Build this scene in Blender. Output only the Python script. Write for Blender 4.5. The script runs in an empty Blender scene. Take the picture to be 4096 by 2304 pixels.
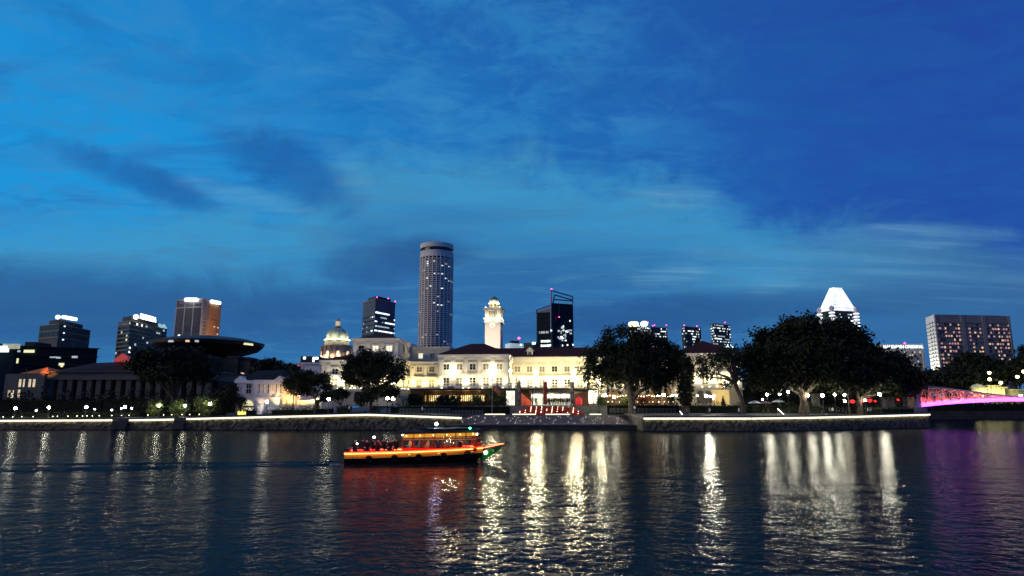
# Riverside skyline at blue hour: bumboat, quay, colonial museum, towers.
import bpy, math, random
import numpy as np
from mathutils import Vector, Matrix

SC = bpy.context.scene
COL = SC.collection
R = math.radians
random.seed(7)
RNG = np.random.default_rng(7)

# ------------------------------------------------------------------ camera
FPX, CX, CY, HOR = 2650.0, 2048.0, 1152.0, 1630.0
PITCH = math.atan((HOR - CY) / FPX)
CP, SP = math.cos(PITCH), math.sin(PITCH)
CAMZ = 4.2
cam_d = bpy.data.cameras.new("camera")
cam = bpy.data.objects.new("camera", cam_d)
COL.objects.link(cam)
cam.location = (0, 0, CAMZ)
cam.rotation_euler = (math.pi / 2 + PITCH, 0, 0)
cam_d.sensor_width = 36
cam_d.lens = 36 * FPX / 4096
cam_d.clip_start = 0.5
cam_d.clip_end = 20000
SC.camera = cam

# ------------------------------------------------------------------ exposure / render settings
SC.view_settings.view_transform = 'Standard'
SC.view_settings.look = 'None'
SC.view_settings.exposure = 0.0
SC.view_settings.gamma = 1.0
SC.render.engine = 'CYCLES'
SC.cycles.use_denoising = True
SC.cycles.denoiser = 'OPENIMAGEDENOISE'
SC.cycles.use_adaptive_sampling = False
SC.cycles.max_bounces = 6
SC.cycles.diffuse_bounces = 2
SC.cycles.glossy_bounces = 3
SC.cycles.transmission_bounces = 4
SC.cycles.transparent_max_bounces = 8
SC.cycles.sample_clamp_indirect = 4.0
SC.cycles.sample_clamp_direct = 0.0
SC.cycles.caustics_reflective = False
SC.cycles.caustics_refractive = False
SC.cycles.use_light_tree = True

# ------------------------------------------------------------------ sky: blue hour, sunset glow to the west (-X)
SUN_AZ = R(-70)      # measured from +Y towards +X
world = bpy.data.worlds.new("World")
SC.world = world
world.use_nodes = True
WN = world.node_tree
for n in list(WN.nodes):
    WN.nodes.remove(n)

class NT:
    """tiny node helper"""
    def __init__(s, t): s.t = t
    def n(s, typ, **kw):
        x = s.t.nodes.new(typ)
        for k, v in kw.items(): setattr(x, k, v)
        return x
    def lk(s, a, b): s.t.links.new(a, b)
    def _in(s, sock, v):
        if isinstance(v, bpy.types.NodeSocket): s.lk(v, sock)
        elif v is not None: sock.default_value = v
    def m(s, op, a, b=None, c=None, clamp=False):
        x = s.n('ShaderNodeMath', operation=op, use_clamp=clamp)
        s._in(x.inputs[0], a)
        if b is not None: s._in(x.inputs[1], b)
        if c is not None: s._in(x.inputs[2], c)
        return x.outputs[0]
    def vm(s, op, a, b=None):
        x = s.n('ShaderNodeVectorMath', operation=op)
        s._in(x.inputs[0], a)
        if b is not None: s._in(x.inputs[1], b)
        return x.outputs['Value'] if op in ('DOT_PRODUCT', 'LENGTH', 'DISTANCE') else x.outputs[0]
    def ss(s, v, a, b, lo=0.0, hi=1.0):
        x = s.n('ShaderNodeMapRange', interpolation_type='SMOOTHSTEP')
        s._in(x.inputs[0], v); s._in(x.inputs[1], a); s._in(x.inputs[2], b); s._in(x.inputs[3], lo); s._in(x.inputs[4], hi)
        return x.outputs[0]
    def mix(s, f, a, b, typ='MIX'):
        x = s.n('ShaderNodeMix', data_type='RGBA', blend_type=typ)
        s._in(x.inputs[0], f); s._in(x.inputs[6], a); s._in(x.inputs[7], b)
        return x.outputs[2]
    def noise(s, vec, scale, detail=4, rough=0.55, dist=0.0):
        x = s.n('ShaderNodeTexNoise')
        s._in(x.inputs['Vector'], vec); x.inputs['Scale'].default_value = scale
        x.inputs['Detail'].default_value = detail; x.inputs['Roughness'].default_value = rough
        x.inputs['Distortion'].default_value = dist
        return x.outputs['Fac']
    def xyz(s, x, y, z):
        c = s.n('ShaderNodeCombineXYZ')
        s._in(c.inputs[0], x); s._in(c.inputs[1], y); s._in(c.inputs[2], z)
        return c.outputs[0]

def rgb(r, g, b): return (r, g, b, 1.0)

w = NT(WN)
tc = w.n('ShaderNodeTexCoord')
DIR = tc.outputs['Generated']
sep = w.n('ShaderNodeSeparateXYZ'); w.lk(DIR, sep.inputs[0])
dx, dy, dz = sep.outputs
el = w.m('MAXIMUM', dz, 0.0)
west = w.vm('DOT_PRODUCT', DIR, (math.sin(SUN_AZ), math.cos(SUN_AZ), 0.0))
# clear sky: cyan-blue towards the sunset, ultramarine away from it
base = w.mix(w.ss(west, 0.80, 0.34), rgb(.012, .295, .69), rgb(.014, .172, .495))
base = w.mix(w.ss(west, 0.40, -0.22), base, rgb(.0150, .078, .375))
base = w.mix(w.ss(el, 0.30, 0.62), base, w.mix(1.0, base, rgb(.95, .72, .84), 'MULTIPLY'))
# far cloud layers, laid out on a flat deck overhead so they foreshorten to the horizon
den = w.m('ADD', el, 0.10)
uv = w.xyz(w.m('DIVIDE', dx, den), w.m('DIVIDE', dy, den), 0.0)
def mapped(loc, sc, rz=0.0):
    mp = w.n('ShaderNodeMapping')
    w.lk(uv, mp.inputs[0])
    mp.inputs['Location'].default_value = loc
    mp.inputs['Rotation'].default_value = (0, 0, rz)
    mp.inputs['Scale'].default_value = sc
    return mp.outputs[0]
def sdir(px, py):
    return Vector(((px - CX) / FPX, CP - (CY - py) / FPX * SP, SP + (CY - py) / FPX * CP)).normalized()
def lobe(px, py, rx, ry, rot=0.0, soft=0.55, warp=0.0, wn=None):
    """soft elliptical cloud body round a sky direction (pixel of the view it was observed at)"""
    d = sdir(px, py)
    rt = Vector((d.y, -d.x, 0)).normalized(); up = rt.cross(d)
    c, s_ = math.cos(R(rot)), math.sin(R(rot))
    a = (rt * c + up * s_) / (rx / FPX); b = (up * c - rt * s_) / (ry / FPX)
    q = w.vm('SUBTRACT', DIR, tuple(d))
    A = w.vm('DOT_PRODUCT', q, tuple(a)); B = w.vm('DOT_PRODUCT', q, tuple(b))
    r2 = w.m('ADD', w.m('MULTIPLY', A, A), w.m('MULTIPLY', B, B))
    if wn is not None:
        r2 = w.m('ADD', r2, w.m('MULTIPLY', w.m('SUBTRACT', wn, 0.5), warp))
    front = w.m('GREATER_THAN', w.vm('DOT_PRODUCT', DIR, tuple(d)), 0.3)
    return w.m('MULTIPLY', w.ss(r2, 1.0, 1.0 - soft * 1.8), front)
nA = w.noise(mapped((3.1, 0.4, 0), (0.55, 1.5, 1), R(14)), 1.5, 8, .60, .6)
nB = w.noise(mapped((9.4, 7.7, 0), (0.8, 1.7, 1), R(-20)), 2.6, 8, .62, .9)
nC = w.noise(mapped((1.4, 2.2, 0), (0.35, 2.4, 1), R(22)), 2.8, 9, .64, .7)
nD = w.noise(DIR, 7.0, 9, .66, .7)
nE = w.noise(mapped((4.0, 1.0, 0), (0.9, 1.2, 1), R(-35)), 7.0, 8, .66, .8)
mott = w.noise(mapped((0.7, 5.2, 0), (1, 1.3, 1), R(30)), 4.2, 8, .64, .6)
sky = base
# mottled high veil, thickest on the sunset side
veil = w.ss(west, -0.10, .30, .06, .62)
sky = w.mix(w.m('MULTIPLY', w.ss(mott, .42, .64), veil), sky, rgb(.030, .235, .55))
sky = w.mix(w.m('MULTIPLY', w.ss(nE, .46, .70), w.m('MULTIPLY', veil, .70)), sky, rgb(.045, .25, .54))
sky = w.mix(w.m('MULTIPLY', w.ss(nB, .45, .72), .48), sky, rgb(.013, .112, .385))
# sheet of stratus over the city: its upper edge climbs and drops with azimuth
azn = w.m('MULTIPLY_ADD', w.m('ARCTAN2', dx, dy), 1.0 / R(90), 0.5)
fc = w.n('ShaderNodeFloatCurve')
pts = []
for (px, py) in ((-900, 800), (0, 865), (420, 850), (800, 800), (1180, 805), (1330, 700), (1480, 590), (1800, 590), (2200, 650), (2600, 735), (2800, 785), (2930, 850), (3060, 915), (3300, 905), (3700, 905), (4096, 985), (5200, 950)):
    d = sdir(px, py); pts.append((math.atan2(d.x, d.y) / R(90) + .5, d.z))
cv = fc.mapping.curves[0]
cv.points[0].location = (0, pts[0][1]); cv.points[1].location = (1, pts[-1][1])
for p_ in pts[1:-1]: cv.points.new(*p_)
for p_ in cv.points: p_.handle_type = 'AUTO_CLAMPED'
fc.mapping.update()
w.lk(azn, fc.inputs['Value'])
edge = w.m('SUBTRACT', fc.outputs[0], dz)                       # >0 below the edge of the sheet
edgn = w.m('ADD', edge, w.m('MULTIPLY', w.m('SUBTRACT', nD, .5), .16))
edgn = w.m('ADD', edgn, w.m('MULTIPLY', w.m('SUBTRACT', nE, .5), .05))
sheet = w.ss(edgn, -.035, .045)
deep = w.ss(w.m('ADD', edge, w.m('MULTIPLY', w.m('SUBTRACT', nA, .5), .22)), .03, .20)
shc = w.mix(deep, rgb(.048, .300, .560), rgb(.030, .142, .360))
shc = w.mix(w.m('MULTIPLY', w.ss(nB, .46, .66), .60), shc, rgb(.062, .235, .425))
shc = w.mix(w.ss(west, .05, -.35), shc, rgb(.036, .138, .325))
sky = w.mix(w.m('MULTIPLY', sheet, .86), sky, shc)
# darker slabs of cloud
dark = w.m('MAXIMUM', lobe(1180, 690, 330, 150, -24, .55, 2.2, nD), lobe(520, 700, 360, 70, -14, .55, 2.0, nD))
sky = w.mix(w.m('MULTIPLY', dark, .66), sky, rgb(.014, .105, .36))
dark2 = w.m('MAXIMUM', lobe(350, 1230, 1300, 190, 3, .6, 1.8, nD), lobe(1600, 1040, 360, 110, 8, .6, 2.0, nD))
dark2 = w.m('MAXIMUM', dark2, lobe(2850, 1250, 1100, 110, 2, .6, 1.8, nD))
sky = w.mix(w.m('MULTIPLY', dark2, .80), sky, rgb(.021, .094, .275))
# bright frayed wisps
wf = w.ss(nC, .42, .74)
wi = w.m('MAXIMUM', w.m('MULTIPLY', lobe(1390, 690, 85, 190, 32, .8, 3.4, nD), .6), lobe(1010, 790, 280, 46, -6, .6, 2.4, nD))
wi = w.m('MAXIMUM', wi, lobe(3130, 1110, 190, 80, 12, .6, 2.4, nD))
wi = w.m('MAXIMUM', wi, lobe(2680, 1100, 260, 50, 4, .6, 2.2, nD))
wi = w.m('MAXIMUM', wi, lobe(2720, 790, 230, 60, -8, .6, 2.2, nD))
wi = w.m('MAXIMUM', wi, lobe(3600, 950, 360, 60, -6, .6, 2.2, nD))
wi = w.m('MAXIMUM', wi, w.m('MULTIPLY', lobe(3350, 1090, 800, 150, -7, .7, 2.4, nD), .6))
sky = w.mix(w.m('MULTIPLY', wi, w.m('MULTIPLY_ADD', wf, .62, .18)), sky, rgb(.14, .37, .58))
# physical twilight sky from the sun just under the horizon, behind the clouds
nis = w.n('ShaderNodeTexSky', sky_type='NISHITA')
nis.sun_disc = False
nis.sun_elevation = R(-3.0)
nis.sun_rotation = SUN_AZ
nis.ozone_density = 4.0
nisc = w.mix(1.0, nis.outputs[0], rgb(.05, .05, .05), 'MULTIPLY')
sky = w.mix(1.0, sky, nisc, 'ADD')
sky = w.mix(w.ss(dz, -0.02, 0.0), rgb(.006, .02, .05), sky)
bg = w.n('ShaderNodeBackground')
w.lk(sky, bg.inputs[0]); bg.inputs[1].default_value = 1.0
wo = w.n('ShaderNodeOutputWorld'); w.lk(bg.outputs[0], wo.inputs[0])

# broad warm fill added as afterglow, takes the blue off sky-lit surfaces
sl = bpy.data.lights.new("sun", 'SUN'); sl.energy = 1.05; sl.angle = R(40); sl.color = (1.0, .74, .50)
so = bpy.data.objects.new("sun", sl); COL.objects.link(so)
so.rotation_euler = Vector((math.sin(R(72)), math.cos(R(72)), -.42)).to_track_quat('-Z', 'Y').to_euler()   # fill shines from low behind the left shoulder

# ------------------------------------------------------------------ pixel <-> place helpers (measured on the photograph)
def P(px, py, Y):
    x, u = (px - CX) / FPX, (CY - py) / FPX
    d = Vector((x, CP - u * SP, SP + u * CP))
    return Vector((0, 0, CAMZ)) + d * (Y / d.y)
def PX(px, Y, z=CAMZ): return (px - CX) / FPX * (Y * CP + (z - CAMZ) * SP)
def PZ(py, Y): return P(CX, py, Y).z

# ------------------------------------------------------------------ mesh helpers
MATS = {}
def mesh_obj(name, me, parent=None, world=False):
    o = bpy.data.objects.new(name, me)
    COL.objects.link(o)
    if parent is not None:
        o.parent = parent
        if world: o.matrix_parent_inverse = MW[parent.name].inverted()
    return o
MW = {}
def tag(o, label=None, cat=None, group=None, kind=None):
    if label: o['label'] = label
    if cat: o['category'] = cat
    if group: o['group'] = group
    if kind: o['kind'] = kind
    return o
def thing(name, label, cat, loc=(0, 0, 0), rz=0.0, group=None):
    o = bpy.data.objects.new(name, None); COL.objects.link(o)
    o.empty_display_size = 0.3
    o.location = loc; o.rotation_euler = (0, 0, rz)
    MW[o.name] = Matrix.Translation(Vector(loc)) @ Matrix.Rotation(rz, 4, 'Z')
    return tag(o, label, cat, group)

class MB:
    def __init__(s): s.v = []; s.f = []; s.mi = []; s.cur = 0
    def add(s, vs, fs):
        b = len(s.v); s.v += [tuple(v) for v in vs]
        s.f += [tuple(b + i for i in f) for f in fs]; s.mi += [s.cur] * len(fs)
        return s
    def box(s, x0, x1, y0, y1, z0, z1):
        return s.add([(x0, y0, z0), (x1, y0, z0), (x1, y1, z0), (x0, y1, z0), (x0, y0, z1), (x1, y0, z1), (x1, y1, z1), (x0, y1, z1)],
                     [(0, 3, 2, 1), (4, 5, 6, 7), (0, 1, 5, 4), (1, 2, 6, 5), (2, 3, 7, 6), (3, 0, 4, 7)])
    def cbox(s, c, sz, rz=0.0):
        c_, s_ = math.cos(rz), math.sin(rz); vs = []
        for dz in (-.5, .5):
            for dx, dy in ((-.5, -.5), (.5, -.5), (.5, .5), (-.5, .5)):
                x, y = dx * sz[0], dy * sz[1]
                vs.append((c[0] + x * c_ - y * s_, c[1] + x * s_ + y * c_, c[2] + dz * sz[2]))
        return s.add(vs, [(0, 3, 2, 1), (4, 5, 6, 7), (0, 1, 5, 4), (1, 2, 6, 5), (2, 3, 7, 6), (3, 0, 4, 7)])
    def prism(s, poly, z0, z1, top=None):
        n = len(poly); top = top or poly
        z1s = z1 if isinstance(z1, (list, tuple)) else [z1] * n
        vs = [(p[0], p[1], z0) for p in poly] + [(p[0], p[1], z) for p, z in zip(top, z1s)]
        fs = [tuple(range(n - 1, -1, -1)), tuple(range(n, 2 * n))] + [(i, (i + 1) % n, n + (i + 1) % n, n + i) for i in range(n)]
        return s.add(vs, fs)
    def lathe(s, prof, n=24, c=(0, 0, 0), cap=True):
        vs = []
        for r, z in prof:
            for k in range(n):
                a = 2 * math.pi * k / n
                vs.append((c[0] + r * math.cos(a), c[1] + r * math.sin(a), c[2] + z))
        m = len(prof); fs = []
        for j in range(m - 1):
            for k in range(n):
                k2 = (k + 1) % n
                fs.append((j * n + k, j * n + k2, (j + 1) * n + k2, (j + 1) * n + k))
        if cap: fs += [tuple(range(n - 1, -1, -1)), tuple(range((m - 1) * n, m * n))]
        return s.add(vs, fs)
    def tube(s, pts, rad, n=6):
        pts = [Vector(p) for p in pts]; vs = []; fs = []
        if not isinstance(rad, (list, tuple)): rad = [rad] * len(pts)
        for i, p in enumerate(pts):
            t = (pts[min(i + 1, len(pts) - 1)] - pts[max(i - 1, 0)]).normalized()
            a = t.cross(Vector((0, 0, 1)) if abs(t.z) < .9 else Vector((1, 0, 0))).normalized(); b = t.cross(a)
            for k in range(n):
                q = 2 * math.pi * k / n
                vs.append(p + (a * math.cos(q) + b * math.sin(q)) * rad[i])
        for i in range(len(pts) - 1):
            for k in range(n):
                k2 = (k + 1) % n
                fs.append((i * n + k, i * n + k2, (i + 1) * n + k2, (i + 1) * n + k))
        m = len(pts)
        fs += [tuple(range(n - 1, -1, -1)), tuple(range((m - 1) * n, m * n))]
        return s.add(vs, fs)
    def ball(s, c, r, n=10, m=6, sz=1.0):
        prof = [(max(1e-3, r * math.sin(math.pi * j / m)), -r * sz * math.cos(math.pi * j / m)) for j in range(m + 1)]
        return s.lathe(prof, n, c, cap=False)
    def mesh(s, name, mats, smooth=False):
        me = bpy.data.meshes.new(name)
        me.from_pydata(s.v, [], s.f)
        if not isinstance(mats, (list, tuple)): mats = [mats]
        for m in mats: me.materials.append(m)
        if len(mats) > 1: me.polygons.foreach_set('material_index', s.mi)
        if smooth: me.polygons.foreach_set('use_smooth', [True] * len(me.polygons))
        me.update()
        return me
    def build(s, name, mats, parent=None, world=False, smooth=False):
        return mesh_obj(name, s.mesh(name, mats, smooth), parent, world)

def put(me, name, parent=None, loc=(0, 0, 0), rz=0.0, sc=None, world=False, rot=None):
    o = mesh_obj(name, me, parent, world)
    o.location = loc
    o.rotation_euler = rot if rot else (0, 0, rz)
    if sc: o.scale = sc
    return o
def lamp(typ, name, loc, power, color=(1, .9, .7), parent=None, size=0.2, rot=None, spot=None, world=False):
    ld = bpy.data.lights.new(name, typ); ld.energy = power; ld.color = color
    if typ == 'AREA': ld.size = size
    else: ld.shadow_soft_size = size
    if typ == 'SPOT': ld.spot_size = spot or R(100); ld.spot_blend = 0.8
    o = bpy.data.objects.new(name, ld); COL.objects.link(o)
    if parent is not None:
        o.parent = parent
        if world: o.matrix_parent_inverse = MW[parent.name].inverted()
    o.location = loc
    if rot: o.rotation_euler = rot
    return o

# ------------------------------------------------------------------ materials
def mat(name, col, rough=.75, var=.18, vscale=.6, metal=0.0, bump=0.0, bscale=8.0, spec=.18, col2=None, stretch=(1, 1, 1)):
    if name in MATS: return MATS[name]
    m = bpy.data.materials.new(name); m.use_nodes = True
    t = NT(m.node_tree); b = m.node_tree.nodes['Principled BSDF']
    c = t.n('ShaderNodeTexCoord')
    mp = t.n('ShaderNodeMapping'); t.lk(c.outputs['Object'], mp.inputs[0]); mp.inputs['Scale'].default_value = stretch
    vec = mp.outputs[0]
    f = t.noise(vec, vscale, 5, .6, .3)
    lo = rgb(*[x * (1 - var) for x in col]); hi = rgb(*[min(1, x * (1 + var)) for x in (col2 or col)])
    t.lk(t.mix(t.ss(f, .3, .7), lo, hi), b.inputs['Base Color'])
    b.inputs['Roughness'].default_value = rough
    b.inputs['Metallic'].default_value = metal
    b.inputs['Specular IOR Level'].default_value = spec
    if bump:
        bp = t.n('ShaderNodeBump'); bp.inputs['Strength'].default_value = bump; bp.inputs['Distance'].default_value = .1
        t.lk(t.noise(vec, bscale, 6, .65), bp.inputs['Height']); t.lk(bp.outputs[0], b.inputs['Normal'])
    MATS[name] = m
    return m
def emit(name, col, strength, base=(.5, .5, .5), var=0.0, vscale=1.0):
    """glowing material: lamps, lit windows, LEDs, signs; also lit parts with painted-in light"""
    if name in MATS: return MATS[name]
    m = bpy.data.materials.new(name); m.use_nodes = True
    t = NT(m.node_tree); b = m.node_tree.nodes['Principled BSDF']
    b.inputs['Base Color'].default_value = rgb(*base)
    b.inputs['Roughness'].default_value = .4
    b.inputs['Emission Color'].default_value = rgb(*col)
    b.inputs['Emission Strength'].default_value = strength
    c = t.n('ShaderNodeTexCoord')
    f = t.noise(c.outputs['Object'], vscale, 4, .6)
    t.lk(t.ss(f, .30, .70, strength * (1 - var), strength * (1 + var)), b.inputs['Emission Strength'])
    MATS[name] = m
    return m
# ================================================================== STRUCTURE
M_ground = mat('paving', (.10, .10, .095), .85, .25, .25, bump=.2)
M_conc = mat('dark_concrete', (.05, .048, .045), .9, .3, .4, bump=.4)
M_stone = mat('quay_stone', (.10, .09, .06), .95, .7, 1.6, bump=.9, bscale=5)
M_coping = mat('coping_stone', (.07, .068, .06), .85, .25, .8)
M_strip = emit('quay_led', (1.0, .92, .68), 1.5)
M_strip2 = emit('quay_led_wash', (1.0, .90, .62), 9.0)

WATER_GLOSS = .25     # scales the Fresnel reflection down so the water renders dark
def water_material():
    m = bpy.data.materials.new('river_water'); m.use_nodes = True
    t = NT(m.node_tree); m.node_tree.nodes.remove(m.node_tree.nodes['Principled BSDF'])
    c = t.n('ShaderNodeTexCoord')
    def nz(sc, st, det, rot=0.0, loc=(0, 0, 0)):
        mp = t.n('ShaderNodeMapping'); t.lk(c.outputs['Object'], mp.inputs[0])
        mp.inputs['Scale'].default_value = st; mp.inputs['Rotation'].default_value = (0, 0, rot); mp.inputs['Location'].default_value = loc
        return t.noise(mp.outputs[0], sc, det, .55, .4)
    h = t.m('MULTIPLY', nz(.16, (.45, 1, 1), 2, R(10)), .12)
    h = t.m('MULTIPLY_ADD', nz(.62, (.75, 1, 1), 3, R(-8), (5, 3, 0)), .070, h)
    h = t.m('MULTIPLY_ADD', nz(2.1, (.95, 1, 1), 3, R(14), (1, 9, 0)), .042, h)
    h = t.m('MULTIPLY_ADD', nz(6.5, (.9, 1, 1), 2, R(-20)), .010, h)
    h = t.m('MULTIPLY_ADD', nz(1.3, (1.7, .8, 1), 2, R(5), (7, 2, 0)), .026, h)
    bp = t.n('ShaderNodeBump'); bp.inputs['Strength'].default_value = 1.0; bp.inputs['Distance'].default_value = 1.0
    t.lk(h, bp.inputs['Height'])
    df = t.n('ShaderNodeBsdfDiffuse'); df.inputs[0].default_value = rgb(.010, .014, .016)
    gl = t.n('ShaderNodeBsdfGlossy'); gl.inputs['Color'].default_value = rgb(.95, .97, .95); gl.inputs['Roughness'].default_value = .075
    fr = t.n('ShaderNodeFresnel'); fr.inputs[0].default_value = 1.33
    for q in (df, gl, fr): t.lk(bp.outputs[0], q.inputs['Normal'])
    mx = t.n('ShaderNodeMixShader'); t.lk(t.m('MULTIPLY', fr.outputs[0], WATER_GLOSS), mx.inputs[0]); t.lk(df.outputs[0], mx.inputs[1]); t.lk(gl.outputs[0], mx.inputs[2])
    t.lk(mx.outputs[0], m.node_tree.nodes['Material Output'].inputs[0])
    MATS['river_water'] = m
    return m
wm = MB()
xs = [-500 + 50 * i for i in range(23)]; ys = [-30 + 35 * i for i in range(10)]
for y in ys:
    for x in xs: wm.v.append((x, y, 0))
for j in range(len(ys) - 1):
    for i in range(len(xs) - 1):
        a = j * len(xs) + i; wm.f.append((a, a + 1, a + 1 + len(xs), a + len(xs))); wm.mi.append(0)
tag(wm.build('river', water_material()), 'dark rippled river water with streaks of lamplight', kind='structure')

# shore line: (x, y, height of the promenade edge)
def shore_pt(px, Y, z): return (PX(px, Y), Y, z)
SHORE = [(-700, 134, 1.8), (-160, 133, 1.8), shore_pt(0, 132, 1.8), shore_pt(1000, 132, 2.45), shore_pt(1475, 132, 3.0), shore_pt(1760, 132, 2.45),
         shore_pt(1800, 133, 2.4), shore_pt(2200, 142.5, 2.6), shore_pt(2540, 133, 2.4), shore_pt(2570, 125, 2.35), shore_pt(3000, 125, 2.4), shore_pt(3400, 133, 2.55), shore_pt(3710, 146, 2.85),
         (100, 200, 3.0), (108, 246, 3.0), (160, 247, 3.0), (420, 247, 3.0), (900, 250, 3.0)]
SHORE[6] = (SHORE[6][0], 142.5, 2.6); SHORE[8] = (SHORE[8][0], 142.5, 2.6)
def shore_at(x):
    for a, b in zip(SHORE, SHORE[1:]):
        if a[0] <= x <= b[0]:
            k = (x - a[0]) / max(1e-6, b[0] - a[0])
            return a[1] + k * (b[1] - a[1]), a[2] + k * (b[2] - a[2])
    return SHORE[-1][1], SHORE[-1][2]
def gz(x, y):
    sy, sz = shore_at(x)
    return sz + (3.0 - sz) * min(1, max(0, (y - sy - 3) / 12))
g = MB()
rows = (0, 3, 15, 60, 400, 2500, 9000)
for d in rows:
    for (x, y, z) in SHORE:
        zz = z if d <= 3 else 3.0
        k = 1 if d < 400 else (1.6 if d < 2000 else (5 if d < 9000 else 14))
        g.v.append((x * k, y + d, zz))
n = len(SHORE)
for j in range(len(rows) - 1):
    for i in range(n - 1):
        a = j * n + i; g.f.append((a, a + 1, a + 1 + n, a + n)); g.mi.append(0)
tag(g.build('ground', M_ground), 'paved riverside promenade and city ground', kind='structure')
e = MB()
for (x, y, z) in SHORE: e.v += [(x, y, -2), (x, y, z - .02)]
for i in range(n - 1): e.f.append((2 * i, 2 * i + 2, 2 * i + 3, 2 * i + 1)); e.mi.append(0)
tag(e.build('embankment', M_conc), 'dark concrete river embankment below the promenade', kind='structure')

# ------------------------------------------------------------------ quay walls with LED strip under the coping
def quay_wall(pts, label, strip=True):
    """pts: (x, y, ztop) along the front"""
    t = thing('quay_wall', label, 'quay wall', (pts[0][0], pts[0][1], 0))
    # rough stone face
    P3 = [Vector(p) for p in pts]
    seg = []
    for a, b in zip(P3, P3[1:]):
        k = max(1, int((b - a).length / .45))
        for i in range(k): seg.append(a.lerp(b, i / k))
    seg.append(P3[-1])
    m = MB(); rr = random.Random(len(pts) * 31 + int(abs(pts[0][0])))
    nz_ = 7
    for p in seg:
        for j in range(nz_):
            f = j / (nz_ - 1)
            zz = -.6 + f * (p.z - .05 + .6)
            m.v.append((p.x + rr.uniform(-.1, .1), p.y - .18 - .25 * (1 - f) - rr.uniform(0, .16) * (0 if j == nz_ - 1 else 1), zz))
    for i in range(len(seg) - 1):
        for j in range(nz_ - 1):
            a = i * nz_ + j; m.f.append((a, a + nz_, a + nz_ + 1, a + 1)); m.mi.append(0)
    m.build('stone_face', M_stone, t, world=True)
    # coping slabs
    for a, b in zip(P3, P3[1:]):
        k = max(1, round((b - a).length / 12))
        for i in range(k):
            p, q = a.lerp(b, i / k), a.lerp(b, (i + 1) / k)
            d = (q - p); d.z = 0; d.normalize(); nrm = Vector((d.y, -d.x, 0))
            c = MB(); g_ = d * .02
            f0, f1 = nrm * .68, nrm * -1.0
            vs = [p + f0 + g_, q + f0 - g_, q + f1 - g_, p + f1 + g_]
            vs2 = [v + Vector((0, 0, .26)) for v in vs]
            c.add(vs + vs2, [(0, 3, 2, 1), (4, 5, 6, 7), (0, 1, 5, 4), (1, 2, 6, 5), (2, 3, 7, 6), (3, 0, 4, 7)])
            c.build('coping', M_coping, t, world=True)
    if strip:
        s = MB()
        for a, b in zip(P3, P3[1:]):
            d = (b - a); d.z = 0; d.normalize(); nrm = Vector((d.y, -d.x, 0))
            p, q = a + nrm * .62, b + nrm * .62
            up, ba = Vector((0, 0, -.03)), -nrm * .10
            lo = Vector((0, 0, -.34))
            vs = [p + lo, q + lo, q + lo + ba, p + lo + ba, p + up, q + up, q + up + ba, p + up + ba]
            s.add(vs, [(0, 3, 2, 1), (4, 5, 6, 7), (0, 1, 5, 4), (1, 2, 6, 5), (2, 3, 7, 6), (3, 0, 4, 7)])
        s.mi = [1 if k % 6 == 4 else 0 for k in range(len(s.f))]
        o = s.build('light_strip', [M_strip, M_strip2], t, world=True); o['label'] = 'bright warm white light strip under the coping'
    return t
def wp(px, py, Y):  # strip top at this pixel
    v = P(px, py, Y); return (v.x, v.y - .05, v.z + .05)
quay_wall([(-150, 132, 1.62), wp(0, 1680, 132), wp(456, 1678, 132)], 'lit quay wall at the far left end of the promenade')
quay_wall([wp(524, 1678, 132), wp(702, 1675, 132)], 'short lit quay wall between two dark landing recesses')
quay_wall([wp(752, 1673, 132), wp(1000, 1667, 132), wp(1475, 1656, 132), wp(1560, 1659, 132), wp(1848, 1669, 132)], 'long lit quay wall behind the bumboat, highest in its middle')
quay_wall([wp(2572, 1671, 125), wp(3000, 1671, 125), wp(3230, 1668, 128.5), wp(3420, 1664, 133.5), wp(3560, 1660, 139), wp(3709, 1656, 146)], 'curved lit quay wall under the big trees by the bridge')
for (a, b, lab) in ((458, 522, 'dark landing recess in the quay wall, nearer the picture edge'), (704, 750, 'dark landing recess in the quay wall, nearer the round trees')):
    t = thing('landing_recess', lab, 'landing', P(a, 1714, 132.2), group='quay landings')
    m = MB(); p, q = P(a, 1690, 132), P(b, 1690, 132)
    m.box(p.x, q.x, 131.2, 132.4, -.6, 1.55); m.build('wall_block', M_conc, t, world=True)
    for i in range(3):
        m = MB(); m.box(p.x + .2, q.x - .2, 130.6 + i * .2, 131.19, .1 + i * .42, .5 + i * .42 - .02); m.build('step', M_coping, t, world=True)

# ------------------------------------------------------------------ river steps with stud lights
M_step = mat('granite_step', (.24, .20, .16), .8, .2, 1.2)
M_step2 = mat('granite_step_dark', (.12, .115, .11), .8, .2, 1.2)
M_stud = emit('stud_light', (1, .97, .9), 2.4)
STUD = MB().ball((0, 0, 0), .05, 8, 4).mesh('stud_light', M_stud)
STUD2 = MB().ball((0, 0, 0), .075, 8, 4).mesh('stud_light_warm', emit('stud_light_warm', (1, .88, .66), 5.0))
rs = thing('river_steps', 'wide grey granite steps with small stud lights going down to the river', 'steps', (PX(2170, 134), 134, 1))
rnd = random.Random(3)
NS = 8
for i in range(NS):
    f = i / (NS - 1)
    y0, z0 = 141.6 - 8.2 * f, 2.55 - 1.45 * f
    x0, x1 = PX(1885 - 88 * f, y0), PX(2462 + 66 * f, y0)
    m = MB(); m.box(x0, x1, y0 - (1.15 if i < NS - 1 else 2.0), 142.4, z0 - .19 - (.1 if i == NS - 1 else 0), z0); m.build('step', M_step, rs, world=True)
    if i == 0: continue
    k = rnd.randint(7, 10)
    for j in range(k):
        x = x0 + (x1 - x0) * (j + .5 + rnd.uniform(-.38, .38)) / k
        put(STUD, 'stud_light', rs, (x, y0 - rnd.choice((.3, .6, .95)), z0 + .05), world=True)
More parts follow.
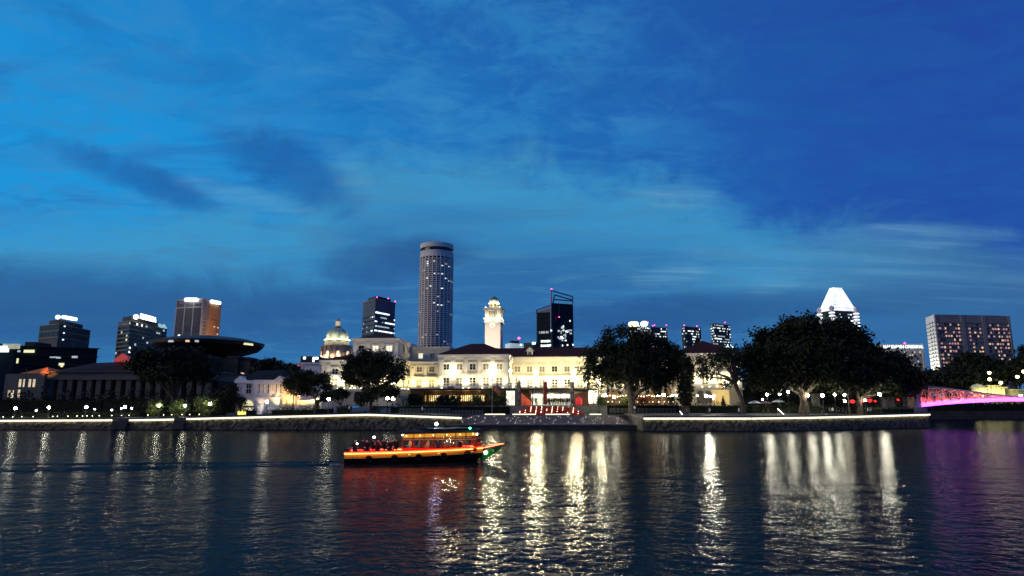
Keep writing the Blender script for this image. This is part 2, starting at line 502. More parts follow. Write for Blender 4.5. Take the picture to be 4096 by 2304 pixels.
m = MB(); m.box(PX(1800, 132) - 1, PX(2530, 132) + 1.5, 131.6, 142.2, -1, .78); m.build('plinth', M_conc, rs, world=True)

# ------------------------------------------------------------------ museum terrace + red stair
TZ = 4.62
M_terr = mat('terrace_wall', (.24, .235, .18), .85, .2, .7)
tr = MB()
tr.prism([(PX(1615, 150.5), 150.5), (PX(2990, 147), 147.0), (PX(2990, 147) + 8, 215), (PX(1615, 150.5) - 6, 215)], 1.0, TZ)
tag(tr.build('museum_terrace', M_terr), 'raised paved terrace in front of the museum', kind='structure')
M_red = mat('red_step', (.62, .075, .03), .6, .12, 1.0)
st = thing('red_stair', 'bright red staircase with rows of stud lights up to the museum hall', 'staircase', (PX(2195, 147), 147, 2.7))
NR = 8
for i in range(NR):
    f = i / (NR - 1)
    y0 = 144.2 + .78 * i; z1 = 2.75 + (TZ - 2.75) * (i + 1) / NR
    x0, x1 = PX(2052 + 70 * f, y0), PX(2336 - 48 * f, y0)
    m = MB(); m.box(x0, x1, y0, y0 + .80, 2.0, z1); m.build('step', M_red, st, world=True)
    kk = 12
    for j in range(kk):
        if rnd.random() < .34: continue
        x = PX(2070 + (2325 - 2070) * (j + .5) / kk + 5 * (f - .5), y0)
        if x0 + .1 < x < x1 - .1: put(STUD2, 'stud_light', st, (x, y0 - .02, z1 - .07), world=True)
# lit bench edges at the foot of the red stair
M_led = emit('bench_led', (1, .86, .55), 2.2)
for i, (a, b) in enumerate(((1940, 2021), (2050, 2142), (2182, 2278), (2358, 2404))):
    wl = ('beside the flagpole', 'at the foot of the red stair on its bushy side', 'at the foot of the red stair below the hall', 'beside the hedge past the red stair')[i]
    t = thing('lit_bench', 'stone bench with glowing edge ' + wl, 'bench', (PX((a + b) / 2, 143), 143, 2.65), group='glowing benches by the river steps')
    m = MB(); m.box(PX(a, 143), PX(b, 143), 142.8, 143.5, 2.6, 2.98); m.build('seat', M_step, t, world=True)
    m = MB(); m.box(PX(a, 143), PX(b, 143), 142.72, 142.8, 2.70, 2.86); m.build('light_strip', M_led, t, world=True)
# ================================================================== FAR CITY
W_cool = emit('window_cool', (.86, 1.0, .98), 1.5, var=.4, vscale=.05)
W_dim = emit('window_dim', (.8, .92, .95), .40, var=.5, vscale=.05)
W_warm = emit('window_warm', (1, .62, .30), .75, var=.5, vscale=.05)
W_pink = emit('window_pinkish', (1, .46, .32), .40, var=.5, vscale=.05)
W_yel = emit('window_yellow', (.95, .95, .45), .8, var=.4, vscale=.05)
W_dark = mat('window_dark_glass', (.012, .016, .018), .15, .3, .1, spec=.5)
M_sign = emit('sign_white', (.93, .98, 1.0), 3.2)
M_signy = emit('sign_yellow', (1, .93, .45), 2.2)
M_beac = emit('beacon_red', (1, .04, .30), 9.0)
UB = {}
def unit(m):
    if m.name not in UB: UB[m.name] = MB().box(-.5, .5, -.5, .5, -.5, .5).mesh('window_' + m.name, m)
    return UB[m.name]
BEAC = MB().ball((0, 0, 0), 1.0, 8, 5).mesh('beacon', M_beac)

def expand(poly, d):
    c = Vector((sum(p[0] for p in poly) / len(poly), sum(p[1] for p in poly) / len(poly)))
    n_ = len(poly); out = []
    for i in range(n_):
        p = Vector(poly[i][:2]); a = Vector(poly[i - 1][:2]); b = Vector(poly[(i + 1) % n_][:2])
        e1 = (p - a).normalized(); e2 = (b - p).normalized()
        n1 = Vector((e1.y, -e1.x)); n2 = Vector((e2.y, -e2.x))
        if n1.dot(p - c) < 0: n1 = -n1
        if n2.dot(p - c) < 0: n2 = -n2
        q = p + (n1 + n2) * d / max(.4, 1 + n1.dot(n2))
        out.append((q.x, q.y))
    return out

JIT = random.Random(99)
class Tower:
    def __init__(s, name, label, cat, L, C, Rr, ytop, zlow, wallm, group=None):
        """L,C,Rr: (pixel column, distance) of the left end, near corner and right end; ytop: roof pixel at the near corner"""
        s.z1 = P(C[0], ytop, C[1]).z
        f = lambda q: Vector((PX(q[0], q[1], s.z1), q[1]))
        s.L, s.C, s.R = f(L), f(C), f(Rr)
        s.B = s.L + s.R - s.C
        s.poly = [tuple(s.L), tuple(s.C), tuple(s.R), tuple(s.B)]
        s.zlow = zlow
        s.t = thing(name, label, cat, (s.C.x, s.C.y, 3.0), group=group)
        s.wallm = wallm
        MB().prism(s.poly, 3.0, s.z1).build('wall', wallm, s.t, world=True)
        s.faces = {'l': (s.L, s.C), 'r': (s.C, s.R)}
    def slabs(s, pitch, th, m, out=.5, z0=None, z1=None):
        z0 = z0 or s.zlow; z1 = z1 or s.z1
        n_ = int((z1 - z0) / pitch)
        me = MB().prism([(x - s.C.x, y - s.C.y) for x, y in expand(s.poly, out)], 0, th).mesh('floor_slab', m)
        for i in range(n_ + 1):
            z = z1 - th - i * pitch
            if z > z0: put(me, 'floor_slab', s.t, (0, 0, z - 3.0))
    def piers(s, face, n_, wd, m, out=.6, z0=None, z1=None, ends=True):
        a, b = s.faces[face]; d = (b - a); ln = d.length; d.normalize(); nr = Vector((d.y, -d.x))
        z0 = z0 or s.zlow; z1 = z1 or s.z1
        me = MB().box(-wd / 2, wd / 2, -out, .1, z0, z1 + .2).mesh('pier', m)
        rz = math.atan2(d.y, d.x)
        for i in range(n_ + 1):
            if not ends and i in (0, n_): continue
            p = a + d * (ln * i / n_)
            put(me, 'pier', s.t, (p.x, p.y, 0), rz, world=True)
    def windows(s, face, nx, pitch, wf, hf, pick, z0=None, z1=None, out=.25, u0=0., u1=1., zoff=0.0):
        """pick(i, j) -> material or None"""
        a, b = s.faces[face]; d = (b - a); ln = d.length; d.normalize(); nr = Vector((d.y, -d.x))
        z0 = z0 or s.zlow; z1 = z1 or s.z1
        rz = math.atan2(d.y, d.x)
        nj = int((z1 - z0) / pitch)
        cw = ln * (u1 - u0) / nx
        for j in range(nj):
            for i in range(nx):
                m = pick(i, j)
                if m is None: continue
                p = a + d * (ln * u0 + cw * (i + .5)) + nr * (out * .5)
                put(unit(m), 'window', s.t, (p.x, p.y, z1 - pitch * (j + .5) + zoff), rz, (cw * wf * (1 if m is W_dark else JIT.uniform(.62, 1.08)), out, pitch * hf * (1 if m is W_dark else JIT.uniform(.8, 1.1))), world=True)
    def panel(s, face, u0, u1, z0, z1, out, m, name):
        a, b = s.faces[face]; d = b - a; p, q = a + d * u0, a + d * u1; d = d.normalized(); nr = Vector((d.y, -d.x)) * out
        MB().prism([tuple(p + nr), tuple(q + nr), tuple(q), tuple(p)], z0, z1).build(name, m, s.t, world=True)
    def beacon(s, px, py, Y=None, r=1.0):
        v = P(px, py, Y or s.C.y + 3)
        m = MB().tube([(v.x, v.y, s.z1 - .2), v], .25 * r, 5).build('mast', M_mast, s.t, world=True)
        put(BEAC, 'beacon', s.t, v, sc=(r, r, r), world=True)
M_mast = mat('mast_metal', (.1, .1, .1), .6)

def runs(seed, p, mats, cont=.5):
    """lit windows in short runs along a floor"""
    rr = random.Random(seed); st_ = {}
    def pick(i, j):
        last = st_.get('k'); row = st_.get('j')
        if row == j and last is not None and rr.random() < cont: m = last
        else: m = rr.choice(mats) if rr.random() < p else None
        st_['k'] = m; st_['j'] = j
        return m
    return pick

C_grey = mat('tower_concrete', (.30, .27, .24), .8, .15, .05)
C_pale = mat('tower_pale', (.55, .50, .46), .7, .12, .05)
C_dark = mat('tower_dark', (.035, .038, .035), .5, .3, .06)
C_glass = mat('tower_glass', (.02, .026, .026), .22, .3, .05, spec=.5)
C_brown = mat('tower_brown', (.16, .10, .06), .8, .2, .06)

# --- hotel pair on the left
t = Tower('hotel_tower', 'dark square hotel tower with a round emblem sign and a column of lights', 'hotel', (160, 615), (238, 600), (362, 655), 1294, 62, mat('hotel_wall', (.10, .115, .10), .8, .2, .06))
t.slabs(6.0, .7, C_grey, .35)
t.windows('l', 5, 6.0, .55, .5, lambda i, j: W_dark)
rr_ = random.Random(5)
t.windows('r', 12, 6.0, .5, .5, lambda i, j: W_dark if i > 1 else None)
t.windows('r', 14, 3.1, .6, .35, lambda i, j: W_cool if i == 0 and j % 2 == 0 and j < 16 else None, u0=.12, u1=1.0, out=.6)
def sign_bar(tw, p0, p1, h, m, name='sign', depth=.8, legs=True):
    a, b = Vector(p0), Vector(p1); d = b - a; ln = math.hypot(d.x, d.y); rz = math.atan2(d.y, d.x); c = (a + b) / 2
    mb = MB(); n_ = 8
    pr = [(-ln / 2 + h / 2 - h / 2 * math.sin(math.pi * k / n_), -h / 2 * math.cos(math.pi * k / n_)) for k in range(n_ + 1)] + [(ln / 2 - h / 2 + h / 2 * math.sin(math.pi * k / n_), h / 2 * math.cos(math.pi * k / n_)) for k in range(n_ + 1)]
    k = len(pr); tilt = d.z / max(ln, .01)
    vs = [(x, -depth / 2, z + x * tilt) for x, z in pr] + [(x, depth / 2, z + x * tilt) for x, z in pr]
    mb.add(vs, [tuple(range(k)), tuple(range(2 * k - 1, k - 1, -1))] + [(i, k + i, k + (i + 1) % k, (i + 1) % k) for i in range(k)])
    o = put(mb.mesh(name, m), name, tw.t, c, rz, world=True)
    if legs:
        lg = MB()
        for f in (.2, .8):
            q = a.lerp(b, f); lg.box(q.x - .2, q.x + .2, q.y + .3, q.y + .7, tw.z1 - .5, q.z)
        lg.build('sign_frame', M_mast, tw.t, world=True)
    return o
MB().prism(expand(t.poly, -6), t.z1, t.z1 + 5).build('roof_house', C_dark, t.t, world=True)
v = P(231, 1268, 600)
sign_bar(t, P(222, 1269, 600), P(241, 1268, 600), 3.6, M_sign, 'emblem')
sign_bar(t, P(248, 1267, 604), P(308, 1278, 622), 3.0, M_sign, 'sign')

t = Tower('hotel_tower', 'stepped dark hotel with lit rooftop letters and skylights', 'hotel', (474, 590), (525, 575), (668, 640), 1281, 50, mat('hotel_wall_b', (.085, .075, .06), .8, .2, .06))
t.slabs(3.6, .9, mat('hotel_band', (.26, .20, .15), .8, .2, .1), .5)
t.windows('l', 7, 3.6, .7, .5, lambda i, j: W_yel if (i, j) == (5, 4) else (W_dim if rr_.random() < .05 else W_dark), zoff=-.5)
t.windows('r', 16, 3.6, .7, .5, lambda i, j: W_cool if rr_.random() < .035 else (W_dim if rr_.random() < .07 else W_dark), zoff=-.5)
v0, v1 = P(493, 1268, 582), P(648, 1285, 618)
MB().prism([tuple(t.L.lerp(t.C, .3)), tuple(t.C), tuple(t.C.lerp(t.R, .9)), tuple(t.B.lerp(t.R, .5))], t.z1, t.z1 + 4).build('roof_house', C_dark, t.t, world=True)
sign_bar(t, P(533, 1267, 575), P(555, 1268, 577), 4.4, M_sign, 'emblem')
SK = emit('skylight_glass', (.45, .8, .85), .55)
for k in range(2):
    a, b = P(632 + k * 16, 1293 + 3 * k, 622 + 6 * k), P(644 + k * 16, 1306 + 3 * k, 618 + 6 * k)
    m = MB(); m.add([(a.x, a.y, a.z), (a.x + 2.6, a.y, a.z - .3), (b.x + 2.6, b.y - 3, b.z - .4), (b.x, b.y - 3, b.z), (a.x, a.y + 1, a.z - 3), (a.x + 2.6, a.y + 1, a.z - 3.2), (b.x + 2.6, b.y, b.z - 1.4), (b.x, b.y, b.z - 1.4)], [(3, 2, 1, 0), (4, 5, 6, 7), (0, 1, 5, 4), (1, 2, 6, 5), (2, 3, 7, 6), (3, 0, 4, 7)])
    m.build('skylight', SK, t.t, world=True)
def letters(body, size, m, name, parent, loc, rz, extr=.15, sx=1.0, bold=.0, fit=None):
    cu = bpy.data.curves.new(name, 'FONT'); cu.body = body; cu.size = size; cu.extrude = extr; cu.offset = bold
    cu.align_x = 'CENTER'; cu.align_y = 'CENTER'
    tmp = bpy.data.objects.new('tmp_text', cu); COL.objects.link(tmp)
    dg = bpy.context.evaluated_depsgraph_get(); me = bpy.data.meshes.new_from_object(tmp.evaluated_get(dg))
    bpy.data.objects.remove(tmp); me.materials.clear(); me.materials.append(m)
    o = mesh_obj(name, me, parent, True)
    if fit:
        xs_ = [v.co.x for v in me.vertices]; sx = fit / (max(xs_) - min(xs_))
    o.location = loc; o.rotation_euler = (math.pi / 2, 0, rz); o.scale = (sx, 1, 1)
    return o
pa, pb = P(561, 1265, 578), P(624, 1281, 600)
d_ = pb - pa
o = letters('PENINSULA', 6.2, M_sign, 'lettering', t.t, (pa + pb) / 2, math.atan2(d_.y, d_.x), .3, 1.0, .16, d_.xy.length)
o.rotation_euler = (Matrix.Rotation(math.atan2(d_.y, d_.x), 4, 'Z') @ Matrix.Rotation(-math.atan2(d_.z, d_.xy.length), 4, 'Y') @ Matrix.Rotation(math.pi / 2, 4, 'X')).to_euler()

# --- tall slab with an orange lit side
C_org = mat('tower_ochre', (.62, .30, .12), .8, .12, .05)
t = Tower('office_tower', 'tall pale ribbed tower with an orange side and two glowing signs', 'skyscraper', (710, 770), (813, 760), (886, 805), 1196, 62, C_grey)
MB().prism([(x, y) for x, y in expand(t.poly, .3)], t.z1 - 1, t.z1 + 1.2).build('parapet', C_pale, t.t, world=True)
t.windows('l', 3, 30, .86, .93, lambda i, j: C_glass, z1=t.z1 - 4, out=.3, u0=.03, u1=.97)
fin = MB().box(-.16, .16, -.55, 0, t.zlow, t.z1 - 4.5).mesh('fin', C_grey)
a_, b_ = t.faces['l']; dd = (b_ - a_)
for i in range(1, 34):
    q = a_ + dd * (i / 34); put(fin, 'fin', t.t, (q.x, q.y, 0), math.atan2(dd.y, dd.x), world=True)
t.piers('l', 3, 1.3, C_pale, .9)
me = MB().box(0, 1, -1, .1, 0, 1.6).mesh('cross_band', C_pale)
put(me, 'cross_band', t.t, (a_.x, a_.y, P(760, 1233, 765).z), math.atan2(dd.y, dd.x), (dd.length, 1, 1), world=True)
t.windows('l', 20, 3.6, .8, .4, lambda i, j: W_cool if (i, j) in ((3, 11), (4, 11), (5, 12)) else (W_dim if i < 4 and j > 17 and j % 2 == 0 else None), out=.8)
# orange face: panels between ribs
a_, b_ = t.faces['r']; dd = b_ - a_
pan = MB().box(.06, .98, -.4, 0, 0, 1).mesh('side_panel', C_org)
for k, (za, zb) in enumerate(((t.z1 - 20, t.z1 - 3), (t.zlow - 5, t.z1 - 21))):
    put(pan, 'side_panel', t.t, (a_.x + dd.x * .28, a_.y + dd.y * .28, za), math.atan2(dd.y, dd.x), (dd.length * .70, 1, zb - za), world=True)
t.windows('r', 1, 4.2, .6, .55, lambda i, j: C_brown, u0=.1, u1=.24, out=.3, z1=t.z1 - 20)
for (px, py) in ((862, 1308), (876, 1312), (856, 1300), (874, 1338)):
    q = P(px, py, 792); put(unit(W_warm), 'window', t.t, (q.x, q.y - 3, q.z), math.atan2(dd.y, dd.x), (2.2, .4, 1.4), world=True)
sign_bar(t, P(737, 1199, 758), P(793, 1199, 758), 4.4, M_sign, 'sign', legs=False)
sign_bar(t, P(843, 1205, 775), P(883, 1213, 797), 4.0, M_sign, 'sign', legs=False)
# warm floodlight on the roof of the block beside it washes the orange face
q = P(905, 1345, 752)
fl = lamp('SPOT', 'floodlight', (q.x + 4, q.y - 6, 62), 90000, (1, .62, .32), t.t, 1.0, spot=R(70), world=True)
tg = P(850, 1270, 790); fl.rotation_euler = (Vector((tg.x, tg.y, tg.z)) - Vector((q.x + 4, q.y - 6, 62))).to_track_quat('-Z', 'Y').to_euler()
MB().tube([(q.x + 4, q.y - 6, 3), (q.x + 4, q.y - 6, 61.4)], .5, 6).build('floodlight_mast', M_mast, t.t, world=True)

# --- dark office tower with bands of lit floors
t = Tower('office_tower', 'dark banded office tower with rows of white lit floors and a square roof house', 'skyscraper', (1453, 830), (1502, 800), (1581, 835), 1198, 90, mat('band_tower', (.14, .15, .15), .45, .15, .05))
t.slabs(5.6, 1.1, C_dark, .35, z1=t.z1 - 19)
MB().prism(expand(t.poly, .5), t.z1, t.z1 + 1.6).build('parapet', C_grey, t.t, world=True)
MB().prism(expand(t.poly, -5), t.z1 + 1.6, t.z1 + 6).build('roof_house', C_dark, t.t, world=True)
t.windows('r', 22, 5.6, .95, .36, runs(11, .36, (W_cool, W_cool, W_dim), .72), z1=t.z1 - 19, zoff=1.0)
t.windows('r', 18, 4.0, .95, .5, lambda i, j: W_cool if j == 0 and i < 13 else None, z1=t.z1 - 13.5, u0=.02)
t.windows('l', 14, 5.6, .9, .30, runs(13, .14, (W_cool, W_dim, W_dim), .5), z1=t.z1 - 19, zoff=1.0)
for (px, py) in ((1508, 1189), (1553, 1194), (1581, 1206)): t.beacon(px, py, r=.7)

# --- round hotel tower
Yc = 930.0; zt = P(1748, 981, Yc).z; rc = 66.0 / FPX * (Yc * CP + (zt - CAMZ) * SP)
xc = PX(1748, Yc, zt)
rt_ = thing('round_tower', 'very tall round hotel tower with curved balconies', 'skyscraper', (xc, Yc, 3))
C_ring = mat('round_tower_concrete', (.82, .74, .62), .75, .12, .05)
MB().lathe([(rc - 2.2, 0), (rc - 2.2, zt - 16)], 52).build('glass_core', C_dark, rt_, smooth=True)
zr0, zr1 = P(1748, 1385, Yc).z - 3, P(1748, 1040, Yc).z - 3
NF = 42; fp = (zr1 - zr0) / NF
ring = MB(); npl = 26
for k in range(npl):   # shallow scalloped balcony fronts between piers
    a0, a1 = 2 * math.pi * k / npl, 2 * math.pi * (k + 1) / npl
    pts = []
    for q in range(5):
        a = a0 + (a1 - a0) * q / 4; r_ = rc - .9 + .9 * math.sin(math.pi * q / 4); pts.append((r_ * math.cos(a), r_ * math.sin(a)))
    for q in range(4):
        p0, p1 = pts[q], pts[q + 1]; i0 = (p0[0] * .9, p0[1] * .9); i1 = (p1[0] * .9, p1[1] * .9)
        h0 = .0
        ring.add([(*i0, h0), (*p0, h0), (*p1, h0), (*i1, h0), (*i0, fp * .50), (*p0, fp * .50), (*p1, fp * .50), (*i1, fp * .50)], [(0, 3, 2, 1), (4, 5, 6, 7), (1, 2, 6, 5)])
ringm = ring.mesh('balcony_ring', C_ring)
for j in range(NF): put(ringm, 'balcony_ring', rt_, (0, 0, zr0 + j * fp))
pm = MB().box(-.75, .75, -1.0, .8, zr0 - 3, zr1 + 3).mesh('pier', C_ring)
for k in range(npl):
    a = 2 * math.pi * k / npl
    put(pm, 'pier', rt_, ((rc - .6) * math.cos(a), (rc - .6) * math.sin(a), 0), a + math.pi / 2)
MB().lathe([(rc - 1.5, zr1 + 1), (rc, zr1 + 1), (rc, zr1 + 6.5), (rc - .5, zr1 + 6.6), (rc - .5, zr1 + 7.4), (rc, zr1 + 7.5), (rc, zr1 + 10), (rc - 3, zr1 + 10)], 52, cap=False).build('upper_band', C_ring, rt_)
MB().lathe([(rc - 2.0, zr1 + 9), (rc - 2.0, zt - 8)], 52).build('restaurant_glazing', W_dark, rt_)
MB().lathe([(rc - 3, zt - 10), (rc, zt - 10), (rc, zt - 3.4), (rc - 1, zt - 3.2), (2, zt - 1.0)], 52).build('crown_band', C_ring, rt_)
rr_ = random.Random(21)
for q in range(95):
    k = rr_.randrange(npl); a = 2 * math.pi * (k + .5) / npl
    if math.sin(a) > .25: continue
    j = rr_.randrange(NF)
    put(unit(rr_.choice((W_cool, W_cool, W_warm, W_dim))), 'window', rt_, ((rc - 1.85) * math.cos(a), (rc - 1.85) * math.sin(a), zr0 + (j + .72) * fp), a + math.pi / 2, (rr_.uniform(1.6, 3.0), .5, fp * .42))
for px, py in ((1729, 1012), (1735, 1043)):
    q = P(px, py, Yc - rc + 1.2); put(unit(W_warm), 'window', rt_, q, 0, (3.4, .8, 2.6), world=True)
q = P(1768, 978, Yc); MB().tube([(q.x - xc, 0, zt - 4), (q.x - xc, 0, q.z - 3)], .3, 5).build('mast', M_mast, rt_)
put(BEAC, 'beacon', rt_, (q.x - xc, 0, q.z - 3), sc=(.6, .6, .6))

# --- twin towers with slanted screen crowns
C_blk = mat('black_glass', (.008, .010, .010), .3, .4, .1, spec=.3)
def slant_frame(tw, pts, m):
    for a, b in zip(pts, pts[1:]):
        MB().tube([a, b], 1.1, 5).build('crown_truss', m, tw.t, world=True)
C_trs = mat('crown_steel', (.10, .11, .16), .6, .2, .1)
t = Tower('slant_tower', 'shorter dark twin tower with brightly lit lower floors', 'skyscraper', (2146, 1100), (2150, 1098), (2204, 1090), 1251, 95, C_blk, group='twin slant-topped towers')
t.windows('r', 14, 7.4, .93, .50, lambda i, j: (W_cool if (j in (6, 7) and i > 1) or (j >= 10 and rr_.random() < .93) or (j == 9 and 5 <= i <= 7) else (W_dim if j == 4 and rr_.random() < .6 else None)), u0=.1)
t.slabs(7.4, .6, C_dark, .7)
slant_frame(t, [P(2146, 1252, 1099), P(2146, 1241, 1099), P(2203, 1222, 1092), P(2203, 1250, 1092)], C_trs)
sm = MB(); a, b, c_, d_ = P(2147, 1249, 1098), P(2203, 1249, 1092), P(2203, 1229, 1092), P(2147, 1247, 1098)
sm.prism([(a.x, a.y), (b.x, b.y), (b.x, b.y + 2), (a.x, a.y + 2)], a.z - 1, [d_.z, c_.z, c_.z, d_.z]); sm.build('crown_screen', C_grey, t.t, world=True)
t = Tower('slant_tower', 'taller black twin tower with a slanted open crown', 'skyscraper', (2201, 1085), (2208, 1080), (2292, 1095), 1212, 95, C_blk, group='twin slant-topped towers')
t.slabs(7.4, .5, C_dark, .5)
pk = random.Random(31)
for q in range(36):
    px = pk.gauss(2255, 16); py = pk.gauss(1335, 20)
    if 2212 < px < 2288 and 1240 < py < 1392:
        v = P(px, py, 1084); put(unit(pk.choice((W_cool, W_dim, W_dim))), 'window', t.t, v, .1, (pk.uniform(1.5, 4), .6, pk.uniform(1.5, 3.5)), world=True)
for (px, py) in ((2205, 1322), (2201, 1380), (2292, 1379), (2270, 1380)):
    v = P(px, py, 1078); put(unit(W_cool), 'window', t.t, v, 0, (2.4, 1, 2.4), world=True)
slant_frame(t, [P(2205, 1222, 1082), P(2205, 1162, 1082), P(2290, 1187, 1092), P(2291, 1215, 1092)], C_trs)
slant_frame(t, [P(2212, 1198, 1084), P(2290, 1204, 1093)], C_trs)
slant_frame(t, [P(2212, 1212, 1084), P(2218, 1180, 1084), P(2289, 1200, 1093)], C_trs)
MB().tube([P(2203, 1330, 1081), P(2204, 1160, 1081)], .9, 5).build('edge_fin', mat('edge_fin', (.5, .5, .6), .5), t.t, world=True)
t.beacon(2206, 1156, 1082, 1.0); t.beacon(2237, 1268, 1078, .9)

# --- low lit roofs between clock tower and twin towers
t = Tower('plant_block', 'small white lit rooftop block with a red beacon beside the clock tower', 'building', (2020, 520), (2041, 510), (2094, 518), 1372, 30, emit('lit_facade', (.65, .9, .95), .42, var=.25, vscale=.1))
MB().prism(expand(t.poly, -3), t.z1, t.z1 + 2.4).build('roof_house', C_dark, t.t, world=True)
t.beacon(2076, 1353, 514, .9)
put(unit(W_cool), 'window', t.t, P(2084, 1379, 508), 0, (1.6, .5, 1.4), world=True)
t = Tower('plant_block', 'dark low rooftop block just left of the shorter twin tower', 'building', (2095, 560), (2131, 555), (2150, 560), 1370, 30, C_dark)
put(unit(W_cool), 'window', t.t, P(2135, 1373, 554), 0, (3.0, .5, 2.0), world=True)

# --- distant office towers on the right
def far_tower(L, C, Rr, ytop, label, seed, p=.22, beac=(), pitch=5.2, extra=None, m=None, grp='distant office towers above the museum roof'):
    t = Tower('office_tower', label, 'skyscraper', L, C, Rr, ytop, 100, m or mat('far_office', (.045, .055, .052), .5, .25, .05), group=grp)
    t.slabs(pitch, 1.2, mat('far_band', (.10, .11, .105), .6, .2, .05), .5)
    t.windows('r', 16, pitch, .9, .42, runs(seed, p, (W_cool, W_cool, W_dim, W_dim), .45), zoff=-.6)
    t.windows('l', 5, pitch, .9, .42, runs(seed + 1, p * .8, (W_cool, W_dim), .3), zoff=-.6)
    for b in beac: t.beacon(*b, r=.95)
    return t
far_tower((2726, 1290), (2738, 1275), (2803, 1300), 1305, 'distant dark office tower with two red beacons, left of the rounder one', 41, .16, ((2737, 1301), (2787, 1304)))
t = far_tower((2842, 1290), (2856, 1270), (2920, 1300), 1293, 'distant office tower with many lit floors and one red beacon', 47, .36, ((2900, 1290),))
sign_bar(t, P(2904, 1389, 1262), P(2916, 1389, 1262), 5.0, emit('sign_cyan', (.55, 1, .95), 2.2), 'sign', legs=False)
sign_bar(t, P(2920, 1390, 1262), P(2934, 1389, 1262), 3.6, MATS['sign_cyan'], 'sign', legs=False)
t = far_tower((2510, 1200), (2516, 1190), (2560, 1200), 1295, 'distant tower carrying a yellow rooftop sign behind the weeping tree', 53, .3)
sign_bar(t, P(2513, 1297, 1186), P(2555, 1296, 1186), 9.0, M_signy, 'sign')
t = far_tower((2560, 1160), (2562, 1150), (2594, 1160), 1303, 'distant tower carrying a white rooftop sign behind the weeping tree', 59, .4, ((2592, 1290),))
sign_bar(t, P(2562, 1296, 1146), P(2591, 1295, 1146), 9.5, M_sign, 'sign')
far_tower((2592, 1350), (2600, 1340), (2668, 1350), 1308, 'distant low tower with pink beacons rising from behind the weeping tree', 61, .3, ((2611, 1303), (2618, 1300), (2665, 1301)))

# --- tower with glowing pyramid top
Yp = 1250.0
py_t = thing('pyramid_tower', 'office tower crowned by a glowing white truncated pyramid', 'skyscraper', (PX(3350, Yp), Yp, 3))
zb = P(3325, 1236, Yp).z; zp = P(3345, 1152, Yp + 20).z
def xy(px, Y): return (PX(px, Y, zb), Y)
basep = [xy(3277, Yp + 28), xy(3326, Yp), xy(3423, Yp + 14), xy(3374, Yp + 44)]
cc = Vector((sum(p[0] for p in basep) / 4, sum(p[1] for p in basep) / 4))
topp = [tuple(Vector(p).lerp(cc, .70)) for p in basep]
M_pyr = emit('pyramid_glow', (.97, 1, .96), .98, var=.16, vscale=.06)
MB().prism(expand(basep, -1.5), zb - 2, zp, [tuple(Vector(p).lerp(cc, .66)) for p in basep]).build('pyramid_glazing', M_pyr, py_t, world=True)
for p, q in zip(basep, topp):
    MB().tube([(*p, zb - 2), (*q, zp)], 1.3, 5).build('pyramid_rib', M_pyr, py_t, world=True)  # ribs glow like the glazing, light put into their colour
for k in range(1, 8):   # cladding joints
    f = k / 8; zz_ = zb - 2 + (zp - zb + 2) * f
    q = [tuple(Vector(p).lerp(cc, .66 * f)) for p in expand(basep, -1.5)]
    MB().prism(expand(q, .15), zz_ - .25, zz_ + .25).build('cladding_joint', mat('joint_grey', (.5, .5, .5), .6), py_t, world=True)
MB().prism(expand(basep, -3), 3, zb - 2).build('glass_shaft', mat('pyr_glass', (.035, .045, .045), .3, .2, .05), py_t, world=True)
C_col = mat('white_column', (.72, .72, .70), .7, .1, .05)
for p in basep:
    MB().lathe([(3.6, 100), (3.6, zb - 1), (5.2, zb), (4.0, zb + 4), (.5, zb + 7)], 10, (p[0], p[1], 0)).build('corner_column', C_col, py_t, world=True)
tick = MB().lathe([(5.4, 0), (5.4, 1.5)], 10).mesh('column_light', emit('column_light', (.95, 1, 1), 1.6))
for p in basep[:3]:
    for j in range(10): put(tick, 'column_light', py_t, (p[0], p[1], zb - 8 - j * 6.0), world=True)
rr_ = random.Random(77)
a, b = Vector(basep[1]), Vector(basep[2]); dd = b - a
for j in range(9):
    z = zb - 9 - j * 6.0
    MB().cbox(((a.x + b.x) / 2, (a.y + b.y) / 2 + 2.6, z + 2.4), (dd.length - 9, .6, 1.0), math.atan2(dd.y, dd.x)).build('floor_slab', C_grey, py_t, world=True)
    for i in range(14):
        if rr_.random() < (.75 if j in (2, 5) else .22):
            q = a.lerp(b, .1 + .8 * (i + .5) / 14); put(unit(rr_.choice((W_cool, W_dim))), 'window', py_t, (q.x, q.y + 2.5, z), math.atan2(dd.y, dd.x), (dd.length * .05, .7, 2.0), world=True)

# --- hotel with roof lettering
t = Tower('hotel_block', 'wide hotel block with MANDARIN ORIENTAL lettering along its roof', 'hotel', (3470, 1010), (3515, 905), (3692, 900), 1377, 30, mat('hotel_pale', (.48, .47, .45), .8, .12, .05))
MB().prism(expand(t.poly, .5), t.z1 - 7.4, t.z1).build('fascia', mat('fascia_pale', (.60, .60, .60), .7), t.t, world=True)  # fascia a tone paler than the hotel walls
v = (P(3532, 1388, 900) + P(3689, 1388, 898)) / 2; v.y -= 1.8
o = letters('MANDARIN ORIENTAL', 5.4, emit('letters_white', (.92, 1, .98), 1.6), 'lettering', t.t, v, math.atan2(-5, 60) * .3, .3, 1.0, .08, (P(3689, 1388, 899) - P(3532, 1388, 899)).length)
t.windows('r', 17, 4.2, .5, .5, lambda i, j: rr_.choice((W_warm, W_dim, None, None, W_dark)) if i < 16 else None, z1=t.z1 - 9)
t.panel('r', .955, 1.0, 3.1, t.z1 + .3, 1.2, mat('white_pier', (.7, .72, .74), .7), 'end_pier')
MB().tube([P(3618, 1384, 902), P(3618, 1374, 902)], .5, 5).build('mast', M_mast, t.t, world=True)
put(BEAC, 'beacon', t.t, P(3619, 1373, 902), sc=(1.1, 1.1, 1.1), world=True)

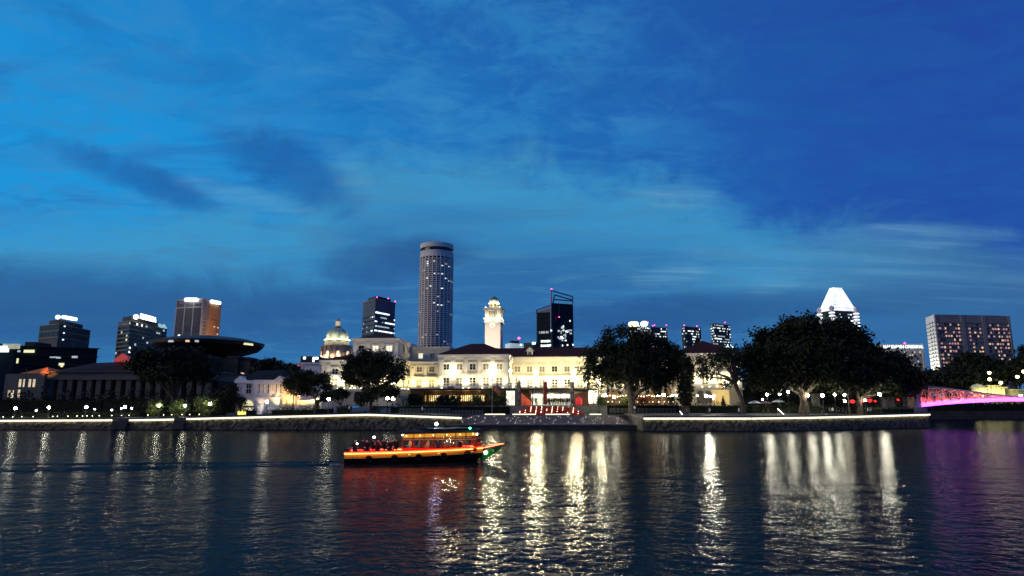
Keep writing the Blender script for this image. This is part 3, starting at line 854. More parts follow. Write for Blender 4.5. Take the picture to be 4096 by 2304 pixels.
# --- big slab hotel at the right with warm windows
t = Tower('slab_hotel', 'broad slab hotel with a white floodlit end wall and many warm windows', 'hotel', (3703, 830), (3738, 800), (4034, 812), 1259, 38, mat('slab_hotel_wall', (.30, .24, .20), .8, .15, .05))
C_white = mat('white_end_wall', (.85, .84, .78), .7, .06, .05)
t.panel('l', 0, 1, 3.1, t.z1 + .3, .5, C_white, 'end_wall')
t.windows('l', 2, 4.6, .22, .35, lambda i, j: W_dark, out=.9, u0=.3, u1=.9, z1=t.z1 - 6)
t.slabs(4.6, .8, mat('slab_band', (.24, .19, .16), .8, .15, .1), .6, z1=t.z1 - 9)
NX = 28
rr_ = random.Random(91)
bay = lambda i: not (9 <= i <= 11 or 17 <= i <= 18 )
t.windows('r', NX, 4.6, .68, .48, lambda i, j: None if not bay(i) else (rr_.choice((W_warm, W_pink, W_pink, W_warm, W_pink)) if rr_.random() < (.58 if j % 4 else .25) else (W_dark if rr_.random() < .45 else None)), z1=t.z1 - 9, zoff=-.5)
for k in (0, 10, 18, 28):
    a, b = t.faces['r']; q = a.lerp(b, min(.995, k / NX + .005)); MB().cbox((q.x, q.y - .2, (t.z1 + 30) / 2), (5 if 0 < k < 28 else 2.4, 1.4, t.z1 - 30), math.atan2(b.y - a.y, b.x - a.x)).build('pier', C_grey, t.t, world=True)
MB().prism(expand(t.poly, -7), t.z1, t.z1 + 1.4).build('roof_house', C_dark, t.t, world=True)
# floodlight at the foot of the white end wall
dl = (t.C - t.L).normalized(); q0 = Vector(((t.L.x + t.C.x) / 2 + dl.y * 26, (t.L.y + t.C.y) / 2 - dl.x * 26 - 6, 12))
fl = lamp('SPOT', 'floodlight', q0, 420000, (1, .98, .86), t.t, 1.0, spot=R(60), world=True)
fl.rotation_euler = (Vector(((t.L.x + t.C.x) / 2, (t.L.y + t.C.y) / 2, 78)) - q0).to_track_quat('-Z', 'Y').to_euler()
MB().tube([(q0.x, q0.y, 3), (q0.x, q0.y, 13.2)], .3, 6).build('floodlight_mast', M_mast, t.t, world=True)

# --- dark low blocks at the left edge
t = Tower('office_block', 'dark low block with scattered lit rooms in front of the hotel tower', 'building', (-60, 345), (60, 330), (392, 345), 1382, 14, mat('low_dark', (.02, .02, .018), .9, .3, .1))
t.slabs(4.4, .5, C_dark, .4)
for (px, py, wx, hz, m) in ((118, 1405, 5, 1.4, W_yel), (60, 1444, 3.6, 2.6, W_yel), (35, 1470, 4.2, 2.0, W_warm), (218, 1429, 4, .6, W_dim), (235, 1431, 2, .8, W_dim), (300, 1428, 2.6, 1, W_dim), (247, 1457, 2.4, 1.2, W_yel), (248, 1464, 1.0, 1.0, W_yel), (75, 1405, 1.6, .9, W_dim), (12, 1500, 3.6, 1.0, W_warm), (12, 1525, 4.0, 1.6, W_warm)):
    v = P(px, py, 331); put(unit(m), 'window', t.t, (v.x, v.y - .2, v.z), 0.04, (wx, .5, hz), world=True)
MB().prism([(x, y) for x, y in ((PX(78, 340), 338), (PX(120, 340), 338), (PX(120, 340), 350), (PX(78, 340), 350))], t.z1 - 1, t.z1 + 2.6).build('roof_house', C_dark, t.t, world=True)
t = Tower('glass_block', 'small glowing cyan glass pavilion roof at the left edge', 'building', (-60, 300), (-30, 292), (64, 300), 1372, 20, C_dark)
a, b = P(-20, 1392, 290), P(22, 1392, 290)
MB().box(a.x, b.x, 290.5, 292.2, P(0, 1408, 291).z, P(0, 1384, 291).z).build('lit_glazing', emit('cyan_glazing', (.75, 1, .93), 1.6), t.t, world=True)
MB().box(P(5, 1375, 290).x, P(62, 1375, 290).x, 291, 293, P(0, 1394, 291).z, P(0, 1375, 291).z).build('lit_ceiling', emit('olive_glow', (.85, .9, .45), .40, var=.5, vscale=.3), t.t, world=True)

# --- court building with the saucer roof
Ys = 430.0
sc_ = thing('saucer_court', 'court building with a huge dark saucer shaped upper storey', 'building', (PX(815, Ys), Ys, 3))
def sr(px): return abs(px - 815) / FPX * Ys
z_ = lambda py: P(815, py, Ys).z - 3
C_sauc = mat('saucer_bronze', (.03, .02, .012), .5, .25, .1, metal=.3)
MB().lathe([(sr(905), z_(1436)), (sr(935), z_(1425)), (sr(1000), z_(1404)), (sr(1016), z_(1390)), (sr(1024), z_(1378))], 56, cap=True).build('saucer_bowl', C_sauc, sc_, smooth=True)
MB().lathe([(sr(1024), z_(1378)), (sr(1026), z_(1373.5)), (sr(1018), z_(1372)), (sr(960), z_(1357)), (sr(880), z_(1348)), (1, z_(1344))], 56, cap=True).build('saucer_roof', mat('saucer_roof', (.07, .06, .055), .6, .15, .1), sc_, smooth=True)
for ang, m in [(math.radians(a), W_yel) for a in (-27, -24, -21, -18)] + [(math.radians(-105), W_dim), (math.radians(-86), W_warm), (math.radians(-77), W_dim), (math.radians(-103), W_dim)]:
    r_ = sr(1016) + .8
    put(unit(m), 'window', sc_, (r_ * math.cos(ang), r_ * math.sin(ang), z_(1384)), ang + math.pi / 2, (2.2, .8, 1.2))
MB().lathe([(sr(905), z_(1500)), (sr(905), z_(1434))], 40).build('neck', mat('court_glass', (.05, .045, .035), .4, .3, .1), sc_)
C_bay = mat('court_panel', (.075, .062, .04), .8, .2, .2)
for (a, b, y0, y1, dY) in ((912, 948, 1428, 1482, -26), (958, 992, 1432, 1486, -24), (998, 1046, 1442, 1492, -20), (800, 834, 1425, 1460, -34)):
    pa, pb = P(a, y0, Ys + dY), P(b, y1, Ys + dY)
    MB().box(pa.x, pb.x, Ys + dY, Ys + dY + 14, 3, pa.z).build('wing_wall', C_bay, sc_, world=True)
    MB().box(pa.x - .4, pb.x + .4, Ys + dY - .4, Ys + dY + 14.4, pa.z - .8, pa.z + .6).build('wing_roof', C_dark, sc_, world=True)
for (px, py) in ((1017, 1476), (1022, 1477), (968, 1492), (973, 1494)):
    put(unit(W_warm), 'window', sc_, P(px, py, Ys - 27), 0, (1.3, .5, .5), world=True)

# --- gallery dome
Yd = 420.0; dmx = PX(1336, Yd)
dm = thing('gallery_dome', 'green copper dome on a lit stone drum with a lantern on top', 'dome', (dmx, Yd, 3))
zz = lambda py: P(1336, py, Yd).z - 3
rr = lambda w_: w_ / FPX * Yd
M_drum = mat('drum_stone', (.42, .31, .22), .85, .15, .3)
MB().lathe([(rr(58), 0), (rr(58), zz(1388)), (rr(60), zz(1386)), (rr(60), zz(1383)), (rr(50), zz(1382))], 40).build('drum', M_drum, dm)
M_drum2 = mat('upper_drum', (.5, .46, .30), .8, .15, .4)
MB().lathe([(rr(48), zz(1384)), (rr(48), zz(1366)), (rr(51), zz(1364)), (rr(51), zz(1360)), (rr(46), zz(1359))], 40).build('upper_drum', M_drum2, dm)
MB().lathe([(rr(50), zz(1363.5)), (rr(51.2), zz(1363.5)), (rr(51.2), zz(1359.5)), (rr(50), zz(1359.5))], 40, cap=False).build('light_ring', emit('dome_ring_light', (1, .95, .65), 3.0), dm)
M_cop = mat('dome_copper', (.46, .50, .36), .7, .12, .6)
prof = [(rr(44), zz(1359)), (rr(44), zz(1352))] + [(rr(43) * math.cos(a), zz(1350) + (zz(1311) - zz(1350)) * math.sin(a)) for a in [math.pi / 2 * k / 10 for k in range(10)]]
MB().lathe(prof + [(rr(6), zz(1310.5))], 40).build('dome_shell', M_cop, dm, smooth=True)
for k in range(16):
    a = 2 * math.pi * k / 16
    MB().tube([(r_ * 1.01 * math.cos(a), r_ * 1.01 * math.sin(a), z) for r_, z in prof[2:]], .14, 4).build('rib', M_cop, dm)
MB().lathe([(rr(10), zz(1312)), (rr(13), zz(1309)), (rr(13), zz(1305)), (rr(9), zz(1304))], 16).build('lantern_base', M_drum2, dm)
colm = MB().lathe([(.28, 0), (.28, zz(1285) - zz(1304))], 6).mesh('lantern_column', emit('lantern_lit_column', (1, .8, .45), .35, (.6, .5, .35)))
for k in range(8):
    a = 2 * math.pi * (k + .5) / 8; put(colm, 'lantern_column', dm, (rr(7.5) * math.cos(a), rr(7.5) * math.sin(a), zz(1304)))
MB().lathe([(rr(4), zz(1304)), (rr(4), zz(1285))], 10).build('lantern_core', emit('lantern_core', (1, .75, .4), .5), dm)
MB().lathe([(rr(9.5), zz(1286)), (rr(9.5), zz(1283.5)), (rr(8), zz(1282)), (rr(4.5), zz(1277)), (rr(1.5), zz(1273)), (rr(1.2), zz(1270)), (.05, zz(1267))], 14).build('lantern_cap', M_cop, dm)
colm = MB().lathe([(.55, 0), (.45, zz(1389) - zz(1436)), (.7, zz(1389) - zz(1436) + .3)], 8).mesh('drum_column', M_drum)
nich = MB(); nich.box(-.9, .9, -.3, .3, 0, 2.6); nich.add([(-.9, -.3, 2.6), (.9, -.3, 2.6), (.45, -.3, 3.3), (-.45, -.3, 3.3)], [(0, 1, 2, 3)])
nichm = nich.mesh('lit_niche', emit('niche_light', (1, .82, .5), 1.0))
for k in range(18):
    a = 2 * math.pi * k / 18
    put(colm, 'drum_column', dm, (rr(60) * math.cos(a), rr(60) * math.sin(a), zz(1436)))
    a += math.pi / 18
    if math.sin(a) < 0.1 and k % 2 == 0: put(nichm, 'lit_niche', dm, (rr(58.4) * math.cos(a), rr(58.4) * math.sin(a), zz(1428)), a + math.pi / 2)
for k in range(7):  # uplights round the drum foot
    a = math.pi * (1.1 + .8 * k / 6); lamp('POINT', 'drum_uplight', (rr(64) * math.cos(a), rr(64) * math.sin(a), zz(1430)), 420, (1, .80, .55), dm, .3)
for k in range(5):
    a = math.pi * (1.02 + .96 * k / 4); lamp('POINT', 'dome_uplight', (rr(62) * math.cos(a), rr(62) * math.sin(a), zz(1356)), 850, (1, .96, .70), dm, .3); MB().tube([(rr(52) * math.cos(a), rr(52) * math.sin(a), zz(1366)), (rr(62) * math.cos(a), rr(62) * math.sin(a), zz(1360))], .12, 5).build('light_bracket', M_mast, dm)

# --- clock tower
Yk = 285.0; kx = PX(1975, Yk, 35)
ck = thing('clock_tower', 'tall white clock tower with a brightly lit belfry and small dome', 'clock tower', (kx, Yk + 4, 3), R(-9))
zk = lambda py: P(1975, py, Yk).z - 3
hw = 31.5 / FPX * Yk
M_ck = mat('clock_tower_plaster', (.74, .66, .54), .8, .06, .15)
MB().box(-hw, hw, -hw, hw, 0, zk(1288)).build('shaft', M_ck, ck)
for k, (ya, yb, ex) in enumerate(((1288, 1284, .5), (1283.9, 1276, .1), (1275.9, 1272, .45), (1241, 1236, .25), (1235.9, 1230, .8))):
    MB().box(-hw - ex, hw + ex, -hw - ex, hw + ex, zk(ya), zk(yb)).build('cornice', M_ck, ck)
bh0, bh1 = zk(1271.9), zk(1241.1)
for sx in (-1, 1):
    for sy in (-1, 1):
        MB().box(min(sx * hw, sx * hw * .5), max(sx * hw, sx * hw * .5), min(sy * hw, sy * hw * .5), max(sy * hw, sy * hw * .5), bh0, bh1).build('belfry_pier', M_ck, ck)
MB().box(-hw * .52, hw * .52, -hw * .62, hw * .62, bh0, bh1).build('belfry_core', mat('belfry_dark', (.12, .09, .05), .9), ck)
MB().box(-hw * .62, hw * .62, -hw * .52, hw * .52, bh0 + .01, bh1 - .01).build('belfry_core', MATS['belfry_dark'], ck)
bc = MB().lathe([(.22, 0), (.22, bh1 - bh0)], 8).mesh('belfry_column', M_ck)
for k in range(4):
    for q in range(4):
        u_ = (-.36 + .24 * q) * hw; v_ = -hw * .86
        put(bc, 'belfry_column', ck, ((u_, v_, bh0), (-v_, u_, bh0), (-u_, -v_, bh0), (v_, -u_, bh0))[k])
for sx in (-1, 1):
    for sy in (-1, 1): MB().lathe([(.5, zk(1230)), (.5, zk(1226)), (.1, zk(1223))], 8, (sx * hw * .95, sy * hw * .95, 0)).build('corner_urn', M_ck, ck)
o8 = lambda r_: r_ / FPX * Yk
MB().lathe([(o8(25), zk(1230)), (o8(25), zk(1228)), (o8(22), zk(1227)), (o8(22), zk(1211)), (o8(24), zk(1210)), (o8(24), zk(1208)), (o8(21), zk(1207.5))], 8).build('octagon_stage', M_ck, ck)
for k in range(8):
    a = 2 * math.pi * (k + .5) / 8; m = MB(); m.box(-.5, .5, -.15, .1, zk(1225), zk(1214)); put(m.mesh('octagon_opening', MATS['belfry_dark']), 'octagon_opening', ck, (o8(20.6) * math.cos(a), o8(20.6) * math.sin(a), 0), a + math.pi / 2)
MB().lathe([(o8(21), zk(1207.5)), (o8(21), zk(1200)), (o8(19.5), zk(1196))], 24).build('lit_collar', mat('collar_plaster', (.75, .72, .55), .7), ck)
MB().lathe([(o8(19.5), zk(1196)), (o8(17), zk(1191)), (o8(11), zk(1186)), (o8(4), zk(1182.5)), (o8(2.5), zk(1180)), (o8(2), zk(1178)), (.05, zk(1175))], 24).build('cupola', mat('cupola_lead', (.16, .20, .17), .5, .15, .4), ck, smooth=True)
# clock face with numerals ticks and hands
fy = -hw - .12
disc = MB(); disc.lathe([(o8(13.2), -.12), (o8(13.2), .10)], 28); disc.v = [(x, -z, y) for x, y, z in disc.v]
put(disc.mesh('clock_rim', M_ck), 'clock_rim', ck, (0, fy, zk(1298)))
disc = MB(); disc.lathe([(o8(12), 0), (o8(12), .12)], 28); disc.v = [(x, -z, y) for x, y, z in disc.v]
face = put(disc.mesh('clock_face', emit('clock_face_glow', (1, .95, .70), .75)), 'clock_face', ck, (0, fy - .08, zk(1298)))
M_hand = mat('clock_hand', (.10, .08, .04), .6)
for k in range(12):
    a = 2 * math.pi * k / 12; m = MB().box(-.06, .06, -.05, 0, o8(8.2), o8(11)); q = put(m.mesh('hour_mark', M_hand), 'hour_mark', face, (0, -.13, 0)); q.rotation_euler = (0, a, 0)
for a, ln in ((R(205), o8(7)), (R(178), o8(10))):
    m = MB().box(-.08, .08, -.05, 0, -.3, ln); q = put(m.mesh('clock_hand', M_hand), 'clock_hand', face, (0, -.18, 0)); q.rotation_euler = (0, a, 0)
arch = MB(); pts = []
for k in range(9):
    a = math.pi * k / 8; pts.append((o8(17) * math.cos(a), o8(15) * math.sin(a) + zk(1294)))
for p, q in zip(pts, pts[1:]): arch.tube([(p[0], -hw - .3, p[1]), (q[0], -hw - .3, q[1])], .28, 5)
arch.build('clock_arch', M_ck, ck)
for sx in (-1.5, -.9, -.3, .3, .9, 1.5):
    lamp('POINT', 'belfry_uplight', (sx * hw * .75, -hw - 1.1, zk(1273)), 170, (1, .95, .58), ck, .15)
    if abs(sx) > .3: lamp('POINT', 'belfry_uplight', (hw + 1.1, sx * hw * .6, zk(1273)), 130, (1, .95, .58), ck, .15)
for sx in (-1, -.33, .33, 1): lamp('POINT', 'belfry_uplight', (sx * hw * .8, -hw - .5, zk(1229)), 150, (1, .95, .58), ck, .15)
for k in range(5):
    a = math.pi * (1.1 + .8 * k / 4); lamp('POINT', 'cupola_uplight', (o8(25) * math.cos(a), o8(25) * math.sin(a), zk(1209)), 80, (1, .97, .55), ck, .1)
fl = lamp('SPOT', 'shaft_floodlight', (-2, -30, 18), 48000, (1, .88, .72), ck, .8, spot=R(62)); fl.rotation_euler = (Vector((0, 0, 26)) - Vector((-2, -30, 18))).to_track_quat('-Z', 'Y').to_euler()
# ================================================================== RIVERSIDE BUILDINGS
M_cream = mat('museum_plaster', (.78, .68, .45), .85, .05, .12)
M_trim = mat('museum_trim', (.80, .74, .60), .8, .04, .2)
M_roof = mat('museum_roof_tile', (.060, .016, .009), .85, .25, 2.5, bump=.5, bscale=6, stretch=(1, .35, 1))
M_shut = mat('timber_shutter', (.20, .14, .08), .7, .2, 1.5)
M_pane = mat('museum_pane', (.02, .018, .014), .12, .2, .3, spec=.5)
M_paneL = emit('museum_lit_pane', (1, .93, .68), 1.1, var=.3, vscale=1.5)
M_paneG = mat('museum_grey_pane', (.22, .19, .14), .4, .2, .5)
MO = Vector((PX(2032, 165, 10), 165.0, 0.0)); MR = R(-5)
Ma, Mb = Vector((math.cos(MR), math.sin(MR))), Vector((-math.sin(MR), math.cos(MR)))
def U(px, v, z=10.0):
    k = (px - CX) / FPX
    return (k * ((MO.y + v * Mb.y) * CP + (z - CAMZ) * SP) - MO.x - v * Mb.x) / (Ma.x - k * Ma.y * CP)
def MZ(px, py, v):
    u = U(px, v); return P(px, py, MO.y + u * Ma.y + v * Mb.y).z
mu = thing('museum', 'long cream colonial museum with dark red hipped roofs, floodlit along its upper floor', 'museum', tuple(MO), MR)
BZ = MZ(1900, 1552, -9)         # balcony level
FZ = TZ
def wall_block(u0, u1, v0, v1, z1, corn=.55, ch=1.25, z0=FZ, m=None):
    MB().box(u0, u1, v0, v1, z0, z1 - ch).build('wall', m or M_cream, mu)
    c = MB()
    c.box(u0 - corn, u1 + corn, v0 - corn, v1 + corn, z1 - ch * .42, z1)
    c.box(u0 - corn * .45, u1 + corn * .45, v0 - corn * .45, v1 + corn * .45, z1 - ch, z1 - ch * .42)
    c.build('cornice', M_trim, mu)
def hip(u0, u1, v0, v1, z0, h, run=None, ov=.25):
    u0 -= ov; u1 += ov; v0 -= ov; v1 += ov
    if (u1 - u0) > (v1 - v0):
        r_ = run or (v1 - v0) / 2; ra, rb = (u0 + r_, (v0 + v1) / 2), (u1 - r_, (v0 + v1) / 2)
        m = MB().add([(u0, v0, z0), (u1, v0, z0), (u1, v1, z0), (u0, v1, z0), (*ra, z0 + h), (*rb, z0 + h)], [(0, 1, 5, 4), (1, 2, 5), (2, 3, 4, 5), (3, 0, 4), (3, 2, 1, 0)])
    else:
        r_ = run or (u1 - u0) / 2; ra, rb = ((u0 + u1) / 2, v0 + r_), ((u0 + u1) / 2, v1 - r_)
        m = MB().add([(u0, v0, z0), (u1, v0, z0), (u1, v1, z0), (u0, v1, z0), (*ra, z0 + h), (*rb, z0 + h)], [(0, 1, 4), (1, 2, 5, 4), (2, 3, 5), (3, 0, 4, 5), (3, 2, 1, 0)])
    o = m.build('roof', M_roof, mu); return o
# --- shared window meshes (origin at sill centre, facing -v)
def win_meshes():
    s = MB()   # surround + sill + leaves' frame of the small upper window
    s.box(-1.05, -.72, -.16, .02, -.25, 1.75); s.box(.72, 1.05, -.16, .02, -.25, 1.75); s.box(-.72, .72, -.16, .02, 1.45, 1.75); s.box(-.72, .72, -.22, .02, -.25, 0)
    s.box(-1.15, 1.15, -.26, .02, 1.76, 1.90)
    s.box(-.05, .05, -.10, .0, 0, 1.45)
    up = s.mesh('window', M_trim)
    p = MB().box(-.30, .30, -.05, 0, 0, .62)
    panes = {k: p.mesh('pane_' + k, m) for k, m in (('dark', M_pane), ('lit', M_paneL), ('grey', M_paneG))}
    d = MB()   # tall french door with a moulded surround and hood
    d.box(-1.25, -.78, -.18, .02, 0, 3.5); d.box(.78, 1.25, -.18, .02, 0, 3.5); d.box(-.78, .78, -.18, .02, 2.75, 3.5)
    d.box(-1.5, 1.5, -.42, .02, 3.52, 3.72); d.box(-.06, .06, -.1, 0, 0, 2.75)
    for z in (.75, 1.45, 2.1): d.box(-.78, .78, -.09, 0, z - .04, z + .04)
    dr = d.mesh('french_door', M_trim)
    return up, panes, dr
WUP, WPAN, WDR = win_meshes()
def upper_window(u, v, z, kind='dark', rz=0.0, sx=1.0):
    o = put(WUP, 'window', mu, (u, v, z), rz, (sx, 1, 1))
    for i in (-1, 1):
        for j in (0, 1): put(WPAN[kind], 'pane', o, (i * .38, -.02, .05 + j * .70))
    return o
def french_door(u, v, z, kind='dark', rz=0.0, sx=1.0):
    o = put(WDR, 'french_door', mu, (u, v, z), rz, (sx, 1, 1))
    for i in (-1, 1):
        for j, zz_ in enumerate((.80, 1.50, 2.13)):
            put(WPAN[kind if j else 'grey'], 'pane', o, (i * .40, -.02, zz_ - .0))
    return o
M_fix = mat('fixture_metal', (.08, .08, .08), .5)
FIX = MB().lathe([(.12, 0), (.16, .25)], 8).mesh('uplight', M_fix)
FIXG = MB().lathe([(.14, 0), (.14, .05)], 8).mesh('lamp_glass', emit('uplight_glass', (1, .93, .66), 30))
def uplight(u, v, z, pw, col=(1, .90, .58), sp=120):
    o = put(FIX, 'uplight', mu, (u, v, z)); put(FIXG, 'lamp_glass', o, (0, 0, .26))
    lamp('SPOT', 'uplight_lamp', (0, -.55, .36), pw * 5.0, col, o, .12, rot=(math.pi + R(-8), 0, 0), spot=R(sp))
PILM = {}
def pilaster(u, v, z0, z1, rz=0.0, w_=.9):
    k = (round(z1 - z0, 2), w_)
    if k not in PILM:
        m = MB().box(-w_ / 2, w_ / 2, -.22, .01, 0, z1 - z0 - .5); m.box(-w_ / 2 - .12, w_ / 2 + .12, -.34, .01, z1 - z0 - .5, z1 - z0 - .02); m.box(-w_ / 2 - .1, w_ / 2 + .1, -.3, .01, 0, .5)
        PILM[k] = m.mesh('pilaster', M_trim)
    put(PILM[k], 'pilaster', mu, (u, v, z0), rz)

# --- block C: projecting centre-left block
uc0, uc1 = U(1757, 0), U(2032, 0)
zc = MZ(1900, 1417, -.5)
wall_block(uc0, uc1, 0, 16, zc)
hip(uc0 - .4, uc1 + .4, -.4, 14, zc + .05, MZ(1905, 1376, 7) - zc, run=7.5)
zw = MZ(1900, 1479, 0)
for k, px in enumerate((1785, 1837, 1890, 1944, 1997)):
    u = U(px, 0); upper_window(u, 0, zw, 'grey' if k in (1, 3, 4) else 'dark')
    french_door(u, 0, BZ + .05, 'dark' if k in (0, 2) else 'grey')
for px in (1812, 1864, 1918, 1970): pilaster(U(px, 0), 0, BZ, zc - 1.25)
for u in (uc0 + .5, uc1 - .5): pilaster(u, 0, BZ, zc - 1.25, w_=1.1)
for px in (1767, 1852, 1875, 1928, 1958, 2012): uplight(U(px, -.9), -.75, BZ + .02, 170)
pilaster(uc1 + 0.0, 1.0, BZ, zc - 1.25, R(90))
french_door(uc1, 6, BZ + .05, 'grey', R(90)); upper_window(uc1, 6, zw, 'grey', R(90))

# --- block D: recessed long range to the right, ending behind the weeping tree
vD = 12.5
ud0, ud1 = uc1, U(2735, vD)
zd = MZ(2200, 1427, vD - .5)
wall_block(ud0, ud1, vD, vD + 13, zd)
hip(ud0 - 14, ud1, vD - .4, vD + 13, zd + .05, MZ(2200, 1392, vD + 6.5) - zd, run=6.8)
zwD = MZ(2200, 1487, vD)
for k, px in enumerate((2070, 2119, 2169, 2219, 2269, 2320, 2372, 2424, 2476, 2528, 2580)):
    u = U(px, vD); upper_window(u, vD, zwD, 'dark' if k in (3, 7) else 'grey'); french_door(u, vD, BZ + .05, 'dark' if k in (3, 4, 7) else 'grey')
for px in (2094, 2144, 2194, 2244, 2295, 2346, 2398, 2450, 2502): pilaster(U(px, vD), vD, BZ, zd - 1.25)
for px in (2056, 2082, 2107, 2131, 2157, 2181, 2207, 2231, 2257, 2281, 2308, 2333, 2360, 2385, 2412, 2450, 2490, 2540, 2590): uplight(U(px, vD), vD - .8, BZ + .02, 230, (1, .86, .46))
# dormer on the roof
du = U(2121, vD + 1.6); dz_ = zd + .15
dm_ = MB().box(du - .75, du + .75, vD + 1.0, vD + 4.5, dz_, dz_ + 1.7).build('dormer', M_trim, mu)
MB().add([(du - 1.25, vD + .7, dz_ + 1.55), (du + 1.25, vD + .7, dz_ + 1.55), (du, vD + .7, dz_ + 2.6), (du - 1.25, vD + 5, dz_ + 1.55), (du + 1.25, vD + 5, dz_ + 1.55), (du, vD + 5, dz_ + 2.6)], [(0, 1, 2), (5, 4, 3), (0, 2, 5, 3), (1, 4, 5, 2), (0, 3, 4, 1)]).build('dormer_roof', M_trim, dm_)
MB().box(du - .45, du + .45, vD + .93, vD + 1.0, dz_ + .25, dz_ + 1.35).build('dormer_louvre', M_paneG, dm_)

# --- block B: recessed wall between A and C, with a set-back attic
vB = 14.0
ub0, ub1 = U(1636, vB), uc0
zb_ = MZ(1700, 1447, vB)
wall_block(ub0, ub1, vB, vB + 10, zb_, .4, .9)
za2 = MZ(1720, 1388, vB + 3)
wall_block(U(1640, vB + 2), U(1795, vB + 2), vB + 2, vB + 14, za2, .35, .8, z0=zb_ - .5)
zwB = MZ(1700, 1488, vB)
for k, px in enumerate((1676, 1726)):
    u = U(px, vB); upper_window(u, vB, zwB, 'grey'); french_door(u, vB, BZ + .05, 'grey')
for px in (1652, 1701, 1749): pilaster(U(px, vB), vB, BZ, zb_ - .9)
for px in (1646, 1664, 1690, 1712, 1738): uplight(U(px, vB), vB - .8, BZ + .02, 170, (1, .80, .36))
for px, kd in ((1680, 'lit'), (1727, 'grey'), (1773, 'lit')):
    upper_window(U(px, vB + 2), vB + 2, MZ(px, 1434, vB + 2), kd, sx=.8)

# --- block A: tall left block with attic storey, and its low wing
vA = 2.0
ua0, ua1 = U(1409, vA), U(1587, vA)
zA = MZ(1500, 1353, vA)
wall_block(ua0, ua1, vA, vA + 20, zA, .5, 1.3)
hip(ua0 + .6, ua1 - .6, vA + .8, vA + 18, zA + .05, MZ(1500, 1331, vA + 8) - zA, run=7)
zm = MZ(1500, 1437, vA)
MB().box(ua0 - .45, ua1 + .45, vA - .45, vA + 20.4, zm - .5, zm + .1).build('string_course', M_trim, mu)
for k, (px, kd) in enumerate(((1440, 'dark'), (1497, 'lit'), (1552, 'lit'))):
    u = U(px, vA); z = MZ(px, 1405, vA)
    upper_window(u, vA, z, kd, sx=1.05)
    MB().box(u - .8, u + .8, vA - .1, vA + .01, z - 1.9, z - .3).build('apron_panel', M_paneG, mu)
    upper_window(u, vA, MZ(1500, 1490, vA), 'grey'); french_door(u, vA, BZ + .05, 'grey')
for px in (1415, 1468, 1525, 1581): pilaster(U(px, vA), vA, zm + .1, zA - 1.3); pilaster(U(px, vA), vA, BZ, zm - .5)
for px in (1422, 1448, 1470, 1500, 1528, 1556, 1578): uplight(U(px, vA), vA - .8, BZ + .02, 260, (1, .88, .56))
for v in (6.0, 12.0):
    upper_window(ua1, vA + v, MZ(1600, 1410, vA + v), 'grey', R(90)); upper_window(ua1, vA + v, MZ(1600, 1490, vA + v) + .4, 'grey', R(90)); french_door(ua1, vA + v, BZ + .05, 'grey', R(90))
for v in (2.0, 5.0, 9.0): uplight(ua1 + .8, vA + v, BZ + .02, 170, (1, .82, .42))
# wing left of A
uw0, uw1 = U(1283, vA + 1), ua0
zW = MZ(1340, 1440, vA + .5)
wall_block(uw0, uw1, vA + 1, vA + 18, zW, .5, 1.2)
m = MB(); hz = MZ(1405, 1408, vA + 6) - zW
m.add([(uw0 - .6, vA + .5, zW), (uw1, vA + .5, zW), (uw1, vA + 18, zW), (uw0 - .6, vA + 18, zW), (uw1, vA + 7, zW + hz), (uw0 + 4.8, vA + 8, zW + hz * .8)], [(0, 1, 4, 5), (1, 2, 4), (2, 3, 5, 4), (3, 0, 5)]); m.build('roof', M_roof, mu)
for px, kd in ((1338, 'dark'), (1390, 'grey')):
    upper_window(U(px, vA + 1), vA + 1, MZ(px, 1497, vA + 1), kd); french_door(U(px, vA + 1), vA + 1, BZ + .05, 'grey')
for px in (1312, 1364): pilaster(U(px, vA + 1), vA + 1, BZ, zW - 1.2)
for px in (1322, 1350, 1376, 1402): uplight(U(px, vA), vA + .2, BZ + .02, 190)
# ground floor arch window under A and base mouldings
for px in (1430, 1560):
    u = U(px, vA); m = MB(); m.box(u - .75, u + .75, vA - .08, vA + .01, 5.6, 7.4)
    m.add([(u - .75, vA - .08, 7.4)] + [(u + .75 * math.cos(math.pi * k / 8), vA - .08, 7.4 + .75 * math.sin(math.pi * k / 8)) for k in range(9)], [tuple(range(10))])
    m.build('arched_window', M_pane, mu)
MB().box(uw0 - .2, ua1 + .2, vA - .5, vA + .9, BZ - .45, BZ).build('ledge', M_trim, mu)

# --- block E: right projecting block
vE = -3.0
ue0, ue1 = U(2722, vE), U(2968, vE)
zE = MZ(2800, 1413, vE)
wall_block(ue0, ue1, vE, vE + 18, zE, .55, 1.3)
hip(ue0 - .4, ue1 + .4, vE - .4, vE + 18, zE + .05, MZ(2760, 1375, vE + 8) - zE + .6, run=8)
for k, px in enumerate((2762, 2820, 2878, 2932)):
    u = U(px, vE); upper_window(u, vE, MZ(px, 1480, vE), 'grey'); french_door(u, vE, BZ + .15, 'grey')
for px in (2735, 2791, 2850, 2905, 2955): pilaster(U(px, vE), vE, BZ, zE - 1.3)
for px in (2742, 2775, 2806, 2835, 2865, 2893, 2918, 2945): uplight(U(px, vE), vE - .8, BZ + .05, 150, (1, .88, .56))
MB().box(ue0 - .1, ue1 + .1, vE - 1.1, vE, BZ - .4, BZ).build('ledge', M_trim, mu)
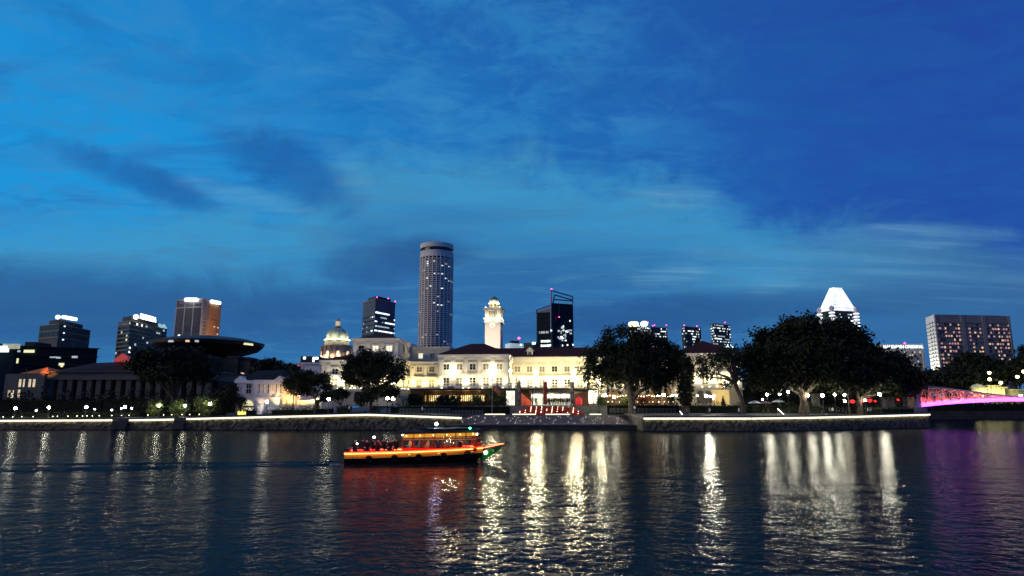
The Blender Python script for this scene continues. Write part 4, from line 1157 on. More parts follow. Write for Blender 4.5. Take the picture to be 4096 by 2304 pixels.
# arched openings along the right ground floor
def arch_open(u, v, hw_, z0, zs, m, name='arched_opening', rim=True):
    a = MB(); n_ = 12
    ring_ = [(u + hw_ * math.cos(math.pi * k / n_), zs + hw_ * math.sin(math.pi * k / n_)) for k in range(n_ + 1)]
    vs = [(u + hw_, v - .06, z0)] + [(x, v - .06, z) for x, z in ring_] + [(u - hw_, v - .06, z0)]
    a.add(vs, [tuple(range(len(vs)))]); a.build(name, m, mu)
    if rim:
        b = MB(); rr2 = hw_ + .28
        for k in range(n_):
            a0, a1 = math.pi * k / n_, math.pi * (k + 1) / n_
            q = [(u + r_ * math.cos(x), zs + r_ * math.sin(x)) for r_, x in ((hw_, a0), (rr2, a0), (rr2, a1), (hw_, a1))]
            b.add([(x, v - .16, z) for x, z in q] + [(x, v, z) for x, z in q], [(0, 1, 2, 3), (1, 5, 6, 2), (0, 3, 7, 4)])
        b.build('arch_moulding', M_trim, mu)
M_orange = mat('arch_reveal', (.50, .30, .12), .8, .15, .6)
for px in (2452, 2540, 2612, 2680): arch_open(U(px, vD), vD, 1.9, FZ, FZ + 2.6, M_orange)
arch_open(U(2880, vE), vE, 1.95, FZ, FZ + 3.2, emit('arch_interior', (1, .70, .22), .62, (.6, .4, .2), .15, .5), 'lit_archway')
for px in (2800, 2830): arch_open(U(px, vE), vE, .9, FZ + .6, FZ + 2.6, M_paneG)
# seated statue silhouette in the lit arch
stt = thing('statue', 'small dark seated statue in the glowing yellow archway', 'statue', (MO.x + U(2884, vE) * Ma.x + (vE - 1.2) * Mb.x, MO.y + U(2884, vE) * Ma.y + (vE - 1.2) * Mb.y, FZ))
M_brz = mat('statue_bronze', (.12, .07, .02), .5)
MB().lathe([(.5, 0), (.5, .5)], 8).build('plinth', M_brz, stt)
MB().lathe([(.5, .5), (.52, .75), (.36, 1.0), (.30, 1.35), (.33, 1.55), (.12, 1.7), (.10, 1.76), (.19, 1.9), (.17, 2.1), (.05, 2.22)], 12).build('figure', M_brz, stt, smooth=True)

# --- glass pavilion and canopy along the front
M_can = mat('canopy_metal', (.05, .045, .04), .5, .2, .4)
M_tim = mat('canopy_timber', (.16, .08, .035), .7, .2, 1.0)
vC0 = -9.0
gp = thing('glass_pavilion', 'low glass pavilion with a thin flat canopy along the front of the museum', 'pavilion', tuple(MO), MR)
uq0, uq1 = U(1640, vC0), U(2385, vC0)
MB().box(uq0, uq1, vC0, vD - .8, BZ - .42, BZ - .02).build('canopy', M_can, gp)
MB().box(uq0 + .1, uq1 - .1, vC0 - .06, vC0, BZ - .16, BZ - .08).build('canopy_edge_trim', mat('edge_steel', (.6, .55, .45), .35, metal=.6), gp)
MB().box(uq0 + .3, U(2050, vC0), vC0 + .4, -.6, BZ - .52, BZ - .43).build('soffit', M_tim, gp)
# balustrade on the canopy roof
M_gl = bpy.data.materials.new('balustrade_glass'); M_gl.use_nodes = True
nt = NT(M_gl.node_tree); b_ = M_gl.node_tree.nodes['Principled BSDF']
b_.inputs['Base Color'].default_value = rgb(.8, .85, .8); b_.inputs['Roughness'].default_value = .05; b_.inputs['Alpha'].default_value = .12
rail = MB().box(uq0, uq1, vC0 + .5, vC0 + .58, BZ + .98, BZ + 1.05).build('handrail', M_can, gp)
gpan = MB().box(-.96, .96, 0, .03, .05, .95).mesh('glass_panel', M_gl); gpost = MB().box(-.03, .03, -.03, .05, 0, 1.0).mesh('post', M_can)
k = 0; u = uq0 + 1.0
while u < uq1 - 1:
    put(gpan, 'glass_panel', gp, (u, vC0 + .52, BZ)); put(gpost, 'post', gp, (u - 1.0, vC0 + .52, BZ)); u += 2.0
# benches / planters on the balcony
for px in (1805, 1987):
    u = U(px, -4); MB().box(u - .85, u + .85, -4.6, -4.0, BZ, BZ + .55).build('planter_box', mat('planter_timber', (.12, .05, .02), .7), gp)
# glazing bays: dark frame + warm lit panes
M_cafeA = emit('cafe_light', (1, .80, .34), 1.0, (.3, .2, .1), .75, 1.2)
M_cafeB = emit('cafe_light_deep', (1, .58, .16), .42, (.3, .2, .1), .7, 1.0)
M_hall = emit('hall_light', (1, .96, .76), 1.3, (.6, .6, .5), .3, .5)
M_hall2 = emit('hall_light_low', (1, .95, .72), .60, (.5, .5, .4), .6, .8)
M_mul = mat('mullion', (.02, .018, .015), .5)
vG = -3.0
def bay_panes(pa, pb, n_, v, z0, z1, pick, mul=.07):
    ua, ub = U(pa, v), U(pb, v); wd = (ub - ua) / n_
    for i in range(n_):
        m = pick(i)
        if m is not None: MB().box(ua + wd * i + mul, ua + wd * (i + 1) - mul, v, v + .06, z0, z1).build('glass_pane', m, gp)
        MB().box(ua + wd * i - mul, ua + wd * i + mul, v - .12, v + .1, FZ, BZ - .44).build('mullion', M_mul, gp)
MB().box(U(1640, vG), U(2128, vG), vG + .5, vG + .7, FZ, BZ - .45).build('back_wall', mat('cafe_back', (.12, .07, .03), .8, .3, .8), gp)
rr_ = random.Random(8)
zca, zcb = FZ + 1.1, BZ - 1.55
lit_px = ((1722, 1765), (1793, 1824), (1843, 1890), (1897, 1936))
bay_panes(1700, 2020, 40, vG, zca, zcb, lambda i: M_cafeA if any(a <= 1700 + 8 * i + 4 <= b for a, b in lit_px) else (M_cafeB if rr_.random() < .4 else None))
bay_panes(2024, 2060, 3, vG - 2, FZ + .1, BZ - .6, lambda i: M_hall)
# entrance hall
bay_panes(2124, 2290, 7, vG, FZ + 1.9, BZ - 1.35, lambda i: M_hall)
bay_panes(2124, 2290, 7, vG + .1, FZ + .1, FZ + 1.8, lambda i: M_hall2)
MB().box(U(2120, vG), U(2292, vG), vG - .3, vG, FZ + 1.8, FZ + 1.95).build('transom', M_trim, gp)
MB().box(U(2120, vG), U(2292, vG), vG - 3.5, vG - .2, BZ - 1.2, BZ - .5).build('hall_ceiling', mat('hall_ceiling', (.5, .48, .40), .7), gp)
# red angular entrance walls
def slab(px0, px1, v0, v1, ztl, ztr, m, name):
    ua, ub = U(px0, v0), U(px1, v1)
    MB().add([(ua, v0, FZ), (ub, v1, FZ), (ub, v1, ztr), (ua, v0, ztl), (ua, v0 + .4, FZ), (ub, v1 + .4, FZ), (ub, v1 + .4, ztr), (ua, v0 + .4, ztl)], [(0, 1, 2, 3), (7, 6, 5, 4), (0, 4, 5, 1), (3, 2, 6, 7), (0, 3, 7, 4), (1, 5, 6, 2)]).build(name, m, gp)
slab(2082, 2124, -8.2, -3.2, BZ - 1.0, BZ - 3.0, M_red, 'red_wall')
slab(2290, 2352, -3.2, -8.2, BZ - 1.5, BZ - .5, mat('entrance_brown', (.16, .05, .03), .7, .2, .5), 'red_wall')
bay_panes(2352, 2392, 2, -7.5, FZ + .5, BZ - .6, lambda i: M_hall)
col_ = MB().lathe([(.09, FZ), (.09, BZ - .4)], 8).mesh('column', M_can)
for px in (1645, 1690, 1740, 1830, 1925, 2018, 2062, 2130, 2180, 2285, 2350, 2392): put(col_, 'column', gp, (U(px, vC0 + .5), vC0 + .5, 0))
for px, pw in ((1745, 60), (1800, 50), (1865, 70), (1915, 60), (1985, 50)): lamp('POINT', 'cafe_lamp', (U(px, -4), -4.6, BZ - 1.0), pw * 2, (1, .66, .28), gp, .3)
for px in (2150, 2205, 2260): lamp('POINT', 'hall_lamp', (U(px, -5), -5.5, BZ - 1.5), 160, (1, .95, .74), gp, .4)
lamp('POINT', 'hall_lamp', (U(2100, -7), -9.8, BZ - 1.6), 60, (1, .7, .4), gp, .3)
lamp('POINT', 'hall_lamp', (U(2370, -7), -9.4, BZ - 1.6), 110, (1, .93, .7), gp, .3)
# bright wall floodlamps
GLOBE = MB().ball((0, 0, 0), .34, 12, 8).mesh('lamp_globe', emit('flood_globe', (1, .90, .62), 110))
ARM = MB().tube([(0, .0, 0), (0, .9, .1)], .05, 6).mesh('bracket', M_fix)
def sconce(px, py, v, pw, lab, fwd=0):
    u = U(px, v); z = MZ(px, py, v)
    o = put(GLOBE, 'floodlamp', mu, (u, v, z)); put(ARM, 'bracket', o)
    lamp('POINT', 'floodlamp_light', (0, -1.1, 0), pw * .45, (1, .90, .55), o, .3)
    if fwd: lamp('SPOT', 'added_sconce_spot', (0, -.5, 0), fwd, (1, .86, .54), o, .34, rot=(R(-72), 0, 0), spot=R(80))  # extra spot added to strengthen the lamp's streak on the river
sconce(1808, 1486, -.8, 420, '', 7000); sconce(1970, 1481, -.8, 420, '', 12000)

sconce(2041, 1483, 3.0, 160, '')

# ================================================================== old white hall (left of the big museum)
M_lav = mat('hall_plaster', (.78, .72, .68), .85, .06, .2)
M_darkroof = mat('hall_roof', (.018, .012, .010), .85, .25, 2.0, bump=.4)
Ya = 150.0
ah = thing('white_hall', 'small white neoclassical hall with a dark roof, lit orange at one side', 'building', (PX(1040, Ya), Ya, 3))
za = lambda py, Y=Ya: P(1040, py, Y).z
xa = lambda px, Y=Ya: PX(px, Y, 7)
def ab(name, m, *a): return MB().box(*a).build(name, m, ah, world=True)
eave = za(1522)
ab('wall', M_lav, xa(946), xa(1034), Ya, Ya + 16, 2.9, eave - .6)
ab('bay_wall', M_lav, xa(1034), xa(1132), Ya - 2.2, Ya + 16, 2.9, eave - .9)
ab('rear_wall', M_lav, xa(1132) + .001, xa(1250), Ya + 6, Ya + 20, 2.9, za(1600, 156))
ab('side_wing', M_lav, xa(1132) + .01, xa(1190, 154), Ya + 2.4, Ya + 18, 2.9, eave - 1.6)
ab('cornice', M_lav, xa(938), xa(1036), Ya - .6, Ya + 16.5, eave - .6, eave)
ab('cornice', M_lav, xa(1028), xa(1142), Ya - 2.9, Ya + 16.4, eave - .9, eave + .02)
ab('string_course', M_lav, xa(1031), xa(1136), Ya - 2.5, Ya - 2.2, za(1592) - .3, za(1592) + .15)
ab('plinth_band', M_lav, xa(1031), xa(1136), Ya - 2.45, Ya - 2.2, 3.0, 4.0)
rx0, rx1 = xa(952), xa(1118)
MB().add([(rx0, Ya - .4, eave), (rx1, Ya - .4, eave), (rx1 + 4, Ya + 16, eave), (rx0, Ya + 16, eave), (rx0 + 1.2, Ya + 7, eave + 2.6), (rx1 - 1.5, Ya + 7, eave + 2.8)], [(0, 1, 5, 4), (1, 2, 5), (2, 3, 4, 5), (3, 0, 4)]).build('roof', M_darkroof, ah, world=True)
for (a, b, c, Yq) in ((936, 960, 988, Ya - .55), (1092, 1118, 1142, Ya - 2.85)):
    p0, p1, p2 = P(a, 1522, Yq), P(b, 1503, Yq), P(c, 1522, Yq)
    MB().add([p0, p2, p1, p0 + Vector((0, 5, 0)), p2 + Vector((0, 5, 0)), p1 + Vector((0, 5, 0))], [(0, 1, 2), (5, 4, 3), (0, 2, 5, 3), (1, 4, 5, 2), (0, 3, 4, 1)]).build('pediment', M_lav, ah, world=True)
hw_m = MB(); hw_m.box(-.62, .62, -.10, .02, 0, 2.5); hw_mm = hw_m.mesh('window', M_lav)
hp = MB().box(-.22, .22, -.06, 0, 0, .95).mesh('pane', M_pane)
sur = MB().box(-.85, .85, -.25, .02, 2.6, 2.8).mesh('window_hood', M_lav)
for (px, py, Yq, rz) in ((994, 1577, Ya, 0), (1045, 1577, Ya - 2.2, 0), (1080, 1577, Ya - 2.2, 0), (1113, 1577, Ya - 2.2, 0)):
    q = P(px, py, Yq); o = put(hw_mm, 'window', ah, q, rz, world=True)
    for i in (-1, 1):
        for j in (0, 1): put(hp, 'pane', o, (i * .28, -.07, .2 + j * 1.1))
    put(sur, 'hood', o)
for k in range(3):
    o = put(hw_mm, 'window', ah, (xa(1132) + .01, Ya - 1.0 + 0.0 + k * 1.2, za(1577)), R(90), (.5, 1, 1), world=True) if k < 2 else None
for px in (1146, 1162, 1178):
    o = put(hw_mm, 'window', ah, P(px, 1577, Ya + 2.38), 0, (.7, 1, 1), world=True)
    for j in (0, 1): put(hp, 'pane', o, (0, -.07, .2 + j * 1.1))
pl = MB().box(-.35, .35, -.2, .02, 0, 1).mesh('pilaster', M_lav)
for px in (1037, 1060, 1096, 1127): put(pl, 'pilaster', ah, (xa(px), Ya - 2.2, za(1590)), 0, (1, 1, eave - .9 - za(1590)), world=True)
# lunette, cafe shop front and awning at the left foot
lu = MB(); q = P(991, 1622, Ya - .3); r_ = 17 / FPX * Ya
lu.add([(q.x + r_ * 1.15 * math.cos(math.pi * k / 12), q.y, q.z + r_ * 1.15 * math.sin(math.pi * k / 12)) for k in range(13)] + [(q.x + r_ * 1.15 * math.cos(math.pi * k / 12), q.y + .25, q.z + r_ * 1.15 * math.sin(math.pi * k / 12)) for k in range(13)], [tuple(range(13))] + [(i, 13 + i, 14 + i, i + 1) for i in range(12)])
lu.build('lit_lunette', emit('lunette_glow', (.95, .88, .45), .85, var=.25, vscale=2), ah, world=True)
ab('awning', mat('awning_cloth', (.16, .12, .07), .9), xa(975), xa(1030), Ya - 4, Ya - .4, za(1629), za(1624))
ab('shop_window', emit('shop_glow', (1, .78, .40), .75, var=.5, vscale=1.5), xa(978), xa(1026), Ya - .5, Ya - .2, za(1650), za(1631))
ab('shop_screen', emit('shop_screen', (1, .98, .88), 2.2), xa(1009), xa(1024), Ya - 2.0, Ya - 1.9, za(1645), za(1635))
v = P(967, 1651, 138); letters('timbre', 1.35, emit('timbre_letters', (1, .85, .10), 1.6), 'lettering', ah, v, 0, .06, 1.0, .01, (P(983, 1651, 138) - P(950, 1651, 138)).length)
ab('sign_board', mat('sign_board', (.03, .025, .01), .8), P(948, 1651, 138).x, P(985, 1651, 138).x, 138.1, 138.2, 2.4, za(1645, 138))
for (px, py, Yq, pw, col) in ((1108, 1630, Ya - 3.6, 130, (1, .66, .28)), (1122, 1626, Ya - 3.4, 110, (1, .62, .24)), (1150, 1630, Ya + .6, 120, (1, .55, .18)), (1172, 1630, Ya + .8, 110, (1, .52, .16)), (1040, 1622, Ya - 3.0, 14, (1, .75, .45)), (1205, 1630, Ya + 4.6, 110, (1, .52, .14)), (1238, 1626, Ya + 4.4, 130, (1, .72, .25))):
    q = P(px, py, Yq); lamp('SPOT', 'wall_uplight', (q.x, q.y, max(3.6, q.z)), pw, col, ah, .15, rot=(math.pi + R(-14), 0, 0), spot=R(120), world=True).data.energy *= 9
    MB().lathe([(.10, 0), (.13, .22)], 8, (q.x, q.y, max(3.3, q.z - .3))).build('uplight', M_fix, ah, world=True)

# white lit kiosk corner and lit porch right of the hall
pv = thing('lit_porch', 'small glowing white porch between the white hall and the round tree', 'porch', (PX(1270, 156), 156, 3))
a, b = P(1262, 1597, 156), P(1284, 1640, 156)
MB().box(a.x, b.x, 156, 159, 2.9, a.z).build('wall', M_lav, pv, world=True)
MB().add([(a.x - .3, 155.7, a.z), (b.x + .3, 155.7, a.z), ((a.x + b.x) / 2, 155.7, a.z + 1), (a.x - .3, 159, a.z), (b.x + .3, 159, a.z), ((a.x + b.x) / 2, 159, a.z + 1)], [(0, 1, 2), (5, 4, 3), (0, 2, 5, 3), (1, 4, 5, 2), (0, 3, 4, 1)]).build('gable', M_lav, pv, world=True)
lamp('POINT', 'porch_lamp', (a.x + .5, 154.6, 6.2), 110, (1, .88, .55), pv, .2, world=True)
MB().ball((a.x + .5, 155.7, 6.2), .14, 8, 6).build('porch_globe', emit('porch_globe', (1, .9, .6), 8), pv, world=True)

# ================================================================== parliament house: long colonnade
M_parl = mat('parliament_stone', (.13, .125, .10), .85, .15, .3)
M_parl2 = mat('parliament_column', (.11, .10, .075), .85, .12, .4)
Yp_ = 176.0
ph = thing('parliament_house', 'long dark grey colonnaded building with square columns and pitched roofs', 'building', (PX(400, Yp_), Yp_, 3))
zp_ = lambda py, Y=Yp_: P(400, py, Y).z
xp = lambda px, Y=Yp_: PX(px, Y, 9)
def pb_(name, m, *a): return MB().box(*a).build(name, m, ph, world=True)
pb_('end_block', M_parl, xp(38), xp(194), Yp_ - 2, Yp_ + 24, 2.9, zp_(1497))
pb_('entablature', M_parl, xp(194) + .01, xp(836), Yp_ - 1, Yp_ + 20, zp_(1519), zp_(1488))
pb_('cornice', M_parl2, xp(194) + .01, xp(842), Yp_ - 1.7, Yp_ + 20, zp_(1490), zp_(1486))
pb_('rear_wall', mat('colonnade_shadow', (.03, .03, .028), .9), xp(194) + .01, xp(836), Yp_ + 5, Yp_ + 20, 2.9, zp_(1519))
cm = MB().box(-.65, .65, -.65, .65, 2.9, zp_(1519) - .001).mesh('column', M_parl2)
for px in (207, 246, 283, 323, 361, 398, 437, 477, 517, 556, 596, 637, 678, 719, 760, 800, 832): put(cm, 'column', ph, (xp(px), Yp_, 0), world=True)
wmesh = MB().box(-.28, .28, -.05, .05, 0, 2.0).mesh('window', emit('slit_window', (1, .78, .42), .7, var=.4))
for (px, py) in ((78, 1548), (95, 1548), (117, 1548), (134, 1548), (33, 1592), (47, 1592), (73, 1590)): put(wmesh, 'window', ph, P(px, py, Yp_ - 2.05), world=True)
for (px, py) in ((237, 1584), (245, 1583), (312, 1578), (322, 1578), (352, 1578), (519, 1574), (557, 1574), (628, 1578), (637, 1586), (704, 1588), (715, 1587)): put(wmesh, 'window', ph, P(px, py, Yp_ + 4.9), 0, (.6, 1, .8), world=True)
put(wmesh, 'window', ph, P(722, 1561, Yp_ + 4.9), 0, (1.7, 1, .6), world=True)
M_proof = mat('parliament_roof', (.030, .008, .006), .8, .2, 1.0)
M_proofo = mat('parliament_roof_lit', (.62, .20, .06), .8, .12, 1.0)  # orange of the floodlit roof is put into its base colour too
p0, p1, p2 = P(78, 1494, Yp_ - 2), P(197, 1494, Yp_ - 2), P(190, 1469, Yp_ + .6)
MB().add([p0, p1, p2, p0 + Vector((0, 18, 0)), p1 + Vector((0, 18, 0))], [(0, 1, 2), (1, 4, 2), (4, 3, 2), (3, 0, 2), (0, 3, 4, 1)]).build('roof', M_proofo, ph, world=True)
q = P(150, 1490, Yp_ - 4); fl = lamp('SPOT', 'roof_floodlight', (q.x + .8, Yp_ - 9, zp_(1497) + 1.5), 6500, (1, .42, .13), ph, .3, spot=R(40), world=True); fl.rotation_euler = Vector((.3, 9, .1)).to_track_quat('-Z', 'Y').to_euler(); MB().tube([(q.x + .8, Yp_ - 9, 2.9), (q.x + .8, Yp_ - 9, zp_(1497) + 1.3)], .08, 6).build('floodlight_pole', M_fix, ph, world=True)
p0, p1, p2, p3 = P(200, 1487, Yp_ - 1.5), P(842, 1487, Yp_ - 1.5), P(700, 1440, Yp_ + 9), P(380, 1452, Yp_ + 9)
MB().add([p0, p1, p2, p3, p0 + Vector((0, 20, 0)), p1 + Vector((0, 20, 0))], [(0, 1, 2, 3), (1, 5, 2), (5, 4, 3, 2), (4, 0, 3)]).build('roof', M_proof, ph, world=True)
p0, p1, p2 = P(448, 1445, Yp_ + 4), P(520, 1445, Yp_ + 4), P(490, 1413, Yp_ + 6)
MB().add([p0, p1, p2, p0 + Vector((0, 6, 0)), p1 + Vector((0, 6, 0))], [(0, 1, 2), (1, 4, 2), (4, 3, 2), (3, 0, 2)]).build('lit_red_roof', emit('red_roof_glow', (1, .10, .06), .30, (.4, .05, .03)), ph, world=True)  # small red roof; its lit look is put in as glow

# low blocks between the saucer and the museum
t = thing('low_block', 'low grey block with two bright round roof lights beside the dome', 'building', (PX(1240, 300), 300, 3))
a, b = P(1203, 1425, 300), P(1272, 1452, 300)
MB().box(a.x, b.x, 300, 320, 3, a.z).build('wall', C_dark, t, world=True)
for px, py, w_ in ((1218, 1432, 1.0), (1262, 1433, 2.4), (1254, 1443, .6)): put(unit(M_sign), 'window', t, P(px, py, 299.8), 0, (w_, .3, 1.0), world=True)
t = thing('low_block', 'pale grey rendered block just left of the museum wing', 'building', (PX(1240, 200), 200, 3))
a, b = P(1196, 1457, 200), P(1276, 1600, 200)
MB().box(a.x, b.x, 200, 215, 3, a.z).build('wall', M_lav, t, world=True)
MB().box(a.x - .3, b.x + .3, 199.6, 215, a.z, a.z + .5).build('parapet', M_lav, t, world=True)
q = P(1178, 1459, 199); MB().box(q.x - .1, q.x + 1.3, 199, 199.2, q.z - .15, q.z + .15).build('red_sign', emit('red_sign', (1, .12, .08), 1.5), t, world=True)
# ================================================================== TREES, HEDGES, SHRUBS
M_bark = mat('bark', (.09, .07, .05), .95, .3, 2.0, bump=.5)
M_leafD = mat('leaf_dark', (.020, .026, .009), .7, .5, .35, spec=.2)
M_leafG = mat('leaf_green', (.075, .11, .025), .65, .5, .5, spec=.25)
M_leafY = mat('leaf_lime', (.14, .17, .03), .65, .5, .6, spec=.25)

def leaf_mesh(name, pts, size, m, rng):
    n_ = len(pts)
    a = rng.normal(size=(n_, 3)); a /= np.linalg.norm(a, axis=1)[:, None]
    b = rng.normal(size=(n_, 3)); b -= (a * b).sum(1)[:, None] * a; b /= np.linalg.norm(b, axis=1)[:, None]
    s = (size * rng.uniform(.6, 1.35, n_))[:, None]
    v = np.empty((n_, 4, 3)); v[:, 0] = pts - a * s; v[:, 1] = pts + b * s * .45; v[:, 2] = pts + a * s; v[:, 3] = pts - b * s * .45
    me = bpy.data.meshes.new(name)
    me.vertices.add(n_ * 4); me.vertices.foreach_set('co', v.reshape(-1))
    me.loops.add(n_ * 4); me.loops.foreach_set('vertex_index', np.arange(n_ * 4))
    me.polygons.add(n_); me.polygons.foreach_set('loop_start', np.arange(n_) * 4)
    me.update(calc_edges=True); me.materials.append(m)
    return me
def clumps(ells, nc, rng, shell=.55):
    """clump centres through the ellipsoids, denser near their skin"""
    vol = np.array([e[3] * e[4] * e[5] for e in ells]) ** .67; vol /= vol.sum()
    out = []
    for e, k in zip(ells, rng.multinomial(nc, vol)):
        d = rng.normal(size=(k, 3)); d /= np.linalg.norm(d, axis=1)[:, None]
        r_ = (shell + (1 - shell) * rng.random(k))[:, None]
        out.append(np.array(e[:3]) + d * r_ * np.array(e[3:]))
    return np.vstack(out)
def tree(name, label, base, ells, nc, nl, size, seed, cr=.9, limbs=7, tr=.45, m=None, weep=0, weep_len=(1, 3), lean=(0, 0), fork=.35, flat=.75, group=None, trunk_pts=None, cat='tree'):
    """base (x,y,z); ells list of world ellipsoids (x,y,z,rx,ry,rz)"""
    rng = np.random.default_rng(seed); rr = random.Random(seed)
    t = thing(name, label, cat, base, group=group)
    cc = clumps(ells, nc, rng)
    k = len(cc)
    pts = np.repeat(cc, nl, axis=0) + rng.normal(size=(k * nl, 3)) * np.array([cr, cr, cr * flat])
    if weep:
        low = cc[np.argsort(cc[:, 2] + rng.normal(size=k) * .8)[:int(k * .55)]]
        st_ = low[rng.integers(0, len(low), weep)] + rng.normal(size=(weep, 3)) * cr * .8
        L_ = rng.uniform(weep_len[0], weep_len[1], weep); nn = 14
        f = np.linspace(0, 1, nn)
        w_ = st_[:, None, :] + np.stack([rng.normal(size=(weep, nn)) * .10, rng.normal(size=(weep, nn)) * .10, -f[None, :] * L_[:, None]], 2)
        pts = np.vstack([pts, w_.reshape(-1, 3)])
    crown = mesh_obj('crown', leaf_mesh('crown', pts, size, m or M_leafD, rng), t, True)
    # trunk + limbs to a spread of clumps
    B = Vector(base); C0 = Vector(np.mean([e[:3] for e in ells], axis=0))
    zf = B.z + (C0.z - B.z) * fork
    F = Vector((B.x + lean[0], B.y + lean[1], zf))
    w_ = MB()
    tp = [B + Vector((0, 0, -.2)), B.lerp(F, .5) + Vector((rr.uniform(-.2, .2), 0, 0)), F] if trunk_pts is None else [Vector(p) for p in trunk_pts]
    F = tp[-1]
    w_.tube(tp, [tr * 1.35] + [tr * (1 - .25 * (i / (len(tp) - 1))) for i in range(1, len(tp))], 9)
    sel = cc[rng.permutation(k)[:limbs]]
    for q in sel:
        Q = Vector(q); M_ = F.lerp(Q, .5) + Vector((rr.uniform(-.6, .6), rr.uniform(-.4, .4), abs(Q.z - F.z) * .12))
        w_.tube([F + Vector((0, 0, -.3)), F.lerp(M_, .5) + Vector((rr.uniform(-.25, .25), 0, .1)), M_, Q], [tr * .6, tr * .45, tr * .28, tr * .08], 6)
        for _ in range(2):
            q2 = cc[rng.integers(0, k)]
            if (Vector(q2) - M_).length < (Q - F).length * .7: w_.tube([M_, M_.lerp(Vector(q2), .5) + Vector((0, 0, .2)), q2], [tr * .26, tr * .15, tr * .05], 5)
    w_.build('trunk', M_bark, t, world=True)
    return t
def E(px, py, rpx, rpy, Y, depth=.8):
    p = P(px, py, Y); k = Y / FPX
    return (p.x, p.y, p.z, rpx * k, rpx * k * depth, rpy * k)
def gbase(px, Y): x = PX(px, Y, 3); return (x, Y, gz(x, Y))

# a big umbrella tree before the parliament house
tree('rain_tree', 'huge dark umbrella-shaped tree in front of the colonnade and saucer', gbase(690, 152),
     [E(640, 1440, 112, 50, 152), E(750, 1448, 104, 54, 154), E(590, 1475, 72, 42, 150), E(815, 1495, 58, 30, 153), E(690, 1485, 118, 36, 150)], 170, 85, .40, 101, .85, 11, .7)
tree('street_tree', 'dark shrubby tree covering the left corner of the white hall', gbase(962, 146), [E(925, 1575, 22, 50, 146), E(965, 1608, 14, 22, 146), E(905, 1595, 34, 45, 148)], 60, 42, .32, 102, .5, 6, .2)
tree('street_tree', 'dark tree bank behind the roof of the white hall', gbase(1110, 178), [E(1085, 1462, 48, 20, 178), E(1130, 1480, 50, 22, 176), E(1172, 1490, 30, 30, 172), E(1045, 1478, 30, 16, 176)], 90, 50, .42, 103, .65, 7, .35)
tree('street_tree', 'slender forked tree with dark crown right of the white hall', gbase(1257, 144), [E(1238, 1520, 52, 34, 146), E(1190, 1540, 34, 36, 148), E(1290, 1512, 26, 22, 146), E(1305, 1548, 24, 8, 146), E(1225, 1562, 36, 20, 146)], 110, 46, .32, 104, .5, 9, .24, fork=.55)
tree('street_tree', 'thin pale trunk tree beside the orange lit wall', gbase(1170, 143), [E(1160, 1530, 24, 26, 144), E(1185, 1512, 22, 24, 144)], 34, 36, .28, 122, .45, 6, .16, fork=.6)
tree('round_tree', 'small rounded dark tree between two lamps in front of the museum wing', gbase(1362, 146), [E(1340, 1580, 40, 18, 146), E(1366, 1574, 24, 20, 146), E(1297, 1588, 16, 18, 146)], 70, 46, .26, 105, .40, 6, .16, fork=.5)
tree('street_tree', 'dense dark tree standing before the tall museum block', gbase(1482, 144),
     [E(1480, 1450, 105, 42, 148), E(1520, 1490, 100, 45, 146), E(1440, 1500, 75, 40, 148), E(1395, 1480, 30, 18, 148), E(1590, 1470, 32, 40, 147), E(1545, 1560, 55, 30, 145), E(1475, 1590, 42, 50, 144), E(1500, 1625, 28, 22, 144)], 190, 75, .33, 106, .62, 10, .34)
# weeping tree right of the red stair
bw = gbase(2532, 140)
tree('weeping_tree', 'large weeping fig tree with hanging foliage and a forked trunk right of the red stair', bw,
     [E(2500, 1370, 115, 60, 144), E(2590, 1400, 120, 70, 146), E(2420, 1440, 90, 62, 142), E(2650, 1470, 95, 75, 146), E(2520, 1470, 150, 65, 142), E(2370, 1480, 55, 40, 141)], 270, 85, .32, 107, .75, 12, .75, weep=620, weep_len=(1.2, 4.2),
     trunk_pts=[bw, P(2527, 1610, 140), P(2520, 1570, 140.2), P(2512, 1535, 140.5)])
v0 = P(2527, 1600, 140); t_ = MB().tube([v0, P(2560, 1565, 139.8), P(2600, 1545, 140), P(2640, 1530, 141)], [.5, .36, .3, .2], 8)
t_.build('limb', M_bark, bpy.data.objects['weeping_tree'], world=True)
# ivy clad trunk
bi = gbase(2745, 141)
tree('ivy_tree', 'ivy covered column-like trunk of a dark tree right of the weeping fig', bi,
     [E(2745, 1560, 27, 60, 141, 1), E(2745, 1500, 28, 60, 141, 1), E(2740, 1450, 34, 30, 141, 1), E(2700, 1440, 36, 46, 142), E(2746, 1605, 28, 20, 141, 1)], 120, 46, .30, 108, .34, 5, .7, fork=.8, flat=1.0)
# open acacia
ba = gbase(2975, 138)
tree('acacia_tree', 'open branching tree in front of the lit archway', ba,
     [E(2880, 1440, 95, 34, 140), E(2950, 1410, 70, 30, 140), E(2840, 1490, 60, 22, 139), E(2990, 1470, 50, 60, 140), E(2900, 1535, 40, 12, 139)], 88, 44, .30, 109, .6, 16, .45,
     trunk_pts=[ba, P(2968, 1600, 138), P(2950, 1560, 138.3), P(2940, 1525, 138.6)])
